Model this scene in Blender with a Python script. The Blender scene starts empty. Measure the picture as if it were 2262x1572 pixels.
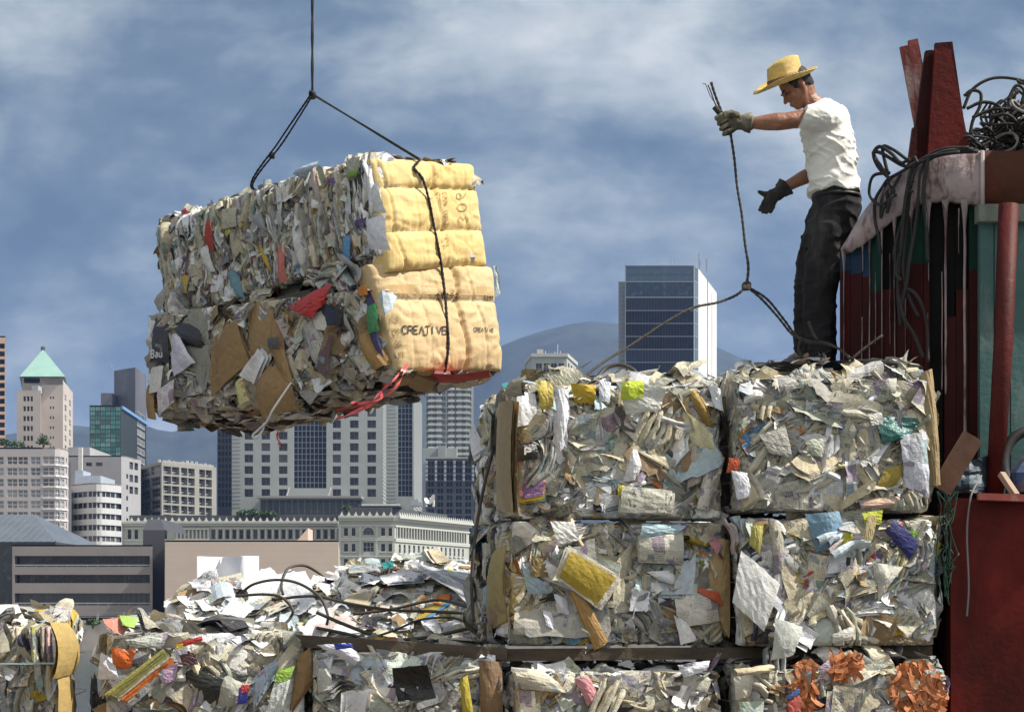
import bpy, math, random
import numpy as np
from mathutils import Vector, Matrix, noise as mnoise
D = bpy.data
SC = bpy.context.scene
COL = SC.collection
R = math.radians

# ------------------------------------------------------------------ camera
FPX, CX, HY, CZ = 4400.0, 1131.0, 1340.0, 5.0      # focal length, optical axis and horizon of the photo in its pixels; eye height
cam = D.cameras.new('camera')
camo = D.objects.new('camera', cam)
COL.objects.link(camo)
camo.location = (0, 0, CZ)
camo.rotation_euler = (R(90), 0, 0)
cam.sensor_width = 36
cam.lens = 36 * FPX / 2262
cam.shift_y = (HY - 786) / 2262
cam.clip_start = 0.5
cam.clip_end = 40000
SC.camera = camo

# ------------------------------------------------------------------ light
SUN = Vector((0.70, -0.11, 0.80)).normalized()     # direction towards the sun
SUN_EL = math.asin(SUN.z)
SUN_AZ = math.atan2(SUN.x, SUN.y)
lamp = D.lights.new('sun', 'SUN')
lamp.energy = 5.0
lamp.angle = R(0.5)
lamp.color = (1.0, 0.94, 0.84)
lampo = D.objects.new('sun', lamp)
COL.objects.link(lampo)
lampo.rotation_euler = (-SUN).to_track_quat('-Z', 'Y').to_euler()
SC.view_settings.view_transform = 'Standard'
SC.view_settings.look = 'None'
SC.view_settings.exposure = 0.62
SC.view_settings.gamma = 1.0
SC.cycles.max_bounces = 5
SC.cycles.diffuse_bounces = 3
SC.cycles.glossy_bounces = 2
SC.cycles.transmission_bounces = 2
SC.cycles.volume_bounces = 0
SC.cycles.transparent_max_bounces = 4


class NT:
    """small helper round a node tree"""
    def __init__(self, tree):
        self.t = tree

    def n(self, kind, **kw):
        nd = self.t.nodes.new(kind)
        for k, v in kw.items():
            setattr(nd, k, v)
        return nd

    def link(self, a, b):
        self.t.links.new(a, b)

    def put(self, sock, v):
        if hasattr(v, 'is_output'):
            self.t.links.new(v, sock)
        else:
            sock.default_value = v

    def math(self, op, a, b=None, c=None, clamp=False):
        nd = self.n('ShaderNodeMath', operation=op, use_clamp=clamp)
        self.put(nd.inputs[0], a)
        if b is not None:
            self.put(nd.inputs[1], b)
        if c is not None:
            self.put(nd.inputs[2], c)
        return nd.outputs[0]

    def mix(self, f, a, b, blend='MIX'):
        nd = self.n('ShaderNodeMix', data_type='RGBA', blend_type=blend)
        self.put(nd.inputs[0], f)
        self.put(nd.inputs[6], a)
        self.put(nd.inputs[7], b)
        return nd.outputs[2]

    def ramp(self, f, stops, interp='LINEAR'):
        nd = self.n('ShaderNodeValToRGB')
        cr = nd.color_ramp
        cr.interpolation = interp
        while len(cr.elements) < len(stops):
            cr.elements.new(0.5)
        for e, (p, c) in zip(cr.elements, stops):
            e.position = p
            e.color = (c[0], c[1], c[2], 1) if hasattr(c, '__len__') else (c, c, c, 1)
        self.put(nd.inputs[0], f)
        return nd.outputs[0]

    def noise(self, vec, scale, detail=4, rough=0.55, dist=0.0):
        nd = self.n('ShaderNodeTexNoise')
        if vec is not None:
            self.put(nd.inputs['Vector'], vec)
        nd.inputs['Scale'].default_value = scale
        nd.inputs['Detail'].default_value = detail
        nd.inputs['Roughness'].default_value = rough
        nd.inputs['Distortion'].default_value = dist
        return nd.outputs[0]

    def scaled(self, vec, s, loc=(0, 0, 0), rot=(0, 0, 0)):
        nd = self.n('ShaderNodeMapping')
        self.put(nd.inputs['Vector'], vec)
        nd.inputs['Scale'].default_value = s
        nd.inputs['Location'].default_value = loc
        nd.inputs['Rotation'].default_value = rot
        return nd.outputs[0]


# ------------------------------------------------------------------ sky: storm clouds with brighter gaps
W = D.worlds.new('World')
SC.world = W
W.use_nodes = True
nt = NT(W.node_tree)
W.node_tree.nodes.clear()
tc = nt.n('ShaderNodeTexCoord').outputs['Generated']
sep = nt.n('ShaderNodeSeparateXYZ')
nt.link(tc, sep.inputs[0])
yy = nt.math('MAXIMUM', nt.math('ABSOLUTE', sep.outputs[1]), 0.25)
az = nt.math('DIVIDE', sep.outputs[0], yy)
el = nt.math('DIVIDE', sep.outputs[2], yy)
comb = nt.n('ShaderNodeCombineXYZ')
nt.link(az, comb.inputs[0])
nt.link(el, comb.inputs[1])
nt.link(nt.math('MULTIPLY', sep.outputs[1], 2.0), comb.inputs[2])
cv = comb.outputs[0]
big = nt.noise(nt.scaled(cv, (1.0, 2.1, 1.0), (3.1, 0.7, 0)), 4.6, 5, 0.52, 0.35)
mid = nt.noise(nt.scaled(cv, (1.0, 1.7, 1.0), (0.4, 5.2, 0), (0, 0, R(-7))), 13.0, 5, 0.52, 0.3)
streak = nt.noise(nt.scaled(cv, (1.0, 7.0, 1.0), (1.7, 2.2, 0), (0, 0, R(3))), 7.0, 4, 0.5, 0.2)
fine = nt.noise(nt.scaled(cv, (1.0, 1.5, 1.0), (4.7, 1.2, 0)), 38.0, 4, 0.55, 0.2)
v = nt.math('MULTIPLY', big, 0.50)
v = nt.math('MULTIPLY_ADD', mid, 0.46, v)
v = nt.math('MULTIPLY_ADD', streak, 0.13, v)
v = nt.math('MULTIPLY_ADD', fine, 0.20, v)
v = nt.math('MULTIPLY_ADD', nt.math('SUBTRACT', v, 0.645), 2.6, 0.42)


def sky_px(x, y):
    return (x - CX) / FPX, (HY - y) / FPX


# cloud masses: centre (photo bearings), half widths, how much brighter or darker
for (x, y, sx, sy, amp) in [
        (60, 70, 170, 90, 0.26), (1280, 60, 360, 110, 0.22), (1780, 150, 360, 120, 0.16), (700, 150, 300, 90, -0.06),
        (150, 260, 360, 90, -0.10), (1180, 300, 420, 60, -0.14), (1650, 420, 220, 60, -0.12), (250, 560, 420, 150, -0.17),
        (110, 700, 110, 50, 0.26), (110, 810, 150, 60, 0.26), (1300, 440, 330, 60, 0.15), (1650, 590, 260, 100, 0.17),
        (1180, 600, 180, 60, -0.16), (1300, 690, 200, 50, -0.12), (2000, 60, 300, 90, -0.07), (370, 950, 150, 40, 0.16),
        (2150, 260, 240, 120, -0.02), (500, 330, 260, 60, 0.05), (1900, 700, 300, 120, -0.06)]:
    a0, e0 = sky_px(x, y)
    dx = nt.math('DIVIDE', nt.math('SUBTRACT', az, a0), sx / FPX)
    dz = nt.math('DIVIDE', nt.math('SUBTRACT', el, e0), sy / FPX)
    rr = nt.math('ADD', nt.math('MULTIPLY', dx, dx), nt.math('MULTIPLY', dz, dz))
    g = nt.math('EXPONENT', nt.math('MULTIPLY', rr, -0.6))
    front = nt.math('GREATER_THAN', sep.outputs[1], 0.0)
    v = nt.math('MULTIPLY_ADD', nt.math('MULTIPLY', g, front), amp, v)
cloud = nt.ramp(v, [(0.0, (0.108, 0.168, 0.240)), (0.24, (0.172, 0.240, 0.308)), (0.44, (0.290, 0.360, 0.408)),
                    (0.68, (0.49, 0.55, 0.57)), (1.0, (0.78, 0.81, 0.80))])
bgc = nt.n('ShaderNodeBackground')
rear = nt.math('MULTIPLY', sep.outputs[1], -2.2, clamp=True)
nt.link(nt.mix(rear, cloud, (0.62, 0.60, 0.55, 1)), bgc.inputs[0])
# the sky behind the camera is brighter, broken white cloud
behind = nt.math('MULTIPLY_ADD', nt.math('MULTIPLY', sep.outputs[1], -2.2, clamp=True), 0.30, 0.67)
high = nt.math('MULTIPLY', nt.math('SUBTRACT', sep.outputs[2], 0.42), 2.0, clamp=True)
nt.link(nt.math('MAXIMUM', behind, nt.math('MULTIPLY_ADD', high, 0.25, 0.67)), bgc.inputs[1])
skyt = nt.n('ShaderNodeTexSky', sky_type='NISHITA')
skyt.sun_disc = False
skyt.sun_elevation = SUN_EL
skyt.sun_rotation = SUN_AZ
bgs = nt.n('ShaderNodeBackground')
nt.link(skyt.outputs[0], bgs.inputs[0])
bgs.inputs[1].default_value = 0.05
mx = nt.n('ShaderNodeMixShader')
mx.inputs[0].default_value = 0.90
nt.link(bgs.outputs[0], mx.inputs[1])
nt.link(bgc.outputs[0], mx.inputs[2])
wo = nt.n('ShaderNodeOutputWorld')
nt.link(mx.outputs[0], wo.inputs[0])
W.cycles.sampling_method = 'MANUAL'
W.cycles.sample_map_resolution = 512


# ------------------------------------------------------------------ helpers
def P(px, py, Y):
    """world point at distance Y seen at photo pixel px, py"""
    return Vector(((px - CX) / FPX * Y, Y, CZ + (HY - py) / FPX * Y))


def PX(px, Y):
    return (px - CX) / FPX * Y


def PZ(py, Y):
    return CZ + (HY - py) / FPX * Y


ORIGIN = {}


def thing(name, label, cat, loc, group=None):
    o = D.objects.new(name, None)
    o.empty_display_size = 0.2
    COL.objects.link(o)
    o.location = loc
    o['label'] = label
    o['category'] = cat
    if group:
        o['group'] = group
    ORIGIN[o] = Vector(loc)
    return o


def origin(o):
    return ORIGIN[o] if o in ORIGIN else Vector((0, 0, 0))


def link_mesh(name, me, mat, parent=None, label=None, kind=None, org=None):
    o = D.objects.new(name, me)
    COL.objects.link(o)
    if mat is not None:
        for m in (mat if isinstance(mat, (list, tuple)) else [mat]):
            me.materials.append(m)
    if parent is not None:
        o.parent = parent
        ORIGIN[o] = origin(parent)
    if label:
        o['label'] = label
    if kind:
        o['kind'] = kind
    return o


def mesh_obj(name, verts, faces, mat, parent=None, label=None, kind=None, smooth=False, mi=None):
    """verts in world coordinates"""
    org = origin(parent) if parent is not None else Vector((0, 0, 0))
    vv = np.asarray(verts, dtype=np.float64).reshape(-1, 3) - np.array(org)
    me = D.meshes.new(name)
    me.from_pydata(vv.tolist(), [], [list(f) for f in faces])
    if smooth:
        me.polygons.foreach_set('use_smooth', [True] * len(me.polygons))
    o = link_mesh(name, me, mat, parent, label, kind)
    if mi is not None:
        me.polygons.foreach_set('material_index', mi)
    me.update()
    return o


def tag(o, label, cat, group=None):
    o['label'] = label
    o['category'] = cat
    if group:
        o['group'] = group
    return o


class MB:
    """collects simple shapes for one mesh"""
    def __init__(self):
        self.v, self.f, self.mi, self.m = [], [], [], 0

    def add(self, vs, fs):
        b = len(self.v)
        self.v += [tuple(p) for p in vs]
        self.f += [[b + i for i in f] for f in fs]
        self.mi += [self.m] * len(fs)

    def box(self, x0, x1, y0, y1, z0, z1):
        self.hexa([(x0, y0, z0), (x1, y0, z0), (x1, y1, z0), (x0, y1, z0), (x0, y0, z1), (x1, y0, z1), (x1, y1, z1), (x0, y1, z1)])

    def hexa(self, p):
        self.add(p, [(3, 2, 1, 0), (4, 5, 6, 7), (0, 1, 5, 4), (1, 2, 6, 5), (2, 3, 7, 6), (3, 0, 4, 7)])

    def bar(self, a, b, w, h, up=(0, 0, 1), w2=None, h2=None):
        """a squared bar from a to b"""
        a, b = Vector(a), Vector(b)
        d = (b - a).normalized()
        s = d.cross(Vector(up))
        if s.length < 1e-4:
            s = d.cross(Vector((1, 0, 0)))
        s.normalize()
        u = s.cross(d)
        w2 = w if w2 is None else w2
        h2 = h if h2 is None else h2
        p = []
        for c, ww, hh in ((a, w, h), (b, w2, h2)):
            p += [c - s * ww / 2 - u * hh / 2, c + s * ww / 2 - u * hh / 2, c + s * ww / 2 + u * hh / 2, c - s * ww / 2 + u * hh / 2]
        self.add(p, [(3, 2, 1, 0), (4, 5, 6, 7), (0, 1, 5, 4), (1, 2, 6, 5), (2, 3, 7, 6), (3, 0, 4, 7)])

    def prism(self, pts, z0, z1, zt=None):
        """polygon pts (counter-clockwise from above) raised from z0 to z1"""
        n = len(pts)
        vs = [(p[0], p[1], z0) for p in pts] + [(p[0], p[1], z1) for p in pts]
        fs = [list(range(n))[::-1], list(range(n, 2 * n))] + [(i, (i + 1) % n, n + (i + 1) % n, n + i) for i in range(n)]
        self.add(vs, fs)

    def tube(self, pts, r, sides=8, cap=True):
        v_, f_ = tube_mesh(pts, r, sides, cap)
        self.add(v_, f_)

    def build(self, name, mat, parent=None, label=None, kind=None, smooth=False):
        mi = self.mi if any(self.mi) else None
        return mesh_obj(name, self.v, self.f, mat, parent, label, kind, smooth, mi)


def tube_mesh(pts, r, sides=8, cap=True):
    pts = [Vector(p) for p in pts]
    n = len(pts)
    rs = r if hasattr(r, '__len__') else [r] * n
    vs, fs = [], []
    ref = None
    for i, p in enumerate(pts):
        d = (pts[min(i + 1, n - 1)] - pts[max(i - 1, 0)])
        d = d.normalized() if d.length > 1e-9 else Vector((0, 0, 1))
        if ref is None:
            ref = d.orthogonal().normalized()
        ref = (ref - d * ref.dot(d))
        ref = ref.normalized() if ref.length > 1e-6 else d.orthogonal().normalized()
        q = d.cross(ref)
        for k in range(sides):
            a = 2 * math.pi * k / sides
            vs.append(p + (ref * math.cos(a) + q * math.sin(a)) * rs[i])
    for i in range(n - 1):
        for k in range(sides):
            k2 = (k + 1) % sides
            fs.append((i * sides + k, i * sides + k2, (i + 1) * sides + k2, (i + 1) * sides + k))
    if cap:
        fs.append(list(range(sides))[::-1])
        fs.append([(n - 1) * sides + k for k in range(sides)])
    return vs, fs


def spline(pts, n=12):
    """Catmull-Rom through pts"""
    pts = [np.array(p, float) for p in pts]
    ext = [2 * pts[0] - pts[1]] + pts + [2 * pts[-1] - pts[-2]]
    out = []
    for i in range(1, len(ext) - 2):
        p0, p1, p2, p3 = ext[i - 1:i + 3]
        for k in range(n):
            t = k / n
            out.append(0.5 * ((2 * p1) + (p2 - p0) * t + (2 * p0 - 5 * p1 + 4 * p2 - p3) * t * t + (3 * p1 - p0 - 3 * p2 + p3) * t ** 3))
    out.append(pts[-1])
    return [Vector(p) for p in out]


def copy_part(o, parent, loc, rotz=0.0):
    c = o.copy()
    c.parent = parent
    c.location = Vector(loc) - origin(parent)
    c.rotation_euler = (0, 0, rotz)
    COL.objects.link(c)
    return c


# ------------------------------------------------------------------ materials
MATS = {}


def mat(name, col, rough=0.7, var=0.18, scale=3.0, bump=0.0, bscale=20.0, metal=0.0, spec=0.4, stains=None, rnd=0.0, stretch=(1, 1, 1)):
    if name in MATS:
        return MATS[name]
    m = D.materials.new(name)
    m.use_nodes = True
    t = NT(m.node_tree)
    b = m.node_tree.nodes['Principled BSDF']
    co = t.n('ShaderNodeTexCoord').outputs['Object']
    nz = t.noise(t.scaled(co, stretch), scale, 6, 0.6)
    f = t.ramp(nz, [(0.3, 1 - var), (0.7, 1 + var)])
    c = t.mix(1.0, (*col, 1), f, 'MULTIPLY')
    if stains:
        sc, ssc, lo, hi = stains
        s = t.noise(t.scaled(co, (1, 1, 0.35), (5, 3, 1)), ssc, 7, 0.65)
        c = t.mix(t.ramp(s, [(lo, 0.0), (hi, 1.0)]), c, (*sc, 1))
    if rnd:
        oi = t.n('ShaderNodeObjectInfo').outputs['Random']
        c = t.mix(1.0, c, t.ramp(oi, [(0, 1 - rnd), (1, 1 + rnd)]), 'MULTIPLY')
    t.link(c, b.inputs['Base Color'])
    b.inputs['Roughness'].default_value = rough
    b.inputs['Metallic'].default_value = metal
    b.inputs['Specular IOR Level'].default_value = spec
    if bump:
        bn = t.n('ShaderNodeBump')
        bn.inputs['Strength'].default_value = bump
        bn.inputs['Distance'].default_value = 0.02
        t.link(t.noise(co, bscale, 5, 0.6), bn.inputs['Height'])
        t.link(bn.outputs[0], b.inputs['Normal'])
    MATS[name] = m
    return m


def mat_glass(name, col, rough=0.2, rnd=0.6, light=(0.35, 0.36, 0.36), amount=0.0, spec=0.35):
    """window glass: dark, glossy, each pane a little different, some with pale curtains behind"""
    m = D.materials.new(name)
    m.use_nodes = True
    t = NT(m.node_tree)
    b = m.node_tree.nodes['Principled BSDF']
    oi = t.n('ShaderNodeObjectInfo').outputs['Random']
    co = t.n('ShaderNodeTexCoord').outputs['Object']
    c = t.mix(1.0, (*col, 1), t.ramp(oi, [(0, 1 - rnd), (1, 1 + rnd)]), 'MULTIPLY')
    nz = t.noise(t.scaled(co, (0.8, 0.8, 0.5)), 0.9, 4, 0.7)
    c = t.mix(t.ramp(nz, [(0.52, 0.0), (0.75, amount)]), c, (*light, 1))
    o2 = t.math('FRACT', t.math('MULTIPLY', oi, 17.31))
    c = t.mix(t.math('MULTIPLY', t.math('GREATER_THAN', o2, 0.80), 0.45 * min(1, amount * 2)), c, (*light, 1))
    t.link(c, b.inputs['Base Color'])
    b.inputs['Roughness'].default_value = rough
    b.inputs['Specular IOR Level'].default_value = spec
    MATS[name] = m
    return m
# ------------------------------------------------------------------ the setting: water, quay, land, hills
def structure(o):
    o['kind'] = 'structure'
    return o


def sheet(name, x0, x1, y0, y1, z, m):
    return structure(mesh_obj(name, [(x0, y0, z), (x1, y0, z), (x1, y1, z), (x0, y1, z)], [(0, 1, 2, 3)], m))


m_water = mat('harbour_water', (0.03, 0.055, 0.06), 0.12, 0.3, 0.3, 0.5, 1.2, spec=0.5)
sheet('water', -9000, 9000, -600, 9000, 0.0, m_water)
LAND = 2.5
m_land = mat('paved_land', (0.22, 0.21, 0.19), 0.9, 0.2, 0.05)
mb = MB()
mb.box(-5000, 5000, 232.0, 8500, -0.5, LAND)
structure(mb.build('land', m_land))
mb = MB()
mb.box(-400, 400, 230.0, 231.99, -0.5, LAND + 0.95)
quay = structure(mb.build('quay_wall', mat('quay_stone', (0.40, 0.36, 0.33), 0.9, 0.2, 0.4, 0.3, 4, stains=((0.2, 0.18, 0.16), 0.3, 0.5, 0.75))))
mb = MB()
for i in range(-60, 61):
    mb.box(i * 3.0 - 0.1, i * 3.0 + 0.1, 230.5, 230.8, LAND + 0.95, LAND + 1.9)
for z in (1.3, 1.8):
    mb.box(-180, 180, 230.6, 230.7, LAND + z, LAND + z + 0.08)
rl = mb.build('promenade_railing', mat('railing_paint', (0.25, 0.26, 0.27), 0.5))
tag(rl, 'grey promenade railing along the top of the quay wall', 'railing')


def ridge(px):
    """outline of the hills in the photo: pixel row at pixel column"""
    xs = [-900, -300, 0, 150, 230, 320, 345, 385, 415, 480, 560, 700, 850, 980, 1060, 1110, 1150, 1200, 1250, 1300, 1360, 1440, 1520, 1590, 1640, 1700, 1800, 1950, 2200, 2700, 3300]
    ys = [1335, 1090, 962, 944, 950, 942, 952, 957, 945, 938, 925, 905, 880, 850, 806, 768, 750, 733, 720, 712, 716, 728, 745, 774, 797, 815, 850, 900, 960, 1120, 1335]
    return np.interp(px, xs, ys)


def hills():
    nx, ny = 260, 26
    vs, fs = [], []
    for j in range(ny):
        t = j / (ny - 1)
        Y = 3300 + 900 * t
        for i in range(nx):
            px = -900 + 4200 * i / (nx - 1)
            top = PZ(ridge(px), 4000) - LAND
            f = math.sin(min(1, t * 1.29) * math.pi / 2) if t < 0.78 else math.cos((t - 0.78) / 0.22 * math.pi / 2)
            x = PX(px, Y)
            nz = mnoise.fractal(Vector((x / 420, Y / 420, 2.0)), 1.0, 2.1, 5) if hasattr(mnoise, 'fractal') else 0
            spur = mnoise.noise(Vector((x / 260, Y / 900, 7.0)))
            h = top * f * (1 + 0.16 * (1 - f) * nz + 0.30 * (1 - f) * spur) + nz * 6 * f
            vs.append((x, Y, LAND - 1 + max(0, h)))
    for j in range(ny - 1):
        for i in range(nx - 1):
            a = j * nx + i
            fs.append((a, a + 1, a + nx + 1, a + nx))
    return vs, fs


hv, hf = hills()
structure(mesh_obj('hills', hv, hf, mat('hill_woodland', (0.03, 0.042, 0.038), 0.95, 0.6, 0.012, stains=((0.055, 0.055, 0.05), 0.02, 0.54, 0.68)), smooth=True))

# haze: the air between the boat and the hills
hz = D.materials.new('haze_air')
hz.use_nodes = True
hz.node_tree.nodes.clear()
t = NT(hz.node_tree)
pv = t.n('ShaderNodeVolumePrincipled')
pv.inputs['Color'].default_value = (0.34, 0.52, 1.0, 1)
pv.inputs['Density'].default_value = 0.000115
pv.inputs['Anisotropy'].default_value = 0.2
mo = t.n('ShaderNodeOutputMaterial')
t.link(pv.outputs[0], mo.inputs['Volume'])
mb = MB()
mb.box(-9300, 9300, -700, 9100, -1.6, 720)
hzo = mb.build('haze', hz)
hzo['kind'] = 'stuff'
hzo.display_type = 'WIRE'


# ------------------------------------------------------------------ buildings
class Front:
    """one upright face of a building from ground point a to b (left to right seen from outside)"""
    def __init__(self, a, b):
        self.a, self.b = Vector((a[0], a[1], 0)), Vector((b[0], b[1], 0))
        d = self.b - self.a
        self.L = d.length
        self.d = d.normalized()
        self.n = Vector((self.d.y, -self.d.x, 0))
        self.yaw = math.atan2(self.d.y, self.d.x)

    def at(self, u, z, out=0.0):
        p = self.a + self.d * u + self.n * out
        return Vector((p.x, p.y, z))

    def u(self, px):
        """distance along the face of the spot seen at pixel column px"""
        k = (px - CX) / FPX
        den = self.d.x - k * self.d.y
        return (k * self.a.y - self.a.x) / den

    def z(self, py, px=None):
        u = self.L / 2 if px is None else self.u(px)
        return PZ(py, self.a.y + self.d.y * u)


def facade(mb, fr, z0, z1, holes, depth):
    """wall with real openings; holes are (u0, u1, v0, v1)"""
    us = sorted({0.0, fr.L} | {round(h[0], 4) for h in holes} | {round(h[1], 4) for h in holes})
    vs = sorted({z0, z1} | {round(h[2], 4) for h in holes} | {round(h[3], 4) for h in holes})
    us = [u for u in us if -1e-6 <= u <= fr.L + 1e-6]
    vs = [v_ for v_ in vs if z0 - 1e-6 <= v_ <= z1 + 1e-6]
    for i in range(len(us) - 1):
        for j in range(len(vs) - 1):
            uc, vc = (us[i] + us[i + 1]) / 2, (vs[j] + vs[j + 1]) / 2
            if any(h[0] < uc < h[1] and h[2] < vc < h[3] for h in holes):
                continue
            mb.add([fr.at(us[i], vs[j]), fr.at(us[i + 1], vs[j]), fr.at(us[i + 1], vs[j + 1]), fr.at(us[i], vs[j + 1])], [(0, 1, 2, 3)])
    for (u0, u1, v0, v1) in holes:
        c = [fr.at(u0, v0), fr.at(u1, v0), fr.at(u1, v1), fr.at(u0, v1)]
        k = [fr.at(u0, v0, -depth), fr.at(u1, v0, -depth), fr.at(u1, v1, -depth), fr.at(u0, v1, -depth)]
        for q in range(4):
            r = (q + 1) % 4
            mb.add([c[q], c[r], k[r], k[q]], [(0, 1, 2, 3)])


def pane_mesh(name, w, h, nx, ny, bar, glass, frame, back=0.0):
    """a window: glass with its frame and glazing bars, standing on its lower left corner in the x-z plane"""
    mb = MB()
    mb.add([(0, 0, 0), (w, 0, 0), (w, 0, h), (0, 0, h)], [(0, 1, 2, 3)])
    mb.m = 1
    for i in range(nx + 1):
        x = w * i / nx
        mb.box(max(0, x - bar / 2), min(w, x + bar / 2), -0.05, -0.01, 0, h)
    for j in range(ny + 1):
        z = h * j / ny
        mb.box(0, w, -0.056, -0.014, max(0, z - bar / 2), min(h, z + bar / 2))
    o = mb.build(name, [glass, frame])
    return o


def put_windows(root, fr, holes, depth, nx, ny, bar, glass, frame, name='window'):
    """a window part in every opening; past 100 the rest become one part"""
    protos = {}
    todo = holes[:100]
    for h in todo:
        key = (round(h[1] - h[0], 2), round(h[3] - h[2], 2))
        loc = fr.at(h[0], h[2], -depth + 0.06)
        if key not in protos:
            o = pane_mesh(name, h[1] - h[0], h[3] - h[2], nx, ny, bar, glass, frame)
            o.parent = root
            o.location = loc - origin(root)
            o.rotation_euler = (0, 0, fr.yaw)
            protos[key] = o
        else:
            copy_part(protos[key], root, loc, fr.yaw)
    rest = holes[100:]
    if rest:
        mb = MB()
        for h in rest:
            mb.m = 0
            mb.add([fr.at(h[0], h[2], -depth + .06), fr.at(h[1], h[2], -depth + .06), fr.at(h[1], h[3], -depth + .06), fr.at(h[0], h[3], -depth + .06)], [(0, 1, 2, 3)])
            mb.m = 1
            um = (h[0] + h[1]) / 2
            mb.bar(fr.at(um, h[2], -depth + .1), fr.at(um, h[3], -depth + .1), bar, .05, fr.n)
        mb.build('window', [glass, frame], root, kind='stuff')


def pxholes(fr, cols, rows):
    return [(fr.u(c[0]), fr.u(c[1]), fr.z(r[1], c[0]), fr.z(r[0], c[0])) for r in rows for c in cols]


def lvholes(fr, cols, zr):
    """openings at equal heights along a receding face"""
    return [(fr.u(c[0]), fr.u(c[1]), z0, z1) for (z0, z1) in zr for c in cols]


def fp(*pts):
    return [(PX(px, Y), Y) for px, Y in pts]


def shell(mb, pts, z0, z1, skip=()):
    """plain walls round footprint pts except the edges that get a facade, and the flat roof"""
    n = len(pts)
    for i in range(n):
        if i in skip:
            continue
        a, b = pts[i], pts[(i + 1) % n]
        mb.add([(a[0], a[1], z0), (b[0], b[1], z0), (b[0], b[1], z1), (a[0], a[1], z1)], [(0, 1, 2, 3)])


def roof(root, pts, z, m, up=0.0, name='roof', inset=0.0):
    c = np.mean(np.array(pts), axis=0)
    q = [(p[0] + (c[0] - p[0]) * inset, p[1] + (c[1] - p[1]) * inset) for p in pts]
    mb = MB()
    mb.prism(q, z - 0.3, z + max(up, 0.004))
    return mb.build(name, m, root)


def bld(name, label, pts, cat='building'):
    c = np.mean(np.array(pts), axis=0)
    return thing(name, label, cat, (c[0], c[1], LAND))


def grp(lo, hi, n, w):
    """n column spans of width w spread from lo to hi"""
    s = (hi - lo - w) / max(1, n - 1)
    return [(lo + i * s, lo + i * s + w) for i in range(n)]


m_roof = mat('flat_roof', (0.30, 0.30, 0.29), 0.9)
m_frame = mat('window_frame_grey', (0.30, 0.31, 0.32), 0.5)
m_dframe = mat('window_frame_dark', (0.06, 0.065, 0.07), 0.4)
m_wframe = mat('window_frame_pale', (0.62, 0.62, 0.60), 0.5)
g_dark = mat_glass('dark_glass', (0.014, 0.017, 0.022), 0.2, 0.6, (0.20, 0.21, 0.21), 0.35)
g_blue = mat_glass('blue_dark_glass', (0.008, 0.013, 0.026), 0.12, 0.4, (0.05, 0.07, 0.11), 0.25, spec=.10)
g_teal = mat_glass('teal_glass', (0.05, 0.20, 0.20), 0.1, 0.5, (0.25, 0.5, 0.48), 0.6)
g_pale = mat_glass('pale_curtained_glass', (0.16, 0.17, 0.19), 0.2, 0.5, (0.42, 0.40, 0.38), 0.6)

# far-left sliver: tower in pink-orange tile with blue windows
pts = fp((-70, 450), (12, 450), (10, 470), (-70, 470))
b = bld('apartment_tower', 'pink-orange tiled tower with blue window strips at the far left edge', pts)
mb = MB()
fr = Front(pts[0], pts[1])
zt = PZ(742, 450)
rows = [(758 + 17.4 * i, 770 + 17.4 * i) for i in range(13)]
hl = pxholes(fr, [(-62, -34), (-28, 10.5)], rows)
facade(mb, fr, LAND, zt, hl, 0.4)
shell(mb, pts, LAND, zt, (0,))
mb.build('wall', mat('orange_tile', (0.60, 0.40, 0.33), 0.6), b)
put_windows(b, fr, hl, 0.4, 3, 1, 0.2, g_blue, m_frame)
roof(b, pts, zt, m_roof)

# cream tower with the pale green pyramid roof
pts = fp((37, 520), (90, 520), (90.5, 528), (139, 528), (161, 560), (60, 575), (37, 560))
b = bld('pyramid_roof_tower', 'cream tower with pale green pyramid roof and a loggia under the eaves', pts)
m_cream = mat('cream_render', (0.45, 0.405, 0.375), 0.85, 0.08, 0.2)
z_low, z_hi = PZ(862, 520), PZ(846, 524)
mb = MB()
f1 = Front(pts[0], pts[1])
h1 = pxholes(f1, [(51.5, 57), (59.5, 65), (67.5, 72.5)], [(875 + 21.8 * i, 886 + 21.8 * i) for i in range(6)])
facade(mb, f1, LAND, z_low, h1, 0.5)
f2 = Front(pts[2], pts[3])
h2 = pxholes(f2, [(110, 113), (116, 119)], [(875 + 22 * i, 881 + 22 * i) for i in range(6)])
facade(mb, f2, LAND, z_hi, h2, 0.3)
f3 = Front(pts[3], pts[4])
h3 = lvholes(f3, [(143, 147), (153, 156.5)], [(f3.z(892 + 22 * i), f3.z(878 + 22 * i)) for i in range(6)])
facade(mb, f3, LAND, PZ(850, 540), h3, 0.12)
shell(mb, pts, LAND, z_low, (0, 2, 3))
mb.build('wall', m_cream, b)
put_windows(b, f1, h1, 0.5, 1, 1, 0.12, g_dark, m_dframe)
put_windows(b, f2, h2, 0.3, 1, 1, 0.1, g_dark, m_dframe)
put_windows(b, f3, h3, 0.12, 1, 2, 0.1, g_pale, m_wframe)
mb = MB()   # setback storey with dark opening under the eaves
zc = PZ(833, 530)
def pxbox(a_, b_, y0, y1, z0, z1):
    mb.prism([(PX(a_, y0), y0), (PX(b_, y0), y0), (PX(b_, y1), y1), (PX(a_, y1), y1)], z0, z1)


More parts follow.
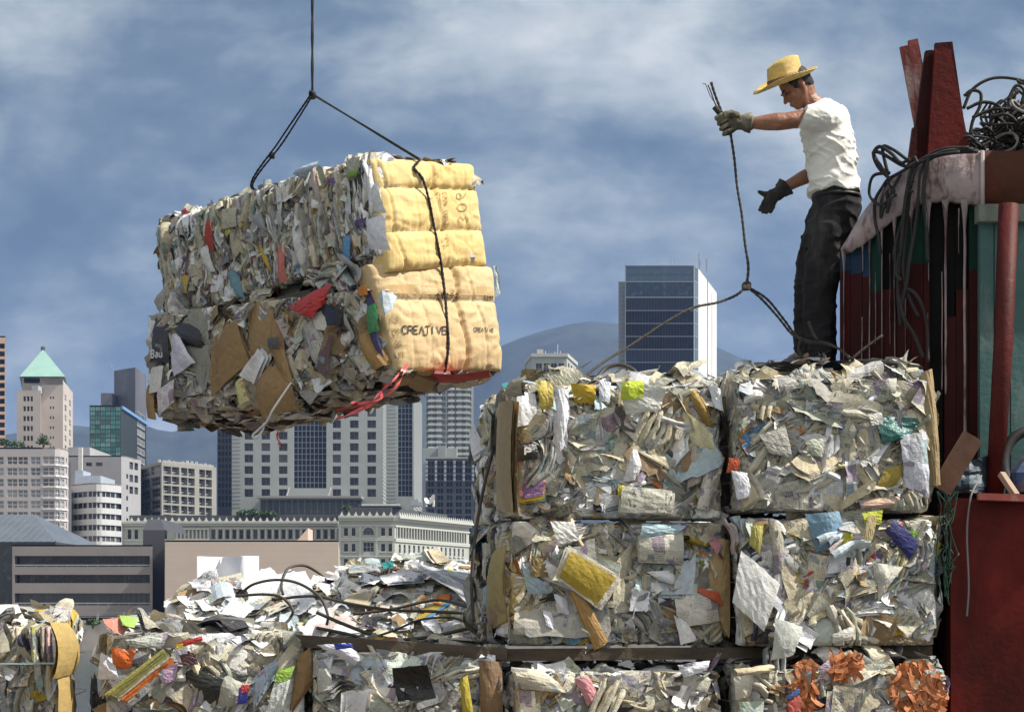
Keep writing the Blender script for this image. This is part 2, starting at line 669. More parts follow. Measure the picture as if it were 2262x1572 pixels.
pxbox(49, 141, 530.0, 552, z_low - .2, PZ(846, 530))
for a_, b_ in ((49, 53), (88, 141)):
    pxbox(a_, b_, 530.0, 552, PZ(846, 530), zc)
pxbox(53, 88, 538, 552, PZ(846, 530), zc)
mb.build('upper_storey', m_cream, b)
mb = MB()
mb.box(PX(72, 524), PX(86, 524), 523, 528, z_low, PZ(852, 524))
mb.build('roof_plant', mat('plant_grey', (0.35, 0.37, 0.40), 0.6), b)
mb = MB()
e = [(PX(45, 528), 527.0), (PX(146, 528), 527.0), (PX(149, 554), 554), (PX(48, 554), 554)]
zb_, apx = PZ(832, 528), (PX(95, 540), 540, PZ(771, 540))
mb.add([(x, y, zb_) for x, y in e] + [apx], [(0, 1, 4), (1, 2, 4), (2, 3, 4), (3, 0, 4), (3, 2, 1, 0)])
mb.build('pyramid_roof', mat('verdigris_copper', (0.25, 0.41, 0.36), 0.6, 0.08, 0.3), b)
mb = MB()
mb.tube([Vector(apx) - Vector((0, 0, 1)), Vector(apx) + Vector((0, 0, 0.5)), Vector(apx) + Vector((0, 0, 0.9))], [0.45, 0.65, 0.1], 8)
mb.build('finial', mat('dark_bronze', (0.08, 0.11, 0.1), 0.5), b)

# dark concrete tower behind
pts = fp((252, 660), (299, 650), (323, 672), (310, 700), (252, 700))
b = bld('office_tower', 'windowless dark grey tower with a paler right side behind the teal glass block', pts)
mb = MB()
shell(mb, pts, LAND, PZ(815, 655))
mb.build('wall', mat('slate_cladding', (0.135, 0.14, 0.16), 0.5, 0.15, 0.3, stains=((0.09, 0.09, 0.10), 0.1, 0.4, 0.7)), b)
roof(b, pts, PZ(815, 655), m_roof)
mb = MB()
mb.box(PX(227, 655), PX(252, 655), 652, 690, LAND, PZ(870, 655))
mb.build('side_block', mat('slate_cladding', (0, 0, 0)), b)
mb = MB()
mb.tube([P(247, 815, 660), P(244, 801, 660)], .12, 6)
mb.tube([P(250, 808, 660), P(243, 803, 660)], .1, 6)
mb.build('antenna', m_frame, b)

# teal glass block
pts = fp((198, 560), (267, 560), (323, 612), (323, 640), (205, 640))
b = bld('glass_office', 'small office block with teal glass front and dark side', pts)
mb = MB()
zt = PZ(895, 560)
f1 = Front(pts[0], pts[1])
rows = [(898 + 9.9 * i, 907 + 9.9 * i) for i in range(12)]
h1 = pxholes(f1, grp(199.5, 266, 6, 10.2), rows)
facade(mb, f1, LAND, zt, h1, 0.15)
f2 = Front(pts[1], pts[2])
zr = [(f2.z(915 + 20 * i), f2.z(902 + 20 * i)) for i in range(6)]
h2 = lvholes(f2, [(303, 320)], zr)
facade(mb, f2, LAND, zt, h2, 0.15)
shell(mb, pts, LAND, zt, (0, 1))
mb.build('wall', mat('black_mullion', (0.035, 0.045, 0.05), 0.4), b)
put_windows(b, f1, h1, 0.15, 2, 1, 0.1, g_teal, m_dframe)
put_windows(b, f2, h2, 0.15, 2, 1, 0.3, g_pale, m_wframe)
roof(b, pts, zt, m_roof)
mb = MB()
mb.bar(f2.at(1, zt - .5, .3), f2.at(f2.L, zt - .5, .3), .5, .8)
mb.build('fascia', mat('blue_fascia', (0.16, 0.32, 0.60), 0.5), b)

# grey stepped block
pts = fp((151, 500), (268, 500), (311, 512), (311, 560), (151, 560))
b = bld('stepped_block', 'plain pale grey block with few windows and a white pipe on its wall', pts)
mb = MB()
f1, f2 = Front(pts[0], pts[1]), Front(pts[1], pts[2])
h1 = pxholes(f1, [(190, 203), (212, 226)], [(1021, 1033)]) + pxholes(f1, [(200, 226)], [(1047, 1060)])
h1 = pxholes(f1, [(190, 203), (212, 226)], [(1021, 1029)]) + pxholes(f1, [(205, 222)], [(1056, 1067)])
zt = PZ(1006, 500)
facade(mb, f1, LAND, zt, h1, 0.3)
h2 = lvholes(f2, [(286, 294), (297, 305)], [(f2.z(y + 16), f2.z(y)) for y in (1020, 1048, 1074)]) + lvholes(f2, [(279, 283)], [(f2.z(y + 10), f2.z(y)) for y in (1048, 1072, 1096, 1120, 1145, 1168)])
facade(mb, f2, LAND, zt, h2, 0.4)
shell(mb, pts, LAND, zt, (0, 1))
mb.box(PX(152, 506), PX(200, 506), 505, 540, zt, PZ(988, 506))
mb.build('wall', mat('pale_grey_render', (0.32, 0.32, 0.335), 0.85, 0.08, 0.2), b)
put_windows(b, f1, h1, 0.3, 2, 1, 0.15, g_dark, m_dframe)
put_windows(b, f2, h2, 0.4, 1, 2, 0.15, g_dark, m_dframe)
roof(b, pts, zt, m_roof)
mb = MB()
mb.bar(P(178, 1040, 499), P(178, 988, 499), 1.0, 1.0)
mb.build('flue', mat('white_pipe', (0.6, 0.6, 0.6), 0.6), b)

# large pinkish hotel at the left with a rounded corner
arc = [(118 + 33 * math.sin(a), 400 + 8 * (1 - math.cos(a))) for a in np.linspace(0.1, math.pi / 2, 5)]
pts = fp((-60, 400), (94, 400), *arc, (151, 470), (-60, 470))
b = bld('rounded_hotel', 'pinkish white hotel with rounded corner bays and planted roof', pts)
mb = MB()
zt = PZ(988, 400)
rows = [(1008.5 + 24.3 * i, 1025 + 24.3 * i) for i in range(9)]
m_pinkw = mat('pinkish_render', (0.42, 0.395, 0.395), 0.85, 0.06, 0.15)
holes = []
f1 = Front(pts[0], pts[1])
h1 = pxholes(f1, [(-48, -28), (-22, 8), (16, 38), (40, 61), (68, 89)], rows)
facade(mb, f1, LAND, zt, h1, 0.35)
sk = [0]
for i in range(1, 6):
    fi = Front(pts[i], pts[i + 1])
    sk.append(i)
    if i in (1, 2, 3):
        hi = [(0.08, fi.L - 0.08, PZ(r[1], 401), PZ(r[0], 401)) for r in rows]
        facade(mb, fi, LAND, zt, hi, 0.25)
        put_windows(b, fi, hi, 0.25, 2, 2, 0.1, g_pale, m_wframe)
    else:
        hi = [(fi.L * .5, fi.L * .85, PZ(r[1] - 3, 405), PZ(r[0] + 3, 405)) for r in rows] if i == 4 else []
        facade(mb, fi, LAND, zt, hi, 0.3)
        if hi:
            put_windows(b, fi, hi, 0.3, 1, 1, 0.1, g_dark, m_frame)
shell(mb, pts, LAND, zt, sk)
mb.build('wall', m_pinkw, b)
put_windows(b, f1, h1, 0.35, 2, 2, 0.13, g_pale, m_wframe)
roof(b, pts, zt, m_roof)
mb = MB()
for r in rows[:-1]:
    for i in range(1, 5):
        fi = Front(pts[i], pts[i + 1])
        mb.bar(fi.at(0, PZ(r[1] + 2.0, 401), .1), fi.at(fi.L, PZ(r[1] + 2.0, 401), .1), .25, .35)
mb.build('bay_sill', mat('white_pipe', (0, 0, 0)), b)

# white curved block with ribbon windows
arc = [(PX(158 + 110 * (0.5 - 0.5 * math.cos(a)), 1) * (436 - 7 * math.sin(a)), 436 - 7 * math.sin(a)) for a in np.linspace(0, math.pi, 11)]
arc = [(PX(158 + 110 * k / 10, 436 - 7 * math.sin(math.pi * k / 10)), 436 - 7 * math.sin(math.pi * k / 10)) for k in range(11)]
pts = arc + fp((268, 470), (158, 470))
b = bld('ribbon_window_block', 'white curved block with ribbon windows in grey bands', pts)
zt = PZ(1068, 432)
mb, gl = MB(), MB()
bands = [(1086 + 24.5 * i, 1098 + 24.5 * i) for i in range(5)]
zs = [zt] + [PZ(y, 432) for r in bands for y in r] + [LAND]
for i in range(10):
    fi = Front(pts[i], pts[i + 1])
    for k in range(0, len(zs), 2):
        lo = zs[k + 1] if k + 1 < len(zs) else LAND
        mb.add([fi.at(0, lo), fi.at(fi.L, lo), fi.at(fi.L, zs[k]), fi.at(0, zs[k])], [(0, 1, 2, 3)])
        mb.add([fi.at(0, lo), fi.at(fi.L, lo), fi.at(fi.L, lo, -.4), fi.at(0, lo, -.4)], [(3, 2, 1, 0)])
        mb.add([fi.at(0, zs[k], -.4), fi.at(fi.L, zs[k], -.4), fi.at(fi.L, zs[k]), fi.at(0, zs[k])], [(3, 2, 1, 0)])
shell(mb, pts, LAND, zt, range(10))
mb.build('wall', mat('white_band', (0.47, 0.48, 0.49), 0.7, 0.06, 0.2), b)
for r in bands:
    gl = MB()
    for i in range(10):
        fi = Front(pts[i], pts[i + 1])
        gl.m = 0
        gl.add([fi.at(0, PZ(r[1], 432), -.35), fi.at(fi.L, PZ(r[1], 432), -.35), fi.at(fi.L, PZ(r[0], 432), -.35), fi.at(0, PZ(r[0], 432), -.35)], [(0, 1, 2, 3)])
        gl.m = 1
        gl.bar(fi.at(.1, PZ(r[1], 432), -.3), fi.at(.1, PZ(r[0], 432), -.3), .3 if i % 3 else .7, .06, fi.n)
    gl.build('ribbon_window', [g_dark, m_frame], b)
roof(b, pts, zt, m_roof)
mb = MB()
mb.box(PX(165, 440), PX(222, 440), 440, 456, zt, PZ(1050, 440))
mb.box(PX(170, 444), PX(188, 444), 442, 450, zt, PZ(1040, 444))
mb.build('roof_plant', mat('blue_grey_plant', (0.35, 0.40, 0.48), 0.6), b)

# grey office with a gridded front
pts = fp((306, 545), (357, 520), (478, 540), (478, 590), (306, 590))
b = bld('gridded_office', 'grey office block with deep cream-framed grid of windows', pts)
mb = MB()
zt = PZ(1020, 520)
f1, f2 = Front(pts[0], pts[1]), Front(pts[1], pts[2])
h1 = lvholes(f1, [(309, 331), (333, 354)], [(f1.z(1050 + 25 * i), f1.z(1032 + 25 * i)) for i in range(6)])
facade(mb, f1, LAND, zt, h1, 0.5)
h2 = lvholes(f2, [(361, 378), (379.5, 396), (400, 414), (415.5, 430), (440, 453), (454.5, 468)], [(f2.z(1051 + 21 * i), f2.z(1034 + 21 * i)) for i in range(7)])
facade(mb, f2, LAND, zt, h2, 1.1)
shell(mb, pts, LAND, zt, (0, 1))
mb.build('wall', mat('warm_grey_concrete', (0.255, 0.25, 0.23), 0.85, 0.1, 0.2), b)
put_windows(b, f1, h1, 0.5, 3, 2, 0.12, g_dark, m_frame)
put_windows(b, f2, h2, 1.1, 2, 3, 0.18, g_dark, m_frame)
roof(b, pts, zt, m_roof, 0.6, inset=0.06)
mb = MB()
rs = random.Random(4)
for i in range(12):
    c = f2.at(f2.L * (i + .5) / 12, zt, -1.5)
    mb.box(c.x - .3, c.x + .3, c.y - .3, c.y + .3, zt, zt + rs.uniform(.6, 1.3))
mb.build('roof_plant', mat('white_pipe', (0, 0, 0)), b)

# dark slice of a tower left of the big hotel
pts = fp((480, 640), (513, 640), (516, 690), (480, 690))
b = bld('dark_tower', 'narrow dark blue-grey glass tower against the left end of the grey hotel', pts)
mb = MB()
zt = PZ(935, 640)
f1 = Front(pts[0], pts[1])
h1 = pxholes(f1, grp(481.5, 511.5, 4, 6.4), [(940 + 14 * i, 951 + 14 * i) for i in range(13)])
facade(mb, f1, LAND, zt, h1, 0.2)
shell(mb, pts, LAND, zt, (0,))
mb.build('wall', mat('dark_cladding', (0.07, 0.075, 0.09), 0.5), b)
put_windows(b, f1, h1, 0.2, 1, 1, 0.2, g_blue, m_dframe)
roof(b, pts, zt, m_roof)

# the big grey hotel tower
XA, XB = PX(846, 620), PX(914, 636)
pts = [(PX(512, 620), 620), (XA, 620), (XA, 636), (XB, 636), (XB, 694), (PX(512, 620), 694)]
b = bld('hotel_tower', 'large grey hotel tower with square windows and two tall dark glass bays', pts)
m_gstone = mat('grey_green_stone', (0.34, 0.365, 0.36), 0.7, 0.06, 0.3)
mb = MB()
zt = PZ(840, 620)
f1, f2, f3, f4 = (Front(pts[i], pts[i + 1]) for i in range(4))
rows = [(852 + 25.3 * i, 869 + 25.3 * i) for i in range(10)]
cols = [(540, 559), (577.5, 596.5), (616, 635), (735, 753), (773, 792), (811.5, 830.5)]
h1 = pxholes(f1, cols, rows)
bay1 = pxholes(f1, [(649, 721)], [(850, 1078), ])
pod = pxholes(f1, [(575, 798)], [(1102, 1136)])
facade(mb, f1, LAND, zt, h1 + bay1 + pod, 0.6)
facade(mb, f2, LAND, zt, [], 0.3)
h3 = pxholes(f3, [(879, 911)], [(852, 1096)])
facade(mb, f3, LAND, zt, h3, 0.5)
facade(mb, f4, LAND, zt, [], 0.3)
shell(mb, pts, LAND, zt, (0, 1, 2, 3))
for k in range(33):        # shallow courses in the stone
    z = PZ(850 + 8.4 * k, 620)
    mb.bar(f1.at(0, z, .05), f1.at(f1.u(532), z, .05), .1, .22)
    mb.bar(f2.at(0, z, .06), f2.at(f2.L, z, .06), .14, .25)
    mb.bar(f4.at(0, z, .06), f4.at(f4.L, z, .06), .14, .25)
    mb.bar(f3.at(0, z, .05), f3.at(f3.u(876), z, .05), .1, .22)
mb.build('wall', m_gstone, b)
put_windows(b, f1, h1, 0.6, 2, 1, 0.22, g_dark, m_dframe)
put_windows(b, f1, bay1, 0.6, 8, 18, 0.22, g_blue, mat('bay_bar', (0.16, 0.18, 0.21), 0.4), 'glass_bay')
put_windows(b, f3, h3, 0.5, 4, 20, 0.2, g_blue, mat('bay_bar', (0, 0, 0)), 'glass_bay')
put_windows(b, f1, pod, 0.6, 16, 1, 0.3, mat_glass('podium_glass', (0.05, 0.08, 0.09), 0.1, 0.3, (0.2, 0.27, 0.3), 0.5), m_frame, 'podium_glass')
mb = MB()
mb.box(PX(570, 612), PX(800, 612), 608, 619.9, PZ(1101, 612), PZ(1096, 612))
mb.build('canopy', m_roof, b)
roof(b, pts, zt, m_roof)
mb = MB()
for x in (632, 724):
    mb.tube([P(x, 1098, 609), P(x + 7, 1075, 609)], .25, 6)
mb.build('floodlight_mast', mat('white_pipe', (0, 0, 0)), b)

# residential tower
pts = fp((938, 800), (1046, 800), (1046, 850), (938, 850))
b = bld('residential_tower', 'tall pale blue-green residential tower with ribbed balconies', pts)
mb = MB()
zt = PZ(818, 800)
f1 = Front(pts[0], pts[1])
rows = [(824 + 13 * i, 832.5 + 13 * i) for i in range(15)]
h1 = pxholes(f1, [(942, 952), (955, 965), (974, 984), (987, 995), (1001, 1011), (1020, 1029), (1032, 1041)], rows)
facade(mb, f1, LAND, zt, h1, 0.8)
shell(mb, pts, LAND, zt, (0,))
mb.build('wall', mat('pale_green_render', (0.36, 0.40, 0.38), 0.8, 0.1, 0.2), b)
put_windows(b, f1, h1, 0.8, 2, 1, 0.3, g_pale, m_frame)
mb = MB()
for c in (953.5, 969.5, 997.5, 1015, 1030.5):
    for r in rows:
        mb.bar(f1.at(f1.u(c) - 1.3, f1.z(r[1] + 1), .8), f1.at(f1.u(c) + 1.3, f1.z(r[1] + 1), .8), 1.6, 1.0)
mb.build('balcony', mat('pale_balcony', (0.48, 0.50, 0.47), 0.7), b, kind='stuff')
roof(b, pts, zt, m_roof)
mb = MB()
mb.box(PX(936, 796), PX(1010, 796), 790, 799.9, LAND, PZ(992, 796))
mb.box(PX(968, 788), PX(985, 788), 786, 789.9, LAND, PZ(985, 788))
mb.build('podium', mat('pale_green_render', (0, 0, 0)), b)

# navy block with pale ribs
pts = fp((940, 560), (1088, 560), (1088, 610), (940, 610))
b = bld('navy_block', 'dark navy office block with paler vertical ribs behind the cream hotel', pts)
mb = MB()
zt = PZ(1013, 560)
f1 = Front(pts[0], pts[1])
rows = [(1018 + 15 * i, 1029.5 + 15 * i) for i in range(15)]
h1 = pxholes(f1, [(945 + 20.5 * i, 959 + 20.5 * i) for i in range(7)], rows)
facade(mb, f1, LAND, zt, h1, 0.3)
shell(mb, pts, LAND, zt, (0,))
mb.build('wall', mat('navy_cladding', (0.045, 0.055, 0.075), 0.5, 0.2, 0.4), b)
put_windows(b, f1, h1, 0.3, 2, 1, 0.15, g_blue, m_dframe)
for i in range(7):
    mb = MB()
    for k in range(5):
        mb.bar(f1.at(f1.u(942.5 + 20.5 * i), f1.z(1017 + 9.5 * k), .2), f1.at(f1.u(942.5 + 20.5 * i), f1.z(1024 + 9.5 * k), .2), .6, .5, f1.n)
    mb.build('rib', mat('pale_rib', (0.30, 0.33, 0.37), 0.6), b)
roof(b, pts, zt, m_roof, .5)

# the old cream hotel: long wing and projecting corner block
m_old = mat('old_cream_stone', (0.36, 0.38, 0.345), 0.8, 0.07, 0.25, 0.2, 2.0)
m_trim = mat('old_cream_trim', (0.43, 0.445, 0.41), 0.75, 0.05)
W0, W1 = (PX(270, 444), 444), (PX(748, 444), 444)
C0, C1, C2 = (PX(748, 420), 420), (PX(872, 420), 420), (PX(1036, 458), 458)
pts = [W0, W1, C0, C1, C2, (C2[0] - 4, 490), (W0[0], 490)]
b = bld('old_hotel', 'long low cream hotel with toothed cornice and small paired windows', pts)
mb = MB()
zt, ztw = PZ(1138, 420), PZ(1150, 444)
fw = Front(W0, W1)
cw = [(282, 290), (297, 305), (346, 354), (361, 369)] + [(467 + 15.5 * i, 475.5 + 15.5 * i) for i in range(18)]
hw = pxholes(fw, cw, [(1169.5, 1189.5)])
facade(mb, fw, LAND, ztw, hw, 0.6)
fm = Front(W1, C0)
fc = Front(C0, C1)
cc = [(760, 768.5), (777, 785), (842, 850.5), (858.5, 867)]
hc = pxholes(fc, cc, [(1165.5, 1182.5), (1200.5, 1217), (1233.8, 1251), (1268, 1285)])
hbig = pxholes(fc, [(802.5, 825.5)], [(1174, 1181), (1197, 1217.5), (1232, 1252), (1266, 1286)])
facade(mb, fc, LAND, zt, hc + hbig, 0.5)
fs_ = Front(C1, C2)


def zc_(y):      # heights read at the corner C1
    return PZ(y, 420)


hs1 = [(fs_.L * (0.035 + 0.93 * i / 26), fs_.L * (0.035 + 0.93 * (i + .5) / 26), zc_(1187), zc_(1164)) for i in range(26)]
hs2 = [(fs_.L * (0.05 + 0.91 * i / 15), fs_.L * (0.05 + 0.91 * (i + .42) / 15), zc_(y + 19), zc_(y)) for y in (1201, 1233, 1267) for i in range(15)]
facade(mb, fs_, LAND, zt, hs1 + hs2, 0.35)
shell(mb, pts, LAND, ztw, (0, 1, 2, 3, 4))
shell(mb, [C0, C1, C2, (C2[0] - 4, 490), (W1[0], 490)], LAND, zt, (0, 1))
mb.build('wall', m_old, b)
put_windows(b, fw, hw, 0.6, 1, 2, 0.12, g_dark, m_dframe)
put_windows(b, fc, hc, 0.5, 2, 2, 0.1, g_dark, m_dframe)
put_windows(b, fc, hbig, 0.5, 3, 2, 0.12, g_dark, m_frame)
put_windows(b, fs_, hs1[:26], 0.35, 1, 2, 0.1, g_dark, m_dframe)
put_windows(b, fs_, hs2, 0.35, 2, 2, 0.1, g_dark, m_frame)
# arched head of the middle window
mb = MB()
ac = fc.at(fc.u(814), PZ(1175, 420), 0.03)
n = 14
ring = [ac + fc.d * (1.08 * math.cos(math.pi * k / n)) + Vector((0, 0, 1.02 * math.sin(math.pi * k / n))) for k in range(n + 1)]
mb.add(ring, [list(range(n + 1))])
mb.build('arched_window', g_dark, b)
mb = MB()
mb.tube([p - fc.n * -0.05 for p in [ac + fc.d * (1.25 * math.cos(math.pi * k / n)) + Vector((0, 0, 1.2 * math.sin(math.pi * k / n))) for k in range(n + 1)]], 0.16, 6)
mb.build('arch_surround', m_trim, b)


def cornice(fr, z, l0=0.0, l1=None, step=1.55, deep=1.3):
    l1 = fr.L if l1 is None else l1
    mb = MB()
    mb.bar(fr.at(l0, z - .35, deep / 2 - .05), fr.at(l1, z - .35, deep / 2 - .05), deep, .45)
    mb.bar(fr.at(l0, z - .85, deep * .25), fr.at(l1, z - .85, deep * .25), deep * .5, .5)
    k = int((l1 - l0) / step)
    for i in range(k + 1):
        c = fr.at(l0 + (l1 - l0) * (i + .5) / (k + 1), z - .12, deep * .7)
        mb.add([c + fr.d * .42 + fr.n * .2, c - fr.d * .42 + fr.n * .2, c - fr.d * .42 - fr.n * .2, c + fr.d * .42 - fr.n * .2, c + Vector((0, 0, .95))],
               [(1, 0, 4), (2, 1, 4), (3, 2, 4), (0, 3, 4), (0, 1, 2, 3)])
    return mb


cornice(fw, ztw).build('cornice', m_trim, b)
cornice(fc, zt).build('cornice', m_trim, b)
cornice(fs_, zt, step=1.2).build('cornice', m_trim, b)
mb = MB()
for (fr, ys, o) in ((fw, (1166, 1192.5), 0.1), (fc, (1160, 1188, 1192, 1228, 1262), 0.12), (fs_, (1161, 1190, 1194), 0.12)):
    for y in ys:
        z = PZ(y, 444) if fr is fw else zc_(y)
        mb.bar(fr.at(0, z, o), fr.at(fr.L, z, o), .3, .35)
for (u0, u1, v0, v1) in hc + hs2:
    fr = fc if (u0, u1, v0, v1) in hc else fs_
    mb.bar(fr.at(u0 - .2, v0 - .2, .12), fr.at(u1 + .2, v0 - .2, .12), .28, .22)
for i in range(27):
    u = fs_.L * (0.022 + 0.93 * i / 26)
    mb.bar(fs_.at(u, zc_(1188), .1), fs_.at(u, zc_(1163), .1), .3, .25, fs_.n)
for u in (0.3, fc.u(796), fc.u(832), fc.L - .3):
    mb.bar(fc.at(u, LAND, .09), fc.at(u, zc_(1162), .09), .5, .2, fc.n)
for i in range(19):
    u = fw.u(463.5 + 15.5 * i)
    mb.bar(fw.at(u, PZ(1191, 444), .12), fw.at(u, PZ(1168, 444), .12), .35, .3, fw.n)
mb.build('moulding', m_trim, b)
mb = MB()
for i in range(9):
    u = fw.u(392 + 8.6 * i)
    mb.bar(fw.at(u, PZ(1190, 444), .45), fw.at(u, PZ(1170, 444), .45), .38, .38, fw.n)
mb.bar(fw.at(fw.u(388), PZ(1168, 444), .45), fw.at(fw.u(464), PZ(1168, 444), .45), .8, .35)
mb.bar(fw.at(fw.u(388), PZ(1191, 444), .45), fw.at(fw.u(464), PZ(1191, 444), .45), .8, .35)
mb.build('colonnade', m_trim, b)
mb = MB()
mb.prism([(W0[0] + 1, 447), (W1[0], 447), (W1[0], 488), (W0[0] + 1, 488)], ztw - .4, ztw + 1.4)
mb.prism([(C0[0] + 2, 424), (C1[0] - 1, 424), (C2[0] - 5, 458), (C2[0] - 6, 486), (C0[0] + 2, 486)], zt - .3, PZ(1118, 420))
mb.build('roof', mat('dark_roof_deck', (0.085, 0.09, 0.095), 0.7), b)
mb = MB()
mb.box(PX(792, 426), PX(886, 426), 425, 440, PZ(1120, 426), PZ(1113.5, 426))
mb.build('roof_canopy', mat('dark_roof_deck', (0, 0, 0)), b)
mb = MB()
mb.box(PX(799, 424.5), PX(884, 424.5), 424.2, 424.9, PZ(1116.5, 424.5), PZ(1112.5, 424.5))
mb.build('canopy_edge', mat('white_pipe', (0, 0, 0)), b)

# satellite dishes on its roof
def dish(px, py, Y, r, turn, label):
    c = P(px, py, Y)
    root = thing('satellite_dish', label, 'satellite dish', (c.x, c.y, PZ(1118, Y)))
    ax = Vector((math.sin(turn), -math.cos(turn), 0.45)).normalized()
    s = ax.cross(Vector((0, 0, 1))).normalized()
    u = s.cross(ax)
    vs, fs = [], []
    for i in range(6):
        rr = r * i / 5
        for k in range(20):
            a = 2 * math.pi * k / 20
            vs.append(c + (s * math.cos(a) + u * math.sin(a)) * rr + ax * (0.32 * r * (i / 5) ** 2))
    for i in range(5):
        for k in range(20):
            fs.append((i * 20 + k, i * 20 + (k + 1) % 20, (i + 1) * 20 + (k + 1) % 20, (i + 1) * 20 + k))
    mesh_obj('reflector', vs, fs, mat('dish_white', (0.78, 0.77, 0.72), 0.5), root, smooth=True)
    mb = MB()
    mb.tube([c - ax * .1, (c.x, c.y + .4, PZ(1118, Y))], .28, 8)
    mb.tube([c, c + ax * r * .9], .05, 6)
    mb.build('mount', mat('dish_white', (0, 0, 0)), root)


dish(957, 1104, 440, 1.25, -1.1, 'large white satellite dish on the right of the cream hotel roof')
dish(941, 1106, 442, 0.75, 0.9, 'smaller white dish beside the large dish on the hotel roof')
mb = MB()
mb.box(PX(908, 441), PX(925, 441), 440, 443, PZ(1118, 441), PZ(1103, 441))
mb.box(PX(925, 441), PX(933, 441), 440, 442, PZ(1118, 441), PZ(1110, 441))
pl = mb.build('roof_machine', mat('plant_grey', (0, 0, 0)))
tag(pl, 'pale grey machinery box beside the dishes on the hotel roof', 'machinery')

# small cream building and the tall glass tower on the right
pts = fp((1163, 720), (1176, 700), (1252, 700), (1273, 725), (1273, 760), (1163, 760))
b = bld('small_cream_tower', 'small cream tower top with flat eaves seen above the left bale stack', pts)
mb = MB()
zt = PZ(787, 700)
f1, f2 = Front(pts[1], pts[2]), Front(pts[2], pts[3])
rows = [(802 + 27 * i, 825 + 27 * i) for i in range(5)]
h1 = pxholes(f1, [(1184, 1197), (1201, 1213), (1217, 1230), (1234, 1246)], rows)
facade(mb, f1, LAND, zt, h1, 0.6)
h2 = lvholes(f2, [(1255, 1258), (1261, 1264), (1267, 1270)], [(PZ(r[1], 705), PZ(r[0], 705)) for r in rows])
facade(mb, f2, LAND, zt, h2, 0.4)
shell(mb, pts, LAND, zt, (1, 2))
mb.build('wall', mat('old_cream_stone', (0, 0, 0)), b)
put_windows(b, f1, h1, 0.6, 2, 2, 0.15, g_dark, m_frame)
put_windows(b, f2, h2, 0.4, 1, 2, 0.1, g_dark, m_frame)
c = np.mean(np.array(pts), axis=0)
ev = [(c[0] + (p[0] - c[0]) * 1.06, c[1] + (p[1] - c[1]) * 1.03) for p in pts]
mb = MB()
mb.prism(ev, zt - .2, zt + 1.0)
mb.build('roof', m_trim, b)
mb = MB()
mb.box(PX(1186, 712), PX(1200, 712), 710, 722, zt + .9, PZ(773, 712))
mb.build('lift_house', m_trim, b)
mb = MB()
for x, h in ((1232, 760), (1226, 776), (1238, 775), (1205, 775)):
    mb.tube([P(x, 782, 712), P(x, h, 712)], .1, 5)
mb.build('antenna', m_wframe, b)

T0, T1, T2, T3 = (PX(1381, 600), 600), (PX(1533, 600), 600), (PX(1543, 604), 604), (PX(1583, 650), 650)
pts = [T0, T1, T2, T3, (PX(1583, 650) - 22, 672), (PX(1384, 650), 650)]
b = bld('glass_tower', 'tall dark glass tower with pale floor lines and a bright white side wall', pts)
mb = MB()
zt = PZ(587, 600)
f1, f2, f3 = (Front(pts[i], pts[i + 1]) for i in range(3))
ylines = [657 + 28.6 * i for i in range(8)]
bands = [(590, 621)] + [(623, 655.6)] + [(y + .7, y + 28.0) for y in ylines]
h1 = pxholes(f1, [(1382.5, 1532)], bands)
facade(mb, f1, LAND, zt, h1, 0.12)
h2 = lvholes(f2, [(1534.5, 1541.5)], [(PZ(r[1], 602), PZ(r[0], 602)) for r in bands])
facade(mb, f2, LAND, zt, h2, 0.12)
mb.build('spandrel', mat('pale_spandrel', (0.20, 0.23, 0.265), 0.5), b)
put_windows(b, f1, h1[:2], 0.12, 24, 2, 0.05, mat_glass('tower_top_glass', (0.03, 0.05, 0.085), 0.1, 0.3, (0.12, 0.18, 0.26), 0.7, spec=.15), m_dframe, 'glass_band')
put_windows(b, f1, h1[2:], 0.12, 24, 1, 0.04, g_blue, m_dframe, 'glass_band')
put_windows(b, f2, h2, 0.12, 2, 1, 0.05, mat_glass('corner_glass', (0.10, 0.14, 0.18), 0.1, 0.2), m_frame, 'corner_glass')
mb = MB()
facade(mb, f3, LAND, zt, [], 0.2)
shell(mb, pts, LAND, zt, (0, 1, 2))
mb.build('wall', mat('white_tower_wall', (0.70, 0.71, 0.68), 0.6, 0.05, 0.1), b)
mb = MB()
mb.bar(f3.at(f3.u(1562), LAND, .15), f3.at(f3.u(1562), zt, .15), .35, .3, f3.n)
mb.bar(f3.at(f3.u(1572), LAND, .1), f3.at(f3.u(1572), PZ(640, 630), .1), .18, .2, f3.n)
mb.build('downpipe', mat('plant_grey', (0, 0, 0)), b)
roof(b, pts, zt, m_roof)
mb = MB()
for k in range(2):
    x0 = PX(1367 + 13 * k, 602)
    mb.bar((x0, 602, LAND), (x0, 602, PZ(622, 602)), .25, .25)
for k in range(24):
    z = PZ(624 + 10 * k, 602)
    mb.bar((PX(1366, 602), 602.3, z), (PX(1381, 602), 602.3, z), .12, .35)
mb.build('side_ladder', mat('pale_spandrel', (0, 0, 0)), b)
mb = MB()
mb.add([(PX(1368, 603), 603, LAND), (PX(1381, 603), 603, LAND), (PX(1381, 603), 603, PZ(622, 603)), (PX(1368, 603), 603, PZ(622, 603)),
        (PX(1370, 640), 640, LAND), (PX(1383, 640), 640, LAND), (PX(1383, 640), 640, PZ(622, 603)), (PX(1370, 640), 640, PZ(622, 603))],
       [(0, 1, 2, 3), (4, 0, 3, 7), (3, 2, 6, 7)])
mb.build('side_wing', mat('wing_glass', (0.25, 0.28, 0.32), 0.3), b)
mb = MB()
for x, h, r in ((1544, 558, .14), (1546, 572, .1), (1560, 570, .12), (1562, 576, .1), (1482, 566, .08), (1490, 568, .08)):
    mb.tube([P(x, 600, 612), P(x, h, 612)], r, 5)
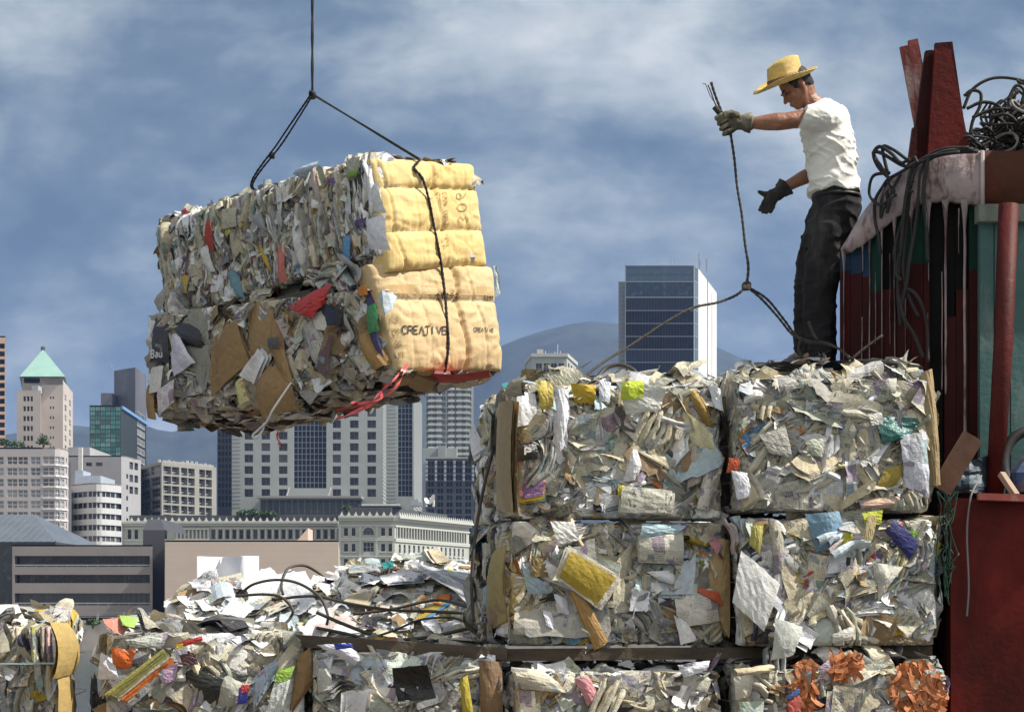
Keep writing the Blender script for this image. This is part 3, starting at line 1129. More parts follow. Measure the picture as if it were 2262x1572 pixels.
for x, y in ((1546, 577), (1548, 583), (1561, 574), (1450, 578)):
    mb.tube([P(x - 3, y, 612), P(x + 3, y, 612)], .1, 5)
mb.build('antenna', mat('antenna_grey', (0.22, 0.24, 0.26), 0.5), b)

# pink windowless hall, its wedge, and the white curved screen before it
pts = fp((365, 285), (748, 285), (750, 330), (365, 330))
b = bld('tiled_hall', 'windowless pink-beige tiled hall wall below the cream hotel', pts)
mb = MB()
zt = PZ(1193, 285)
shell(mb, pts, LAND, zt)
mb.prism(pts, zt - .2, zt)
mt = D.materials.new('pink_tile')
mt.use_nodes = True
t = NT(mt.node_tree)
bs = mt.node_tree.nodes['Principled BSDF']
sp_ = t.n('ShaderNodeSeparateXYZ')
t.link(t.n('ShaderNodeTexCoord').outputs['Object'], sp_.inputs[0])
ln = t.math('FRACT', t.math('MULTIPLY', sp_.outputs[2], 1.15))
ln = t.math('LESS_THAN', ln, 0.10)
wob = t.noise(t.scaled(t.n('ShaderNodeTexCoord').outputs['Object'], (1, 1, 2.0)), 0.25, 5, 0.6)
c_ = t.mix(t.ramp(wob, [(.3, 0.0), (.7, 1.0)]), (0.50, 0.41, 0.35, 1), (0.545, 0.45, 0.385, 1))
c_ = t.mix(t.math('MULTIPLY', ln, 0.22), c_, (0.40, 0.30, 0.26, 1))
t.link(c_, bs.inputs['Base Color'])
bs.inputs['Roughness'].default_value = 0.6
mb.build('wall', mt, b)
mb = MB()
x0, x1, y0, y1 = PX(640, 320), PX(680, 320), 320, 328
mb.add([(x0, y0, zt - .2), (x1, y0, zt - .2), (x1, y0, PZ(1166, 320)), (x0, y1, zt - .2), (x1, y1, zt - .2), (x1, y1, PZ(1166, 320))],
       [(0, 1, 2), (5, 4, 3), (0, 2, 5, 3), (1, 4, 5, 2)])
mb.build('roof_wedge', mt, b)

vs, fs = [], []
n = 28
for k in range(n + 1):
    s = k / n
    x = PX(435 + 136 * s, 268)
    y = 268 + 3.2 * math.sin(math.pi * min(1, s / .62)) ** 1.0 * (1 if s < .62 else 0) - (0 if s < .62 else 2.0 * math.sin(math.pi * (s - .62) / .38) - 0.0)
    for dy in (0, .5):
        vs += [(x, y + dy, LAND), (x, y + dy, PZ(1228, 268))]
for k in range(n):
    a = 4 * k
    fs += [(a, a + 4, a + 5, a + 1), (a + 6, a + 2, a + 3, a + 7), (a + 1, a + 5, a + 7, a + 3)]
fs += [(0, 1, 3, 2), (4 * n + 1, 4 * n, 4 * n + 2, 4 * n + 3)]
o = mesh_obj('curved_screen', vs, fs, mat('white_screen', (0.70, 0.70, 0.72), 0.6, 0.03), smooth=True)
tag(o, 'tall white curved screen wall standing before the pink-beige hall', 'screen')

# low brown-grey building with three long openings
pts = fp((27, 290), (337, 290), (337, 318), (27, 318))
b = bld('car_park', 'low brown-grey building with three long dark band openings', pts)
mb = MB()
zt = PZ(1203, 290)
f1 = Front(pts[0], pts[1])
hl = pxholes(f1, [(32, 331)], [(1227, 1251), (1268.5, 1287), (1309.5, 1336), (1360, 1378)])
m_brown = mat('brown_grey_cladding', (0.25, 0.228, 0.222), 0.75, 0.07, 0.3)
facade(mb, f1, LAND, zt, hl, 1.6)
shell(mb, pts, LAND, zt, (0,))
mb.prism(pts, zt - .2, zt)
mb.build('wall', m_brown, b)
g_inn = mat_glass('lobby_glass', (0.012, 0.015, 0.02), 0.1, 0.2, (0.16, 0.17, 0.18), 0.55)
put_windows(b, f1, hl, 1.6, 26, 1, 0.06, g_inn, m_dframe, 'window_band')
for y in (1247.5, 1331.5):
    mb = MB()
    mb.bar(f1.at(f1.u(32), PZ(y, 290), -.15), f1.at(f1.u(331), PZ(y, 290), -.15), .12, .18)
    for k in range(14):
        u = f1.u(32 + 23 * k)
        mb.bar(f1.at(u, PZ(y + 4, 290), -.15), f1.at(u, PZ(y, 290), -.15), .08, .08, f1.n)
    mb.build('handrail', m_frame, b)

# dark slab and glass-roofed block by it
pts = fp((316, 312), (364, 312), (364, 334), (316, 334))
b = bld('dark_slab', 'dark grey stair slab between the brown-grey building and the pink-beige hall', pts)
mb = MB()
zt = PZ(1170, 312)
shell(mb, pts, LAND, zt)
mb.add([(pts[0][0], 312, zt), (pts[1][0], 312, zt), (pts[1][0], 334, zt), (pts[0][0], 334, zt), (pts[0][0], 316, PZ(1146, 316)), (pts[0][0] + 2.1, 316, PZ(1146, 316)), (pts[0][0] + 2.1, 334, PZ(1146, 316)), (pts[0][0], 334, PZ(1146, 316))],
       [(0, 1, 5, 4), (1, 2, 6, 5), (4, 5, 6, 7), (3, 0, 4, 7)])
mb.build('wall', mat('charcoal_slab', (0.06, 0.06, 0.068), 0.5, 0.15, 0.2), b)

pts = fp((-90, 330), (122, 330), (122, 372), (-90, 372))
b = bld('glass_hall', 'dark glass hall with a sloping grey glazed roof at the left edge', pts)
zt, zr = PZ(1196, 330), PZ(1136, 350)
mb = MB()
shell(mb, pts, LAND, zt)
mb.build('wall', mat_glass('hall_glass', (0.02, 0.024, 0.028), 0.12, 0.2, (0.15, 0.16, 0.14), 0.5), b)
mb = MB()
x0, x1, xr = pts[0][0], pts[1][0], PX(76, 350)
mb.add([(x0, 330, zt), (x1, 330, zt), (x1, 372, zt), (x0, 372, zt), (x0, 350, zr), (xr, 350, zr)],
       [(0, 1, 5, 4), (1, 2, 5), (2, 3, 4, 5), (3, 0, 4)])
mb.build('glass_roof', mat('roof_glazing', (0.10, 0.115, 0.135), 0.3, 0.2, 0.3, spec=0.8), b)
mb = MB()
for k in range(14):
    q = k / 13
    xb = x0 + (x1 - x0) * q
    e = min(1.0, (x1 - xb) / (x1 - xr) + .02)
    mb.bar((xb, 330, zt + .08), (xb, 330 + 20 * e, zt + (zr - zt) * e + .08), .12, .10)
mb.build('glazing_bar', mat('glazing_bar', (0.15, 0.165, 0.185), 0.5), b, kind='stuff')


# ------------------------------------------------------------------ bushes on roofs and the quay
def leaf_cluster(rs, c, rx, rz, n, size):
    vs, fs = [], []
    for i in range(n):
        a, b_ = rs.uniform(0, 2 * math.pi), rs.uniform(-0.2, 1)
        q = rs.uniform(.35, 1) * (0.75 + .35 * mnoise.noise(Vector((math.cos(a) * 2 + c.x, math.sin(a) * 2, b_ * 3))))
        p = c + Vector((rx * q * math.cos(a) * math.sqrt(max(0, 1 - b_ * b_ * .8)), rx * q * math.sin(a), rz * q * b_))
        n_ = Vector((rs.gauss(0, 1), rs.gauss(0, 1), rs.gauss(0.4, 1))).normalized()
        s = n_.orthogonal().normalized() * size * rs.uniform(.6, 1.3)
        u = n_.cross(s) * .6
        k = len(vs)
        vs += [p - s, p + u, p + s, p - u]
        fs.append((k, k + 1, k + 2, k + 3))
    return vs, fs


rs = random.Random(9)
m_leaf = mat('bush_leaf', (0.055, 0.10, 0.035), 0.7, 0.5, 0.6)
m_stem = mat('bush_stem', (0.10, 0.08, 0.05), 0.9)


def bush(c, rx, rz, n, label, group=None):
    root = thing('bush', label, 'bush', c, group)
    vs, fs = leaf_cluster(rs, Vector(c) + Vector((0, 0, rz * .35)), rx, rz, n, rx * .16)
    mesh_obj('foliage', vs, fs, m_leaf, root)
    mb = MB()
    for k in range(4):
        mb.tube([Vector(c) - Vector((0, 0, .3)), Vector(c) + Vector((rs.uniform(-.4, .4) * rx, rs.uniform(-.3, .3) * rx, rz * .6))], [rx * .05, rx * .015], 5)
    mb.build('stem', m_stem, root)


for px, py, Y, rx, rz, lb in [
        (10, 986, 403, 1.6, 1.8, 'round green bush on the rounded hotel roof, at the roof edge under the orange tower'),
        (32, 987, 403, 1.3, 1.4, 'middle small green bush of the row on the rounded hotel roof'),
        (48, 987, 403, 1.0, 1.3, 'small green bush on the rounded hotel roof, nearest the taller bush'),
        (96, 985, 403, 1.7, 2.6, 'tall dark bush on the rounded hotel roof below the pyramid tower')]:
    bush(P(px, py + 3, Y), rx, rz, 260, lb)
for px, py, Y, rx, rz, lb in [
        (548, 1139, 447, 3.4, 1.3, 'long low bush on the cream hotel wing roof, left of the glass podium'),
        (592, 1142, 447, 3.0, 1.2, 'low bush on the cream hotel wing roof, right below the glass podium'),
        (765, 1128, 447, 1.6, 1.2, 'small bush on the cream hotel roof beside the corner block')]:
    bush(P(px, py, Y), rx, rz, 220, lb)
for px, py, Y, rx, rz, lb in [
        (212, 1412, 225, 0.0, 0.0, ''), ]:
    bush((PX(205, 229.0), 229.0, LAND + 0.3), 1.1, 0.75, 420, 'green bush hanging over the quay wall between the two left bales')
# ------------------------------------------------------------------ waste paper
def paper_material(name, rough=0.62, spec=0.35):
    m = D.materials.new(name)
    m.use_nodes = True
    t = NT(m.node_tree)
    b = m.node_tree.nodes['Principled BSDF']
    at = t.n('ShaderNodeAttribute', attribute_name='col')
    uv = t.n('ShaderNodeAttribute', attribute_name='puv').outputs['Vector']
    pr = at.outputs['Alpha']
    base = at.outputs['Color']
    # columns of grey text
    vor = t.n('ShaderNodeTexVoronoi', distance='CHEBYCHEV', feature='F1')
    t.link(t.scaled(uv, (15, 11, 1)), vor.inputs['Vector'])
    vor.inputs['Scale'].default_value = 1.0
    vor.inputs['Randomness'].default_value = 0.7
    cell = t.n('ShaderNodeSeparateColor')
    t.link(vor.outputs['Color'], cell.inputs[0])
    sx = t.n('ShaderNodeSeparateXYZ')
    t.link(uv, sx.inputs[0])
    lines = t.math('SINE', t.math('MULTIPLY', sx.outputs[1], 700.0))
    letters = t.noise(t.scaled(uv, (240, 90, 1)), 1.0, 2, 0.6)
    txt = t.math('MULTIPLY', t.math('GREATER_THAN', lines, -0.2), t.math('GREATER_THAN', letters, 0.47))
    txt = t.math('MULTIPLY', txt, t.math('LESS_THAN', vor.outputs['Distance'], 0.46))
    txt = t.math('MULTIPLY', txt, t.math('GREATER_THAN', cell.outputs[0], 0.30))
    # bold heading strokes
    head = t.noise(t.scaled(uv, (70, 26, 1), (3, 1, 0)), 1.0, 1, 0.4)
    hm = t.math('MULTIPLY', t.math('GREATER_THAN', head, 0.58), t.math('GREATER_THAN', cell.outputs[1], 0.88))
    ink = t.math('MAXIMUM', t.math('MULTIPLY', txt, 0.55), t.math('MULTIPLY', hm, 0.7))
    ink = t.math('MULTIPLY', ink, t.math('MINIMUM', t.math('MULTIPLY', pr, 1.6), 1.0))
    # printed pictures and coloured blocks
    hue = t.n('ShaderNodeHueSaturation')
    t.link(vor.outputs['Color'], hue.inputs['Color'])
    hue.inputs['Saturation'].default_value = 0.55
    hue.inputs['Value'].default_value = 0.55
    pic = t.noise(t.scaled(uv, (40, 40, 1)), 1.0, 5, 0.7)
    picc = t.mix(t.ramp(pic, [(0.35, 0.15), (0.65, 0.9)]), hue.outputs[0], (0.08, 0.08, 0.09, 1))
    pm = t.math('MULTIPLY', t.math('GREATER_THAN', cell.outputs[2], 0.80), t.math('GREATER_THAN', pr, 0.35))
    c = t.mix(t.math('MULTIPLY', pm, 0.75), base, picc)
    c = t.mix(ink, c, (0.05, 0.05, 0.055, 1))
    # grime and damp
    co = t.n('ShaderNodeTexCoord').outputs['Object']
    gr = t.noise(co, 7.0, 6, 0.65)
    c = t.mix(t.ramp(gr, [(0.50, 0.0), (0.80, 0.45)]), c, t.mix(0.6, c, (0.17, 0.145, 0.10, 1)))
    mo = t.noise(co, 34.0, 4, 0.6)
    c = t.mix(1.0, c, t.ramp(mo, [(0.3, 0.84), (0.7, 1.08)]), 'MULTIPLY')
    t.link(c, b.inputs['Base Color'])
    b.inputs['Roughness'].default_value = rough
    b.inputs['Specular IOR Level'].default_value = spec
    bn = t.n('ShaderNodeBump')
    bn.inputs['Strength'].default_value = 0.55
    bn.inputs['Distance'].default_value = 0.012
    t.link(t.noise(co, 42.0, 4, 0.65, 0.6), bn.inputs['Height'])
    t.link(bn.outputs[0], b.inputs['Normal'])
    return m


M_PAPER = paper_material('waste_paper')
M_PLASTIC = paper_material('waste_plastic', 0.28, 0.5)

NEWS = [(.33, .33, .28), (.41, .43, .35), (.54, .48, .34), (.60, .545, .41), (.47, .43, .31), (.65, .60, .47), (.53, .51, .41), (.57, .49, .33), (.43, .40, .31), (.62, .59, .50)]
GREY = [(.24, .24, .22), (.42, .41, .37), (.34, .33, .30), (.50, .49, .45), (.55, .54, .52), (.44, .45, .46)]
WHITE = [(.82, .82, .82), (.76, .78, .82), (.84, .82, .77), (.70, .71, .74)]
BROWN = [(.36, .245, .125), (.30, .20, .10), (.44, .31, .17), (.26, .18, .10)]
PALEC = [(.52, .60, .66), (.56, .62, .54), (.66, .54, .52), (.45, .56, .60), (.64, .58, .36)]
BRIGHT = [(.55, .38, .04), (.42, .30, .03), (.48, .05, .04), (.06, .11, .38), (.03, .22, .22), (.62, .20, .05), (.62, .28, .32),
          (.22, .42, .62), (.25, .42, .10), (.58, .55, .05), (.22, .14, .36), (.50, .08, .10), (.10, .28, .50)]
DARK = [(.03, .03, .035), (.05, .05, .06), (.09, .08, .07), (.04, .05, .09)]


class Soup:
    """many loose sheets gathered into one mesh"""
    def __init__(self):
        self.v, self.q, self.c, self.uv, self.n = [], [], [], [], 0

    press = None

    def grid(self, Pt, col, pr, uv):
        nu, nv = Pt.shape[:2]
        if self.press is not None:      # the baler's plate: whatever sticks out is pushed back towards the face
            c0, n0, lim = self.press[:3]
            d = (Pt - c0) @ n0
            f = np.where(d > 0, lim * np.tanh(d / lim), np.where(d < -.05, -.05 + (d + .05) * .6, d))
            Pt = Pt + (f - d)[..., None] * n0
            for (g, T, L) in (self.press[3] if len(self.press) > 3 else ()):   # wraps round the edges of the face
                s = (Pt - g) @ T
                for o, sg in ((s - L, 1), (-s, -1)):
                    over = np.maximum(0, o + .012)
                    Pt = Pt - (over - .018 * np.tanh(over / .018))[..., None] * T * sg - (over * .9)[..., None] * n0
        idx = np.arange(nu * nv).reshape(nu, nv) + self.n
        q = np.stack([idx[:-1, :-1], idx[1:, :-1], idx[1:, 1:], idx[:-1, 1:]], -1).reshape(-1, 4)
        self.v.append(Pt.reshape(-1, 3))
        self.q.append(q)
        c = np.empty((nu * nv, 4))
        c[:, :3] = col
        c[:, 3] = pr
        self.c.append(c)
        self.uv.append(uv.reshape(-1, 3))
        self.n += nu * nv

    def build(self, name, m, parent, label=None, kind=None, smooth=False):
        org = np.array(origin(parent)) if parent is not None else np.zeros(3)
        V = np.concatenate(self.v) - org
        Q = np.concatenate(self.q)
        me = D.meshes.new(name)
        me.vertices.add(len(V))
        me.vertices.foreach_set('co', V.astype(np.float32).ravel())
        me.loops.add(len(Q) * 4)
        me.loops.foreach_set('vertex_index', Q.astype(np.int32).ravel())
        me.polygons.add(len(Q))
        me.polygons.foreach_set('loop_start', np.arange(0, len(Q) * 4, 4, dtype=np.int32))
        me.polygons.foreach_set('loop_total', np.full(len(Q), 4, dtype=np.int32))
        me.polygons.foreach_set('use_smooth', np.full(len(Q), smooth))
        a = me.attributes.new('col', 'FLOAT_COLOR', 'POINT')
        a.data.foreach_set('color', np.concatenate(self.c).astype(np.float32).ravel())
        a = me.attributes.new('puv', 'FLOAT_VECTOR', 'POINT')
        a.data.foreach_set('vector', np.concatenate(self.uv).astype(np.float32).ravel())
        me.update(calc_edges=True)
        return link_mesh(name, me, m, parent, label, kind)


def unit(v):
    return v / (np.linalg.norm(v) + 1e-12)


def rot_about(v, k, a):
    c, s = math.cos(a), math.sin(a)
    return v * c + np.cross(k, v) * s + k * np.dot(k, v) * (1 - c)


def crease(rg, U, V, amp, k=4):
    """origami-like crumple: ridges and valleys across the sheet"""
    z = np.zeros_like(U)
    for _ in range(k):
        a = rg.uniform(0, math.pi)
        d = U * math.cos(a) + V * math.sin(a)
        z += rg.uniform(-1, 1) * np.abs(d - rg.uniform(-.35, .35))
    z -= z.mean()
    return z * amp


def sheet_points(rg, w, h, nu, nv, crumple=0.12, bend=0.3, torn=0.05):
    u = np.linspace(-.5, .5, nu)
    v_ = np.linspace(-.5, .5, nv)
    U, V = np.meshgrid(u, v_, indexing='ij')
    s = math.sqrt(w * h)
    z = crease(rg, U, V, crumple * s, 4) + crease(rg, U * 2.3, V * 2.3, crumple * s * .30, 6)
    a = rg.uniform(0, math.pi)
    d = U * math.cos(a) + V * math.sin(a)
    z += bend * s * d * d * rg.choice([-1, -1, 1])
    # corners and edges folded over
    if rg.random() < .45:
        c = rg.uniform(.12, .4)
        e = np.maximum(0, U * rg.choice([-1, 1]) + V * rg.choice([-1, 1]) - c)
        z += e * s * rg.uniform(.4, 1.3)
    jx = rg.normal(0, torn, U.shape)
    jy = rg.normal(0, torn, U.shape)
    edge = np.maximum(np.abs(U), np.abs(V)) > .499
    return (U + jx * (.5 + edge)) * w, (V + jy * (.5 + edge)) * h, z, U, V


def add_sheet(S, rg, c, t, b, n, w, h, col, pr=0.5, crumple=0.12, bend=0.3, torn=0.03, nu=6, nv=6):
    x, y, z, U, V = sheet_points(rg, w, h, nu, nv, crumple, bend, torn)
    Pt = c + x[..., None] * t + y[..., None] * b + z[..., None] * n
    o = rg.uniform(0, 40, 2)
    uv = np.stack([U * w + o[0], V * h + o[1], np.zeros_like(U)], -1)
    S.grid(Pt, col, pr, uv)


def add_stack(S, rg, c, t, b, n, w, h, k, cols, pr, crumple=0.07, bend=0.4, gap=.006):
    """folded newspapers: several leaves lying on each other, seen at their edges"""
    x, y, z, U, V = sheet_points(rg, w, h, 6, 5, crumple, bend, 0.0)
    for i in range(k):
        dx, dy = rg.normal(0, .012, 2)
        zz = z * (1 + .05 * i) + gap * i * (1 + .8 * rg.random()) + crease(rg, U, V, .01, 2)
        Pt = c + (x + dx)[..., None] * t + (y + dy)[..., None] * b + zz[..., None] * n
        o = rg.uniform(0, 40, 2)
        uv = np.stack([U * w + o[0], V * h + o[1], np.zeros_like(U)], -1)
        S.grid(Pt, np.array(cols[rg.integers(len(cols))]) * rg.uniform(.85, 1.05), pr, uv)


def add_spines(S, rg, c, t, b, n, L, k, cols, pr, r0=.009, depth=.05, bow=0.0):
    """folded papers standing on edge, their rounded folds to the outside; b runs along the folds"""
    nl = 7
    s = np.linspace(-.5, .5, nl)
    off = 0.0
    lean = rg.normal(0, .10)
    for i in range(k):
        r = r0 * rg.uniform(.5, 1.7)
        off += r * 1.9
        Li = L * rg.uniform(.65, 1.1)
        sh = rg.normal(0, .04) * L
        bowx = (bow + rg.normal(0, .012)) * 4 * s * s + lean * s * L + rg.normal(0, .004, nl)
        nz = rg.normal(0, .010) + crease(rg, s[:, None], s[:, None], .05 * rg.random(), 3)[:, 0] - .02 * (2 * np.abs(s)) ** 4
        prof = np.array([(-1, -depth), (-1.0, 0), (-.55, r * .9), (.15, r * 1.15), (.8, r * .7), (1.05, -.004), (1.0, -depth)])
        tw = 1 + .25 * np.sin(s * rg.uniform(3, 8) + rg.uniform(0, 6))
        X = off + r * prof[None, :, 0] * tw[:, None] + bowx[:, None]
        Z = prof[None, :, 1] + nz[:, None]
        Pt = c + X[..., None] * t + ((s * Li + sh)[:, None, None]) * b + Z[..., None] * n
        o = rg.uniform(0, 40, 2)
        uv = np.stack([np.broadcast_to(np.array([0, .05, .06, .068, .076, .086, .136]) + o[0], X.shape), np.broadcast_to((s * Li)[:, None] + o[1], X.shape), np.zeros_like(X)], -1)
        S.grid(Pt, np.array(cols[rg.integers(len(cols))]) * rg.uniform(.8, 1.08), pr, uv)


def add_ribbon(S, rg, c, t, b, n, L, w, col):
    """a shredded strip, curled"""
    s = np.linspace(0, 1, 8)
    k1, k2 = rg.uniform(-1.6, 1.6), rg.uniform(-4, 4)
    x = np.cumsum(np.cos(k1 * s)) * L / 8
    y = np.cumsum(np.sin(k1 * s)) * L / 8
    z = .12 * L * np.sin(k2 * s + rg.uniform(0, 6))
    tw = rg.uniform(-.8, .8) * s + rg.normal(0, .5)
    Cc = c + x[:, None] * t + y[:, None] * b + z[:, None] * n
    side = (np.cos(tw)[:, None] * b + np.sin(tw)[:, None] * n) * w / 2
    Pt = np.stack([Cc - side, Cc + side], 1)
    S.grid(Pt, col, 0.0, np.zeros((8, 2, 3)))


# faces of a bale in its own axes: i to the right along the front, j away into the depth, k up
FACE = {'front': (1, 0, 0, 2), 'back': (1, 1, 0, 2), 'left': (0, 0, 1, 2), 'right': (0, 1, 1, 2), 'top': (2, 1, 0, 1), 'bottom': (2, 0, 0, 1)}


class Hexa:
    def __init__(self, corners, rad=0.06, bulge=0.03):
        self.c = np.array([[[np.array(corners[(i, j, k)], float) for k in (0, 1)] for j in (0, 1)] for i in (0, 1)])
        self.size = np.array([np.linalg.norm(self.c[1, 0, 0] - self.c[0, 0, 0]), np.linalg.norm(self.c[0, 1, 0] - self.c[0, 0, 0]), np.linalg.norm(self.c[0, 0, 1] - self.c[0, 0, 0])])
        self.rad, self.bulge = rad, bulge
        self.mid = self.c.reshape(-1, 3).mean(0)

    def tri(self, p):
        i, j, k = p
        c = self.c
        return ((c[0, 0, 0] * (1 - i) + c[1, 0, 0] * i) * (1 - j) + (c[0, 1, 0] * (1 - i) + c[1, 1, 0] * i) * j) * (1 - k) + \
               ((c[0, 0, 1] * (1 - i) + c[1, 0, 1] * i) * (1 - j) + (c[0, 1, 1] * (1 - i) + c[1, 1, 1] * i) * j) * k

    def surf(self, face, a, b, out=0.0):
        """point on a face at fractions a, b with rounded edges and a bulging middle, and its frame"""
        ax, side, A, B = FACE[face]
        p = np.empty(3)
        p[ax], p[A], p[B] = side, a, b
        m = self.rad / self.size
        q = np.clip(p, m, 1 - m)
        d = (p - q) * self.size
        nn = np.zeros(3)
        nn[ax] = 1.0 if side else -1.0
        if np.linalg.norm(d) > 1e-9:
            dd = unit(d)
            p = q + dd * self.rad / self.size
            nn = unit(nn * .4 + dd)
        bl = self.bulge * (1 - (2 * a - 1) ** 4) * (1 - (2 * b - 1) ** 4)
        p[ax] += (1 if side else -1) * bl / self.size[ax]
        w = self.tri(p)
        e = 1e-3
        t3 = [unit(self.tri(p + np.eye(3)[x] * e) - w) for x in range(3)]
        g3 = []
        for x in range(3):
            q3 = unit(np.cross(t3[(x + 1) % 3], t3[(x + 2) % 3]))
            g3.append(q3 if np.dot(q3, t3[x]) > 0 else -q3)
        n = unit(nn[0] * g3[0] + nn[1] * g3[1] + nn[2] * g3[2])
        t = t3[A] if face not in ('left', 'back') else -t3[A]
        t = unit(t - n * np.dot(t, n))
        b_ = t3[B]
        b_ = unit(b_ - n * np.dot(b_, n) - t * np.dot(b_, t))
        return w + n * out, t, b_, n

    def px(self, face, x, y, out=0.0):
        """where the sight line through photo pixel x, y meets a face (pushed out by a little)"""
        ax, side, A, B = FACE[face]
        g = []
        for a, b in ((0, 0), (1, 0), (0, 1), (1, 1)):
            p = np.empty(3)
            p[ax], p[A], p[B] = side, a, b
            g.append(self.tri(p))
        n = unit(np.cross(g[1] - g[0], g[2] - g[0]))
        if np.dot(n, np.mean(g, axis=0) - self.mid) < 0:
            n = -n
        o = np.array([0, 0, CZ])
        out = out + .055
        d = np.array(P(x, y, 1.0)) - o
        base = np.mean(g, axis=0) + n * out
        s = np.dot(base - o, n) / np.dot(d, n)
        return o + d * s, n


def pick(rg, pal):
    r = rg.random() * sum(w for w, _ in pal)
    for w, cols in pal:
        r -= w
        if r <= 0:
            return cols
    return pal[-1][1]


MIXED = [(9, NEWS), (3.5, GREY), (4.6, WHITE), (1.0, BROWN), (1.0, PALEC), (.6, BRIGHT), (.8, DARK)]
NEWSY = [(12, NEWS), (4.5, GREY), (3.0, WHITE), (.5, BROWN), (.8, PALEC), (.4, BRIGHT), (.6, DARK)]
GREYY = [(8, NEWS), (6, GREY), (3.6, WHITE), (1.2, BROWN), (.8, PALEC), (.5, BRIGHT), (.4, DARK)]
SUNNY = [(5, NEWS[3:]), (10, WHITE), (1.0, BROWN), (1.8, PALEC), (.9, BRIGHT), (.2, DARK)]  # whiter mix that paints sunlight into the papers' colour


def fill_face(S, big, rg, H, face, n, style, pal, scale=1.0, amax=1.0):
    """cover one face of a bale with papers; big collects the largest ones as parts of their own"""
    ax, side, A_, B_ = FACE[face]
    g4 = []
    for a, b in ((0, 0), (1, 0), (0, 1)):
        p = np.empty(3)
        p[ax], p[A_], p[B_] = side, a, b
        g4.append(H.tri(p))
    wrap = [(g4[0], unit(g4[1] - g4[0]), np.linalg.norm(g4[1] - g4[0]) * (1.0 if amax == 1 else amax + .03)), (g4[0], unit(g4[2] - g4[0]), np.linalg.norm(g4[2] - g4[0]))]
    for _ in range(n):
        a, b = rg.random(), rg.random()
        if rg.random() < .25:      # more along the edges, where papers stick out
            if rg.random() < .5:
                b = rg.choice([rg.uniform(.93, 1.0), rg.uniform(0, .06)])
            else:
                a = rg.choice([rg.uniform(.95, 1.0), rg.uniform(0, .05)])
        a *= amax
        c, t, bb, nn = H.surf(face, a, b, rg.normal(.002, .026))
        cols = pick(rg, pal)
        col = np.array(cols[rg.integers(len(cols))]) * rg.uniform(.85, 1.08)
        pr = 0.0 if cols in (BROWN, DARK) else (rg.choice([0., .35, .8]) if cols in (WHITE, BRIGHT, PALEC) else rg.choice([.3, .6, .9]))
        r = rg.random()
        loose = .07 < a < .93 and face != 'left' and rg.random() < (.06 if face != 'top' else .04)
        S.press = (c, nn, rg.uniform(.04, .10)) if loose else (c, nn, rg.uniform(.018, .065), wrap)
        if style == 'spine':
            ang = rg.normal(0, .16)
            kind = 'spine' if r < .62 else ('strip' if r < .88 else 'sheet')
        elif style == 'flat':
            ang = rg.uniform(0, 6.28)
            kind = 'sheet' if r < .8 else 'stack'
        elif style == 'heap':
            ang = rg.uniform(0, 6.28)
            kind = 'sheet' if r < .78 else ('stack' if r < .93 else 'strip')
            S.press = (c, nn, rg.uniform(.015, .05))
        elif style == 'under':
            ang = rg.normal(0, .3)
            kind = 'stack' if r < .5 else 'sheet'
        else:
            ang = rg.uniform(0, 6.28)
            kind = 'spine' if r < .30 else ('stack' if r < .54 else ('strip' if r < .64 else 'sheet'))
        t2 = unit(t * math.cos(ang) + bb * math.sin(ang))
        b2 = unit(np.cross(nn, t2))
        if kind == 'spine':
            L = rg.uniform(.14, .36) * scale
            k = int(rg.integers(3, 8))
            add_spines(S, rg, c - nn * .012, t2, b2, nn, L, k, cols if rg.random() < .6 else NEWS, pr, rg.uniform(.008, .0145) * scale, .05, rg.normal(0, .03))
            continue
        ta = rg.normal(0, {'flat': .2, 'heap': .28}.get(style, .50))
        k = unit(t2 * math.cos(rg.uniform(0, 6.28)) + b2 * math.sin(rg.uniform(0, 6.28)))
        t3, b3, n3 = rot_about(t2, k, ta), rot_about(b2, k, ta), rot_about(nn, k, ta)
        if kind == 'stack':
            w, h = rg.uniform(.12, .27) * scale, rg.uniform(.08, .19) * scale
            add_stack(S, rg, c - nn * .02, t3, b3, n3, w, h, int(rg.integers(3, 7)), cols, pr, .07, rg.uniform(.1, .7))
        elif kind == 'strip':
            w, h = rg.uniform(.03, .07) * scale, rg.uniform(.16, .36) * scale
            add_sheet(S, rg, c, t3, b3, n3, w, h, col, pr, .18, .2, .05, 4, 8)
        else:
            s = rg.lognormal(-2.28, .46) * scale
            w, h = s * rg.uniform(.8, 1.4), s * rg.uniform(.7, 1.2)
            tgt = S
            if s > .17 * scale and len(big) < 26 and face in ('front', 'right', 'top') and style != 'under':
                tgt = Soup()
                big.append(tgt)
                tgt.press = S.press
            add_sheet(tgt, rg, c, t3, b3, n3, w, h, col, pr, rg.uniform(.10, .42), rg.uniform(.05, .8), .016, 10, 10)
    # small torn scraps and flecks caught between the larger papers
    if style in ('mix', 'spine', 'heap'):
        for _ in range(int(n * .9)):
            c, t, bb, nn = H.surf(face, rg.random() * amax, rg.random(), rg.normal(.016, .016))
            cols = pick(rg, [(4, NEWS), (5, WHITE), (1.5, PALEC), (1.3, BRIGHT), (1.2, DARK), (1, BROWN), (2, GREY)])
            ang, k = rg.uniform(0, 6.28), unit(rg.normal(0, 1, 3))
            t2 = unit(t * math.cos(ang) + bb * math.sin(ang))
            b2, ta = unit(np.cross(nn, t2)), rg.normal(0, .6)
            s = rg.uniform(.018, .055) * scale
            S.press = (c, nn, rg.uniform(.015, .04), wrap)
            add_sheet(S, rg, c, rot_about(t2, k, ta), rot_about(b2, k, ta), rot_about(nn, k, ta), s * rg.uniform(.5, 1.6), s * rg.uniform(.6, 2.4),
                      np.array(cols[rg.integers(len(cols))]) * rg.uniform(.85, 1.1), rg.choice([0., .6]), .3, .6, .03, 4, 4)


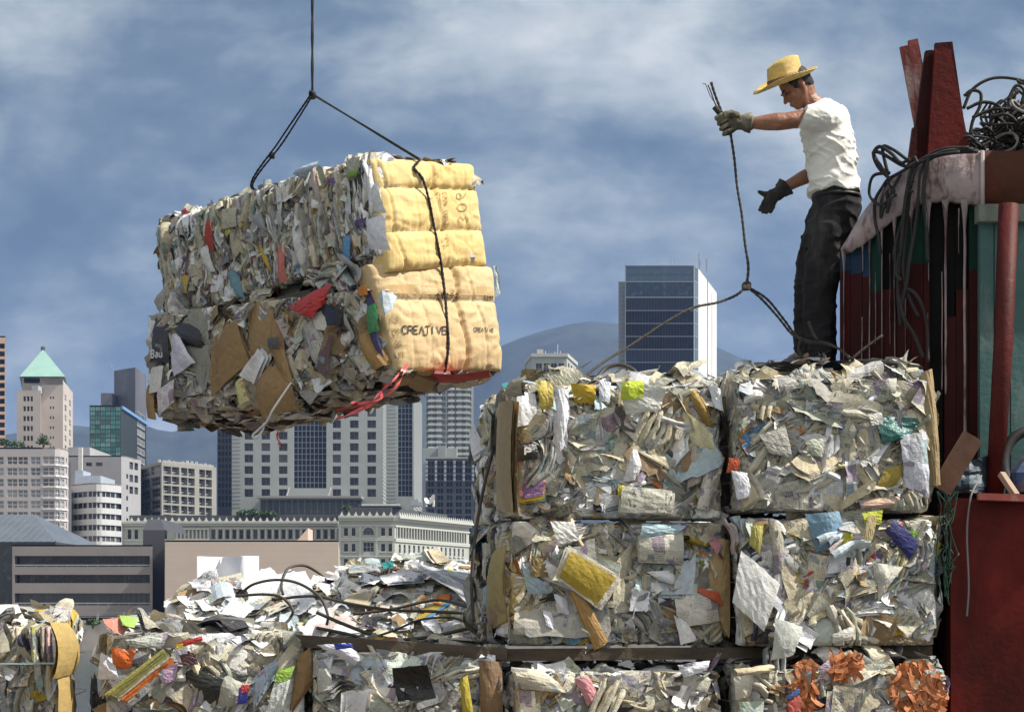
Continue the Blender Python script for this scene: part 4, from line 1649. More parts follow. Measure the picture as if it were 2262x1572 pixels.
def core_mesh(rg, H, inset=.065):
    """the packed inside: a rough dark-brown block"""
    S = Soup()
    n = 14
    for f in FACE:
        Pt = np.empty((n, n, 3))
        for i in range(n):
            for j in range(n):
                Pt[i, j] = H.surf(f, i / (n - 1), j / (n - 1), -inset)[0]
        jit = rg.normal(0, .009, (n, n, 3))
        jit[0] = jit[-1] = 0
        jit[:, 0] = jit[:, -1] = 0
        S.grid(Pt + jit, (.11, .095, .075), .3, np.stack(np.meshgrid(np.linspace(0, 1, n), np.linspace(0, .8, n), [3.], indexing='ij'), -1)[:, :, 0, :])  # core colour darkened so the gaps between papers look shaded
    return S


M_WIRE = mat('baling_wire', (0.16, 0.15, 0.13), 0.5, 0.1, spec=0.5)


def make_bale(label, corners, faces, pal, seed, group=None, rad=.06, bulge=.03, scale=1.0, straps=(.22, .5, .78), cat='paper bale'):
    """a pressed bale of waste paper; faces maps a face to (style, number of papers)"""
    rg = np.random.default_rng(seed)
    H = Hexa(corners, rad, bulge)
    base = (H.c[0, 0, 0] + H.c[1, 0, 0] + H.c[0, 1, 0] + H.c[1, 1, 0]) / 4
    root = thing('paper_bale', label, cat, Vector(base), group)
    core_mesh(rg, H).build('packed_core', M_PAPER, root)
    S, big = Soup(), []
    for f, (style, n, *lim) in faces.items():
        fill_face(S, big, rg, H, f, n, style, pal, scale, *lim)
    if S.n:
        S.build('waste_paper', M_PAPER, root, kind='stuff', smooth=False)
    for s in big:
        s.build('paper_sheet', M_PAPER, root)
    for q in straps:
        pts = []
        for f, rev in (('front', 0), ('right', 0), ('back', 1), ('left', 1)):
            for i in range(9):
                a = i / 8
                pts.append(Vector(H.surf(f, 1 - a if rev else a, q, .008 + rg.normal(0, .003))[0]))
        mb = MB()
        mb.tube(pts + [pts[0]], .0022, 5, False)
        mb.build('baling_wire', M_WIRE, root)
    return root, H


def patch(root, H, face, quad, col, pr=0.0, out=.03, crumple=.08, bend=.1, seed=0, name='paper_sheet', label=None, m=None, n=9, tilt=(0, 0, 0, 0), layers=1, gap=.006):
    """a particular piece of paper or card that the photo shows, by its corners (clockwise from upper left)"""
    rg = np.random.default_rng(seed + 77)
    S = Soup()
    q = []
    for (x, y), tl in zip(quad, tilt):
        p, nrm = H.px(face, x, y, out + tl)
        q.append(p)
    q = np.array(q)
    s = np.linspace(0, 1, n)
    A, B = np.meshgrid(s, s, indexing='ij')
    size = np.linalg.norm(q[1] - q[0]) * .5 + np.linalg.norm(q[3] - q[0]) * .5
    wv, hv = np.linalg.norm(q[1] - q[0]), np.linalg.norm(q[3] - q[0])
    for l in range(layers):
        z = crease(rg, A - .5, B - .5, crumple * size) - bend * size * ((A - .5) ** 2 + (B - .5) ** 2) - l * gap
        Pt = (q[0] * ((1 - A) * (1 - B))[..., None] + q[1] * (A * (1 - B))[..., None] + q[2] * (A * B)[..., None] + q[3] * ((1 - A) * B)[..., None])
        jit = rg.normal(0, .004 + .012 * size * (l == 0), Pt.shape)
        Pt = Pt + z[..., None] * nrm + jit * .2 + (rg.normal(0, .008, 3) if l else 0)
        o = rg.uniform(0, 40, 2)
        uv = np.stack([A * wv + o[0], -B * hv + o[1], 0 * A], -1)
        cc = np.array(col[l % len(col)] if isinstance(col, list) else col)
        S.grid(Pt, cc, pr, uv)
    return S.build(name, m or M_PAPER, root, label)


def px_bale(x0, x1, yt, yb, Y, yaw, depth, ytr=None, ybr=None, lean=0.0):
    """corners of a bale whose front spans these photo pixels at distance Y (turned by yaw degrees)"""
    a = R(yaw)
    t = np.array([math.cos(a), math.sin(a)])
    dn = np.array([-math.sin(a), math.cos(a)])
    k0, k1 = (x0 - CX) / FPX, (x1 - CX) / FPX
    p0 = np.array([k0 * Y, Y])
    # second front corner along t that is seen at x1
    s = (k1 * p0[1] - p0[0]) / (t[0] - k1 * t[1])
    p1 = p0 + t * s
    ytr = yt if ytr is None else ytr
    ybr = yb if ybr is None else ybr
    z = {(0, 0): PZ(yb, p0[1]), (0, 1): PZ(yt, p0[1]), (1, 0): PZ(ybr, p1[1]), (1, 1): PZ(ytr, p1[1])}
    C = {}
    for i, p in ((0, p0), (1, p1)):
        for j in (0, 1):
            for k in (0, 1):
                g = p + dn * depth * j
                C[(i, j, k)] = (g[0], g[1], z[(i, k)] + lean * j * k)
    return C


STACK = 'paper bales stacked beside the red boat'
LOWER = 'paper bales of the lowest row'
# the upper left and lower left of the big stack
b_tl, H_tl = make_bale('upper left bale of the big stack, topped by a white and lime bag', px_bale(1144, 1588, 850, 1144, 10.4, 9, 1.15, 846, 1143),
                       {'front': ('mix', 900), 'top': ('flat', 260), 'left': ('mix', 220)}, MIXED, 11, STACK)
b_bl, H_bl = make_bale('lower left bale of the big stack, with a mustard yellow board in its front', px_bale(1128, 1594, 1153, 1424, 10.4, 9, 1.15, 1151, 1420),
                       {'front': ('mix', 520), 'left': ('mix', 220)}, MIXED, 12, STACK)
b_tr, H_tr = make_bale('upper right bale of the big stack, with a teal plastic sheet and brown card edge', px_bale(1628, 2048, 836, 1128, 10.42, 8, 0.62, 824, 1122),
                       {'front': ('mix', 900), 'top': ('flat', 300), 'right': ('mix', 80)}, NEWSY, 13, STACK)
b_br, H_br = make_bale('lower right bale of the big stack, with a large torn white sheet', px_bale(1638, 2060, 1146, 1424, 10.4, 8, 0.62, 1138, 1412),
                       {'front': ('mix', 520), 'right': ('mix', 100)}, MIXED, 14, STACK)
# the bale the worker stands on, behind the upper right one
b_wk, H_wk = make_bale('bale under the worker, behind the upper right bale of the big stack', px_bale(1628, 1850, 832, 1130, 11.42, 4, 1.3, 815, 1120),
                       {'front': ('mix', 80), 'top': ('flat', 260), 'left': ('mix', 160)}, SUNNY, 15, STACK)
# lowest row
b_l2, H_l2 = make_bale('bottom bale under the big stack with a white crumpled sheet at its upper right', px_bale(1134, 1582, 1484, 1790, 10.3, 7, 1.2),
                       {'front': ('mix', 520), 'top': ('flat', 60), 'left': ('mix', 60)}, MIXED, 21, LOWER)
b_l3, H_l3 = make_bale('bottom right bale stuffed with bright orange paper shreds', px_bale(1626, 2078, 1480, 1790, 10.3, 7, .75, 1452),
                       {'front': ('mix', 480), 'top': ('flat', 60), 'right': ('mix', 50)}, NEWSY, 22, LOWER)
b_l1, H_l1 = make_bale('bottom bale with a dark hollow, between the black plastic bale and the big stack', px_bale(690, 1104, 1440, 1760, 10.25, 7, 1.2, 1466),
                       {'front': ('mix', 560), 'top': ('flat', 170)}, MIXED, 23, LOWER)
b_l0, H_l0 = make_bale('bottom bale with orange folders and a black plastic bag in its front', px_bale(236, 668, 1396, 1720, 10.2, 7, 1.2, 1424),
                       {'front': ('mix', 640), 'top': ('flat', 240), 'right': ('mix', 40), 'left': ('mix', 60)}, MIXED, 24, LOWER)
b_lf, H_lf = make_bale('bale of upright newspapers with a tan cardboard end at the far left', px_bale(-270, 132, 1382, 1700, 10.2, 6, 1.2),
                       {'front': ('spine', 420), 'top': ('flat', 200)}, NEWSY, 25, LOWER)
# bales further back, tipped towards us, their tops in full sun
BACK = 'sunlit bales tipped behind the lowest row'


def tipped(x0, x1, yfront, yback, Y, depth, yaw, drop):
    a = R(yaw)
    t = np.array([math.cos(a), math.sin(a), 0])
    dn = np.array([-math.sin(a), math.cos(a), 0])
    p0, p1 = np.array(P(x0, yfront, Y)), np.array(P(x1, yfront, Y))
    w = np.linalg.norm(p1 - p0)
    up = PZ(yback, Y + depth) - PZ(yfront, Y)
    C = {}
    for i in (0, 1):
        for j in (0, 1):
            top = p0 + t * w * i + dn * depth * j + np.array([0, 0, up * j])
            C[(i, j, 1)] = top
            C[(i, j, 0)] = top - np.array([0, 0, drop])
    return C


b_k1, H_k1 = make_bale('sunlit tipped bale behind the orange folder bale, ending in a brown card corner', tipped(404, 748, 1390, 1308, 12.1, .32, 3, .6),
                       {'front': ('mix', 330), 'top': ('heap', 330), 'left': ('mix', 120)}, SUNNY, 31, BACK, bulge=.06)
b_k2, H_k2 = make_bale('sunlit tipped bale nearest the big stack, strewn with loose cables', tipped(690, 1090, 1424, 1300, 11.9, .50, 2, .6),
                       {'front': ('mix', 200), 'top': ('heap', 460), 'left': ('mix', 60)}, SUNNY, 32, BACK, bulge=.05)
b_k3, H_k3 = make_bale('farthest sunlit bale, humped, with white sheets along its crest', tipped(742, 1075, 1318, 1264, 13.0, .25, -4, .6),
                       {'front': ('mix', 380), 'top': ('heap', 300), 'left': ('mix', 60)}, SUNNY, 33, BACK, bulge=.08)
# ------------------------------------------------------------------ the particular papers the photo shows in the stack
PL = M_PLASTIC


def attach(part, child):
    """child becomes a piece of part (both stand at the bale's own origin)"""
    child.parent = part
    return child


# upper left bale
last_part = patch(b_tl, H_tl, 'front', [(1368, 842), (1478, 852), (1462, 906), (1385, 914)], (.80, .80, .74), .15, .10, .30, .5, 1, 'plastic_bag', 'white bag with a lime green print', PL, 12, (.03, .05, -.02, -.02))
attach(last_part, patch(b_tl, H_tl, 'front', [(1374, 843), (1426, 838), (1424, 876), (1372, 884)], (.55, .66, .06), .1, .155, .30, .3, 2, 'bag_print', 'lime green print on the white bag', PL, 8, (.02, .03, 0, 0)))
patch(b_tl, H_tl, 'front', [(1262, 846), (1318, 850), (1314, 892), (1272, 888)], (.50, .34, .03), 0, .06, .25, .5, 3, label='mustard yellow sheet')
patch(b_tl, H_tl, 'front', [(1184, 838), (1222, 840), (1224, 900), (1196, 905)], (.55, .44, .10), .6, .06, .25, .4, 4, label='yellow printed packet')
patch(b_tl, H_tl, 'front', [(1144, 862), (1184, 868), (1190, 930), (1138, 945)], (.78, .78, .80), .1, .06, .35, .4, 5, label='crumpled white sheet')
patch(b_tl, H_tl, 'front', [(1226, 850), (1258, 860), (1256, 1040), (1222, 1010)], (.74, .75, .80), .1, .045, .30, .3, 6, label='long white crumpled strip')
black_bag = patch(b_tl, H_tl, 'front', [(1140, 985), (1186, 978), (1190, 1012), (1146, 1018)], (.02, .02, .025), 0, .06, .15, .6, 7, 'plastic_bag', 'black bag with a pale letter', PL)
patch(b_tl, H_tl, 'front', [(1376, 1074), (1404, 1068), (1488, 1088), (1484, 1136), (1372, 1136)][:1] + [(1486, 1084), (1484, 1132), (1370, 1132)], [(.56, .55, .46), (.5, .48, .4)], .95, .095, .05, .15, 8, 'newspaper', 'folded newspaper lying face out', n=8, layers=5, gap=.008)
patch(b_tl, H_tl, 'front', [(1366, 1070), (1382, 1072), (1378, 1096), (1364, 1098)], (.58, .50, .03), 0, .075, .2, .2, 9, label='small yellow tab')
patch(b_tl, H_tl, 'front', [(1532, 966), (1568, 962), (1552, 1062), (1520, 1078)], [(.50, .42, .36), (.55, .5, .42)], .8, .055, .05, .3, 10, 'magazine', 'pinkish magazine on its side', layers=6, gap=.007)
patch(b_tl, H_tl, 'front', [(1566, 998), (1600, 1008), (1566, 1128), (1542, 1122)], [(.66, .63, .56), (.5, .48, .4)], .75, .06, .05, .3, 11, 'magazine', 'long cream magazine at the gap', layers=6, gap=.007)
patch(b_tl, H_tl, 'front', [(1510, 852), (1546, 858), (1588, 930), (1570, 960)], (.34, .22, .06), 0, .06, .15, .9, 12, 'card', 'bent brown-gold card')
patch(b_tl, H_tl, 'front', [(1566, 850), (1592, 858), (1600, 910), (1580, 900)], (.74, .76, .80), .1, .07, .25, .3, 13, label='white flap at the top corner')
patch(b_tl, H_tl, 'front', [(1322, 838), (1352, 844), (1346, 890), (1324, 884)], (.74, .76, .84), .05, .06, .25, .3, 14, label='bluish white sheet')
patch(b_tl, H_tl, 'front', [(1390, 984), (1418, 1000), (1416, 1058), (1378, 1064)], (.76, .76, .78), .5, .05, .25, .3, 15, label='white printed sheet')
patch(b_tl, H_tl, 'front', [(1236, 918), (1262, 922), (1258, 946), (1234, 940)], (.09, .13, .15), .2, .05, .2, .3, 16, label='dark teal scrap')
patch(b_tl, H_tl, 'left', [(1092, 890), (1124, 886), (1124, 1132), (1088, 1128)], [(.40, .29, .16), (.34, .24, .12)], 0, .05, .02, .1, 17, 'cardboard_sheet', 'brown cardboard slab on the left end', n=10, layers=4, gap=.007)
patch(b_tl, H_tl, 'left', [(1108, 846), (1140, 842), (1142, 872), (1110, 876)], [(.36, .30, .2), (.2, .17, .1)], .1, .06, .1, .3, 18, 'cardboard_sheet', layers=3)
# lower left bale
last_part = patch(b_bl, H_bl, 'front', [(1262, 1216), (1362, 1276), (1318, 1338), (1236, 1272)], (.36, .26, .03), 0, .115, .03, .15, 21, 'board', 'large mustard yellow board', n=8, tilt=(.0, .03, .03, 0))
attach(last_part, patch(b_bl, H_bl, 'front', [(1256, 1208), (1370, 1276), (1324, 1346), (1230, 1274)], (.56, .52, .42), .0, .105, .03, .15, 22, 'board_backing', 'cream edge round the mustard board', n=8, tilt=(.0, .03, .03, 0), layers=4, gap=.008))
patch(b_bl, H_bl, 'front', [(1216, 1150), (1268, 1152), (1282, 1192), (1234, 1202)], (.78, .77, .73), .05, .08, .05, .2, 23, label='clean white square sheet')
patch(b_bl, H_bl, 'front', [(1420, 1156), (1520, 1160), (1500, 1176), (1414, 1186)], (.42, .58, .64), .3, .08, .1, .2, 24, label='pale blue sheet')
patch(b_bl, H_bl, 'front', [(1412, 1180), (1512, 1172), (1514, 1240), (1416, 1236)], [(.56, .54, .46), (.5, .48, .4), (.6, .58, .5)], .9, .09, .05, .5, 25, 'newspaper_bundle', 'bundle of folded newspapers', layers=9, gap=.007)
patch(b_bl, H_bl, 'front', [(1262, 1306), (1284, 1306), (1342, 1418), (1316, 1432)], [(.44, .26, .07), (.36, .22, .08)], 0, .10, .03, .15, 26, 'card', 'long orange-brown card', layers=3)
last_part = patch(b_bl, H_bl, 'front', [(1490, 1300), (1582, 1300), (1594, 1372), (1500, 1386)], (.68, .66, .60), .9, .08, .15, .4, 27, 'poster', 'white poster with an orange swoosh')
attach(last_part, patch(b_bl, H_bl, 'front', [(1512, 1292), (1590, 1306), (1600, 1340), (1560, 1316)], (.56, .12, .05), .2, .075, .12, .3, 28, 'poster_stripe', 'red-orange stripe on the poster'))
patch(b_bl, H_bl, 'front', [(1492, 1358), (1518, 1374), (1540, 1412), (1506, 1424)], (.78, .78, .78), .0, .07, .2, .3, 29, label='white torn corner')
last_part = patch(b_bl, H_bl, 'front', [(1432, 1262), (1496, 1258), (1490, 1292), (1456, 1280)], (.74, .75, .77), .0, .07, .25, .8, 30, 'plastic_bag', None, PL)
patch(b_bl, H_bl, 'front', [(1174, 1228), (1208, 1226), (1212, 1274), (1172, 1272)], (.24, .17, .07), .8, .05, .1, .2, 31, label='brown printed packet')
last_part = patch(b_bl, H_bl, 'front', [(1150, 1242), (1180, 1262), (1218, 1310), (1168, 1312)], (.34, .46, .56), .1, .045, .2, .6, 32, 'plastic_bag', 'pale blue plastic', PL)
patch(b_bl, H_bl, 'front', [(1556, 1300), (1590, 1190), (1612, 1196), (1612, 1410)], [(.40, .28, .14), (.33, .22, .11)], 0, .04, .04, .2, 33, 'cardboard_sheet', 'brown cardboard at the gap', layers=3)
patch(b_bl, H_bl, 'front', [(1200, 1346), (1218, 1352), (1228, 1392), (1206, 1380)], (.7, .72, .8), .1, .08, .2, .3, 34)
patch(b_bl, H_bl, 'front', [(1224, 1310), (1254, 1322), (1258, 1358), (1232, 1352)], (.66, .68, .74), .1, .07, .25, .3, 35)
patch(b_bl, H_bl, 'left', [(1072, 1232), (1100, 1200), (1096, 1370), (1062, 1400)], [(.38, .29, .10), (.30, .2, .1)], 0, .05, .06, .2, 36, 'cardboard_sheet', 'tan cardboard on the left end', layers=3)
# upper right bale
patch(b_tr, H_tr, 'front', [(1934, 918), (2044, 922), (2040, 956), (1950, 980)], (.025, .14, .125), .1, .06, .25, .4, 41, 'plastic_sheet', 'teal plastic sheet', PL, 11)
patch(b_tr, H_tr, 'front', [(1992, 960), (2050, 952), (2056, 1100), (2000, 1072)], (.66, .66, .74), .95, .085, .12, .3, 42, 'printed_sheet', 'crumpled white printed sheet', n=11, tilt=(0, 0, .04, 0))
patch(b_tr, H_tr, 'front', [(2040, 826), (2064, 816), (2082, 1070), (2056, 1072)], [(.34, .25, .13), (.28, .2, .1)], 0, .045, .02, .2, 43, 'cardboard_sheet', 'tall brown card strip at the right end', layers=5, gap=.008, n=10)
patch(b_tr, H_tr, 'front', [(1918, 914), (1948, 910), (1952, 936), (1926, 940)], (.64, .62, .56), .0, .07, .1, .1, 44)
patch(b_tr, H_tr, 'front', [(1776, 972), (1828, 966), (1818, 1008), (1796, 1006)], (.5, .52, .42), .6, .06, .05, .1, 45, 'card', 'card with a dark green frame')
patch(b_tr, H_tr, 'front', [(1616, 1038), (1652, 1044), (1662, 1094), (1630, 1104)], (.72, .73, .78), .1, .07, .08, .15, 46, label='clean white sheet')
patch(b_tr, H_tr, 'front', [(1612, 1010), (1634, 1014), (1632, 1040), (1606, 1044)], (.56, .10, .03), .1, .06, .15, .3, 47, label='orange-red scrap')
patch(b_tr, H_tr, 'front', [(1700, 838), (1748, 830), (1776, 846), (1708, 900)], [(.4, .39, .36), (.48, .46, .4), (.36, .36, .34)], .8, .05, .08, 1.0, 48, 'newspaper_bundle', 'curved bundle of newspapers', layers=8, gap=.009)
patch(b_tr, H_tr, 'front', [(1910, 840), (1982, 834), (1976, 882), (1918, 892)], (.50, .49, .41), .7, .05, .22, .6, 49, 'newspaper', None)
patch(b_tr, H_tr, 'front', [(1930, 1086), (1992, 1066), (2000, 1022), (1956, 1036)], (.36, .27, .05), .1, .06, .1, .3, 50, label='mustard folder')
patch(b_tr, H_tr, 'front', [(1900, 1100), (1998, 1094), (2002, 1118), (1906, 1128)], (.56, .40, .30), .4, .07, .15, .6, 51)
patch(b_tr, H_tr, 'front', [(1680, 960), (1736, 940), (1752, 1010), (1700, 1000)], (.5, .48, .42), .9, .08, .1, .2, 52, 'newspaper', None)
# lower right bale
patch(b_br, H_br, 'front', [(1638, 1214), (1726, 1290), (1690, 1394), (1620, 1330)], (.72, .72, .70), .0, .085, .05, .15, 61, 'torn_sheet', 'large torn white sheet', n=10)
patch(b_br, H_br, 'front', [(1716, 1364), (1778, 1384), (1756, 1446), (1708, 1458)], (.46, .48, .44), .1, .12, .06, .4, 62, label='grey sheet hanging over the bale below', tilt=(0, 0, .03, .02))
patch(b_br, H_br, 'front', [(1956, 1172), (1978, 1146), (2034, 1198), (2010, 1236)], (.02, .025, .13), .1, .06, .05, .2, 63, 'folder', 'dark blue folder')
patch(b_br, H_br, 'front', [(1906, 1132), (1952, 1126), (1948, 1158), (1910, 1154)], (.46, .50, .04), .0, .08, .12, .3, 64, label='lime yellow scrap')
patch(b_br, H_br, 'front', [(1784, 1134), (1858, 1128), (1868, 1206), (1806, 1218)], (.18, .31, .42), .3, .06, .15, .4, 65, label='pale blue printed sheet')
patch(b_br, H_br, 'front', [(1854, 1178), (1886, 1172), (1878, 1218), (1850, 1224)], (.50, .47, .03), .4, .07, .15, .3, 66, label='yellow packet')
patch(b_br, H_br, 'front', [(1664, 1158), (1688, 1160), (1680, 1226), (1656, 1200)], (.42, .38, .1), .2, .06, .15, .4, 67, label='yellow-green card')
patch(b_br, H_br, 'front', [(1700, 1146), (1728, 1160), (1740, 1260), (1712, 1270)], [(.46, .43, .34), (.4, .37, .28)], .9, .055, .06, .3, 68, 'magazine', None, layers=5)
patch(b_br, H_br, 'front', [(1918, 1136), (1940, 1140), (1926, 1196), (1908, 1192)], (.52, .42, .22), .0, .10, .03, .1, 69, 'card', None)
patch(b_br, H_br, 'front', [(1940, 1246), (2000, 1252), (1968, 1290), (1944, 1330)], [(.62, .6, .52), (.5, .5, .44)], .2, .07, .15, .5, 70, label='cream folded sheets', layers=4)
patch(b_br, H_br, 'front', [(1842, 1400), (1890, 1380), (1884, 1412), (1840, 1420)], (.58, .58, .52), .0, .09, .15, .5, 71)
# lowest row
patch(b_l2, H_l2, 'front', [(1498, 1468), (1570, 1458), (1562, 1480), (1512, 1496)], (.74, .76, .82), .5, .08, .25, .4, 81, label='white printed sheet at the top corner')
patch(b_l2, H_l2, 'front', [(1136, 1476), (1204, 1482), (1262, 1530), (1150, 1520)], [(.66, .60, .46), (.6, .56, .44)], .4, .07, .2, .8, 82, 'newspaper_bundle', None, layers=6, gap=.009)
patch(b_l2, H_l2, 'front', [(1270, 1500), (1300, 1490), (1322, 1530), (1300, 1560)], (.58, .26, .28), .1, .07, .15, .5, 83, label='pink sheet')
patch(b_l2, H_l2, 'front', [(1330, 1510), (1440, 1478), (1436, 1530), (1360, 1572)], (.46, .43, .34), .8, .05, .12, .4, 84, 'newspaper', None)
last_part = patch(b_l1, H_l1, 'front', [(700, 1424), (762, 1420), (806, 1452), (780, 1466)], (.74, .74, .80), .1, .10, .2, .6, 91, 'plastic_bag', 'white bag with a blue mark', PL)
attach(last_part, patch(b_l1, H_l1, 'front', [(736, 1420), (776, 1420), (782, 1430), (742, 1434)], (.04, .07, .40), .0, .125, .2, .3, 92, 'bag_mark', 'blue mark on the white bag', PL))
last_part = patch(b_l1, H_l1, 'front', [(864, 1474), (940, 1466), (962, 1540), (880, 1560)], (.02, .022, .022), .0, .035, .25, -.9, 93, 'plastic_bag', 'black plastic in the hollow', PL, 11)
patch(b_l1, H_l1, 'front', [(1060, 1462), (1110, 1466), (1112, 1600), (1062, 1590)], [(.22, .14, .07), (.18, .11, .06)], 0, .05, .04, .5, 94, 'cardboard_sheet', 'dark brown card at the right end', layers=4)
patch(b_l1, H_l1, 'front', [(1016, 1500), (1034, 1490), (1050, 1600), (1024, 1600)], (.40, .32, .04), .0, .07, .1, .3, 95)
patch(b_l1, H_l1, 'front', [(700, 1478), (730, 1474), (742, 1540), (704, 1544)], (.5, .5, .44), .3, .06, .1, 1.0, 96, label='curled pale sheet')
# bale with the orange folders
patch(b_l0, H_l0, 'front', [(244, 1428), (298, 1436), (290, 1474), (252, 1480)], (.66, .15, .03), .0, .07, .3, .4, 101, 'plastic_sheet', 'crumpled orange plastic', PL)
for k in range(7):
    o_ = 7 * k
    patch(b_l0, H_l0, 'front', [(236 + o_, 1528 + .4 * o_), (360 + .5 * o_, 1432 + .75 * o_), (366 + .5 * o_, 1437 + .75 * o_), (242 + o_, 1536 + .4 * o_)],
          [(.36, .34, .10), (.26, .25, .08), (.30, .28, .09), (.5, .48, .4), (.60, .16, .03), (.64, .18, .04), (.46, .44, .36)][k], .0, .075 - .004 * k, .02, .05, 102 + k, 'folder', ['olive folder', None, None, 'grey folder', 'orange folder', 'orange folder', None][k], n=6, layers=2)
patch(b_l0, H_l0, 'front', [(222, 1440), (252, 1456), (262, 1500), (214, 1500)], (.68, .68, .74), .0, .06, .3, .3, 110, label='white crumpled sheet')
last_part = patch(b_l0, H_l0, 'front', [(404, 1484), (470, 1466), (560, 1490), (470, 1572)], (.022, .026, .024), .1, .07, .22, .7, 111, 'plastic_bag', 'black plastic bag', PL, 12)
patch(b_l0, H_l0, 'front', [(474, 1478), (550, 1514), (524, 1566), (480, 1560)], (.42, .42, .36), .2, .075, .15, .6, 112, label='grey bag panel')
patch(b_l0, H_l0, 'front', [(528, 1518), (548, 1512), (546, 1552), (524, 1556)], (.05, .06, .34), .2, .10, .1, .2, 113, label='dark blue label')
patch(b_l0, H_l0, 'front', [(532, 1512), (552, 1510), (550, 1526), (532, 1530)], (.56, .05, .05), .0, .105, .1, .2, 114)
patch(b_l0, H_l0, 'front', [(612, 1478), (652, 1470), (640, 1500), (606, 1508)], (.30, .48, .08), .0, .08, .06, .2, 115, label='green end of a pale sheet')
patch(b_l0, H_l0, 'front', [(606, 1506), (642, 1500), (622, 1572), (588, 1572)], (.62, .66, .62), .3, .08, .06, .2, 116, label='pale sheet with a green end')
last_part = patch(b_l0, H_l0, 'front', [(554, 1500), (610, 1454), (616, 1480), (560, 1570)], (.36, .44, .52), .9, .07, .06, .4, 117, 'poster', 'blue-grey poster')
patch(b_l0, H_l0, 'front', [(660, 1452), (686, 1432), (690, 1500), (640, 1572)], [(.26, .16, .07), (.2, .12, .06)], 0, .06, .05, .2, 118, 'cardboard_sheet', 'dark brown card strip', layers=4)
patch(b_l0, H_l0, 'front', [(390, 1420), (446, 1404), (448, 1414), (392, 1432)], (.50, .05, .04), .1, .09, .04, .1, 119, 'packet', 'red packet with a yellow end')
patch(b_l0, H_l0, 'front', [(388, 1424), (404, 1420), (404, 1428), (390, 1434)], (.62, .50, .04), .0, .095, .04, .1, 120)
patch(b_l0, H_l0, 'front', [(396, 1446), (428, 1440), (438, 1466), (404, 1472)], (.10, .04, .05), .6, .07, .06, .1, 121, 'magazine', 'dark red magazine with white letters')
patch(b_l0, H_l0, 'front', [(348, 1482), (394, 1462), (386, 1502), (360, 1512)], (.46, .32, .46), .5, .06, .1, .2, 122, label='pink and purple print')
patch(b_l0, H_l0, 'front', [(226, 1366), (296, 1360), (272, 1402), (238, 1390)], (.56, .22, .16), .5, .10, .2, .4, 123, label='red and green printed sheet on the corner', tilt=(0, -.1, .05, .06))
patch(b_l0, H_l0, 'front', [(264, 1358), (306, 1362), (296, 1386), (270, 1380)], (.30, .46, .10), .2, .12, .2, .4, 124, tilt=(-.06, -.1, .03, .03))
patch(b_l0, H_l0, 'front', [(276, 1412), (372, 1394), (360, 1432), (288, 1428)], (.54, .56, .52), .5, .08, .08, .3, 125, label='grey sheet with a green stamp')
# far-left bale: cardboard end
for k in range(4):
    patch(b_lf, H_lf, 'front', [(133 + 5 * k, 1372 - k), (140 + 5 * k, 1371), (140 + 5 * k, 1600), (133 + 5 * k, 1600)], (.50, .36, .13), 0, .02 - .01 * k, .03, .1, 130 + k, 'cardboard_sheet', None, n=6)
patch(b_lf, H_lf, 'right', [(138, 1374), (176, 1378), (192, 1480), (142, 1500)], [(.52, .38, .13), (.46, .33, .12)], 0, .05, .05, .25, 135, 'cardboard_flap', 'tan cardboard flap with a ragged edge', n=10, layers=2)
patch(b_lf, H_lf, 'right', [(140, 1450), (170, 1460), (184, 1640), (140, 1640)], (.44, .31, .12), 0, .03, .05, .2, 136, 'cardboard_sheet')
for k, (x, c, pr) in enumerate([(104, (.60, .42, .40), .9), (118, (.68, .64, .68), .1), (92, (.42, .36, .30), .9), (70, (.40, .40, .12), .6)]):
    patch(b_lf, H_lf, 'front', [(x - 6, 1384), (x + 6, 1383), (x + 10, 1466), (x - 2, 1468)], c, pr, .05, .04, .8, 140 + k, 'newspaper', None, n=7)
patch(b_lf, H_lf, 'front', [(-40, 1336), (38, 1334), (58, 1372), (-40, 1378)], (.68, .67, .60), .1, -.25, .08, .4, 150, 'newspaper', 'pale folded paper standing on top', n=9, layers=2, tilt=(-.05, -.05, .03, .03))
patch(b_lf, H_lf, 'front', [(0, 1463), (132, 1462), (132, 1466), (0, 1467)], (.45, .6, .62), 0, .07, .01, .0, 151, 'plastic_strap', 'pale blue plastic strap', PL, 6)

# orange shreds in the bottom right bale
rg = np.random.default_rng(5)
for (x, y, rx, ry, n_) in ((1778, 1524, 28, 62, 210), (1866, 1474, 36, 26, 100), (2028, 1536, 56, 64, 300)):
    S = Soup()
    for _ in range(n_):
        a = rg.uniform(0, 6.28)
        q = math.sqrt(rg.random()) 
        p, nrm = H_l3.px('front', x + rx * q * math.cos(a), y + ry * q * math.sin(a), rg.uniform(-.02, .045))
        t0 = unit(np.cross([0, 0, 1.], nrm))
        b0 = np.cross(nrm, t0)
        ang = rg.normal({1778: -1.6, 1866: .1, 2028: -1.15}[x], .38) + (math.pi if rg.random() < .5 else 0)
        t1 = unit(t0 * math.cos(ang) + b0 * math.sin(ang))
        S.press = (p, unit(nrm), rg.uniform(.008, .03))
        Lr = rg.uniform(.05, .11) * (1.25 if x > 2000 else 1)
        add_ribbon(S, rg, p - t1 * Lr * .5, t1, unit(np.cross(nrm, t1)), unit(nrm), Lr, rg.uniform(.016, .032), np.array((.60, .22, .085)) * rg.uniform(.65, 1.1))
    S.build('orange_shreds', M_PAPER, b_l3, 'bright orange paper shreds', kind='stuff')
patch(b_l3, H_l3, 'front', [(1632, 1478), (1716, 1466), (1718, 1482), (1636, 1498)], (.62, .54, .36), .0, .09, .04, 1.6, 160, 'paper_roll', 'cream roll of paper', n=9)
patch(b_l3, H_l3, 'front', [(1622, 1494), (1668, 1486), (1662, 1536), (1628, 1546)], (.60, .58, .48), .4, .07, .15, .5, 161)
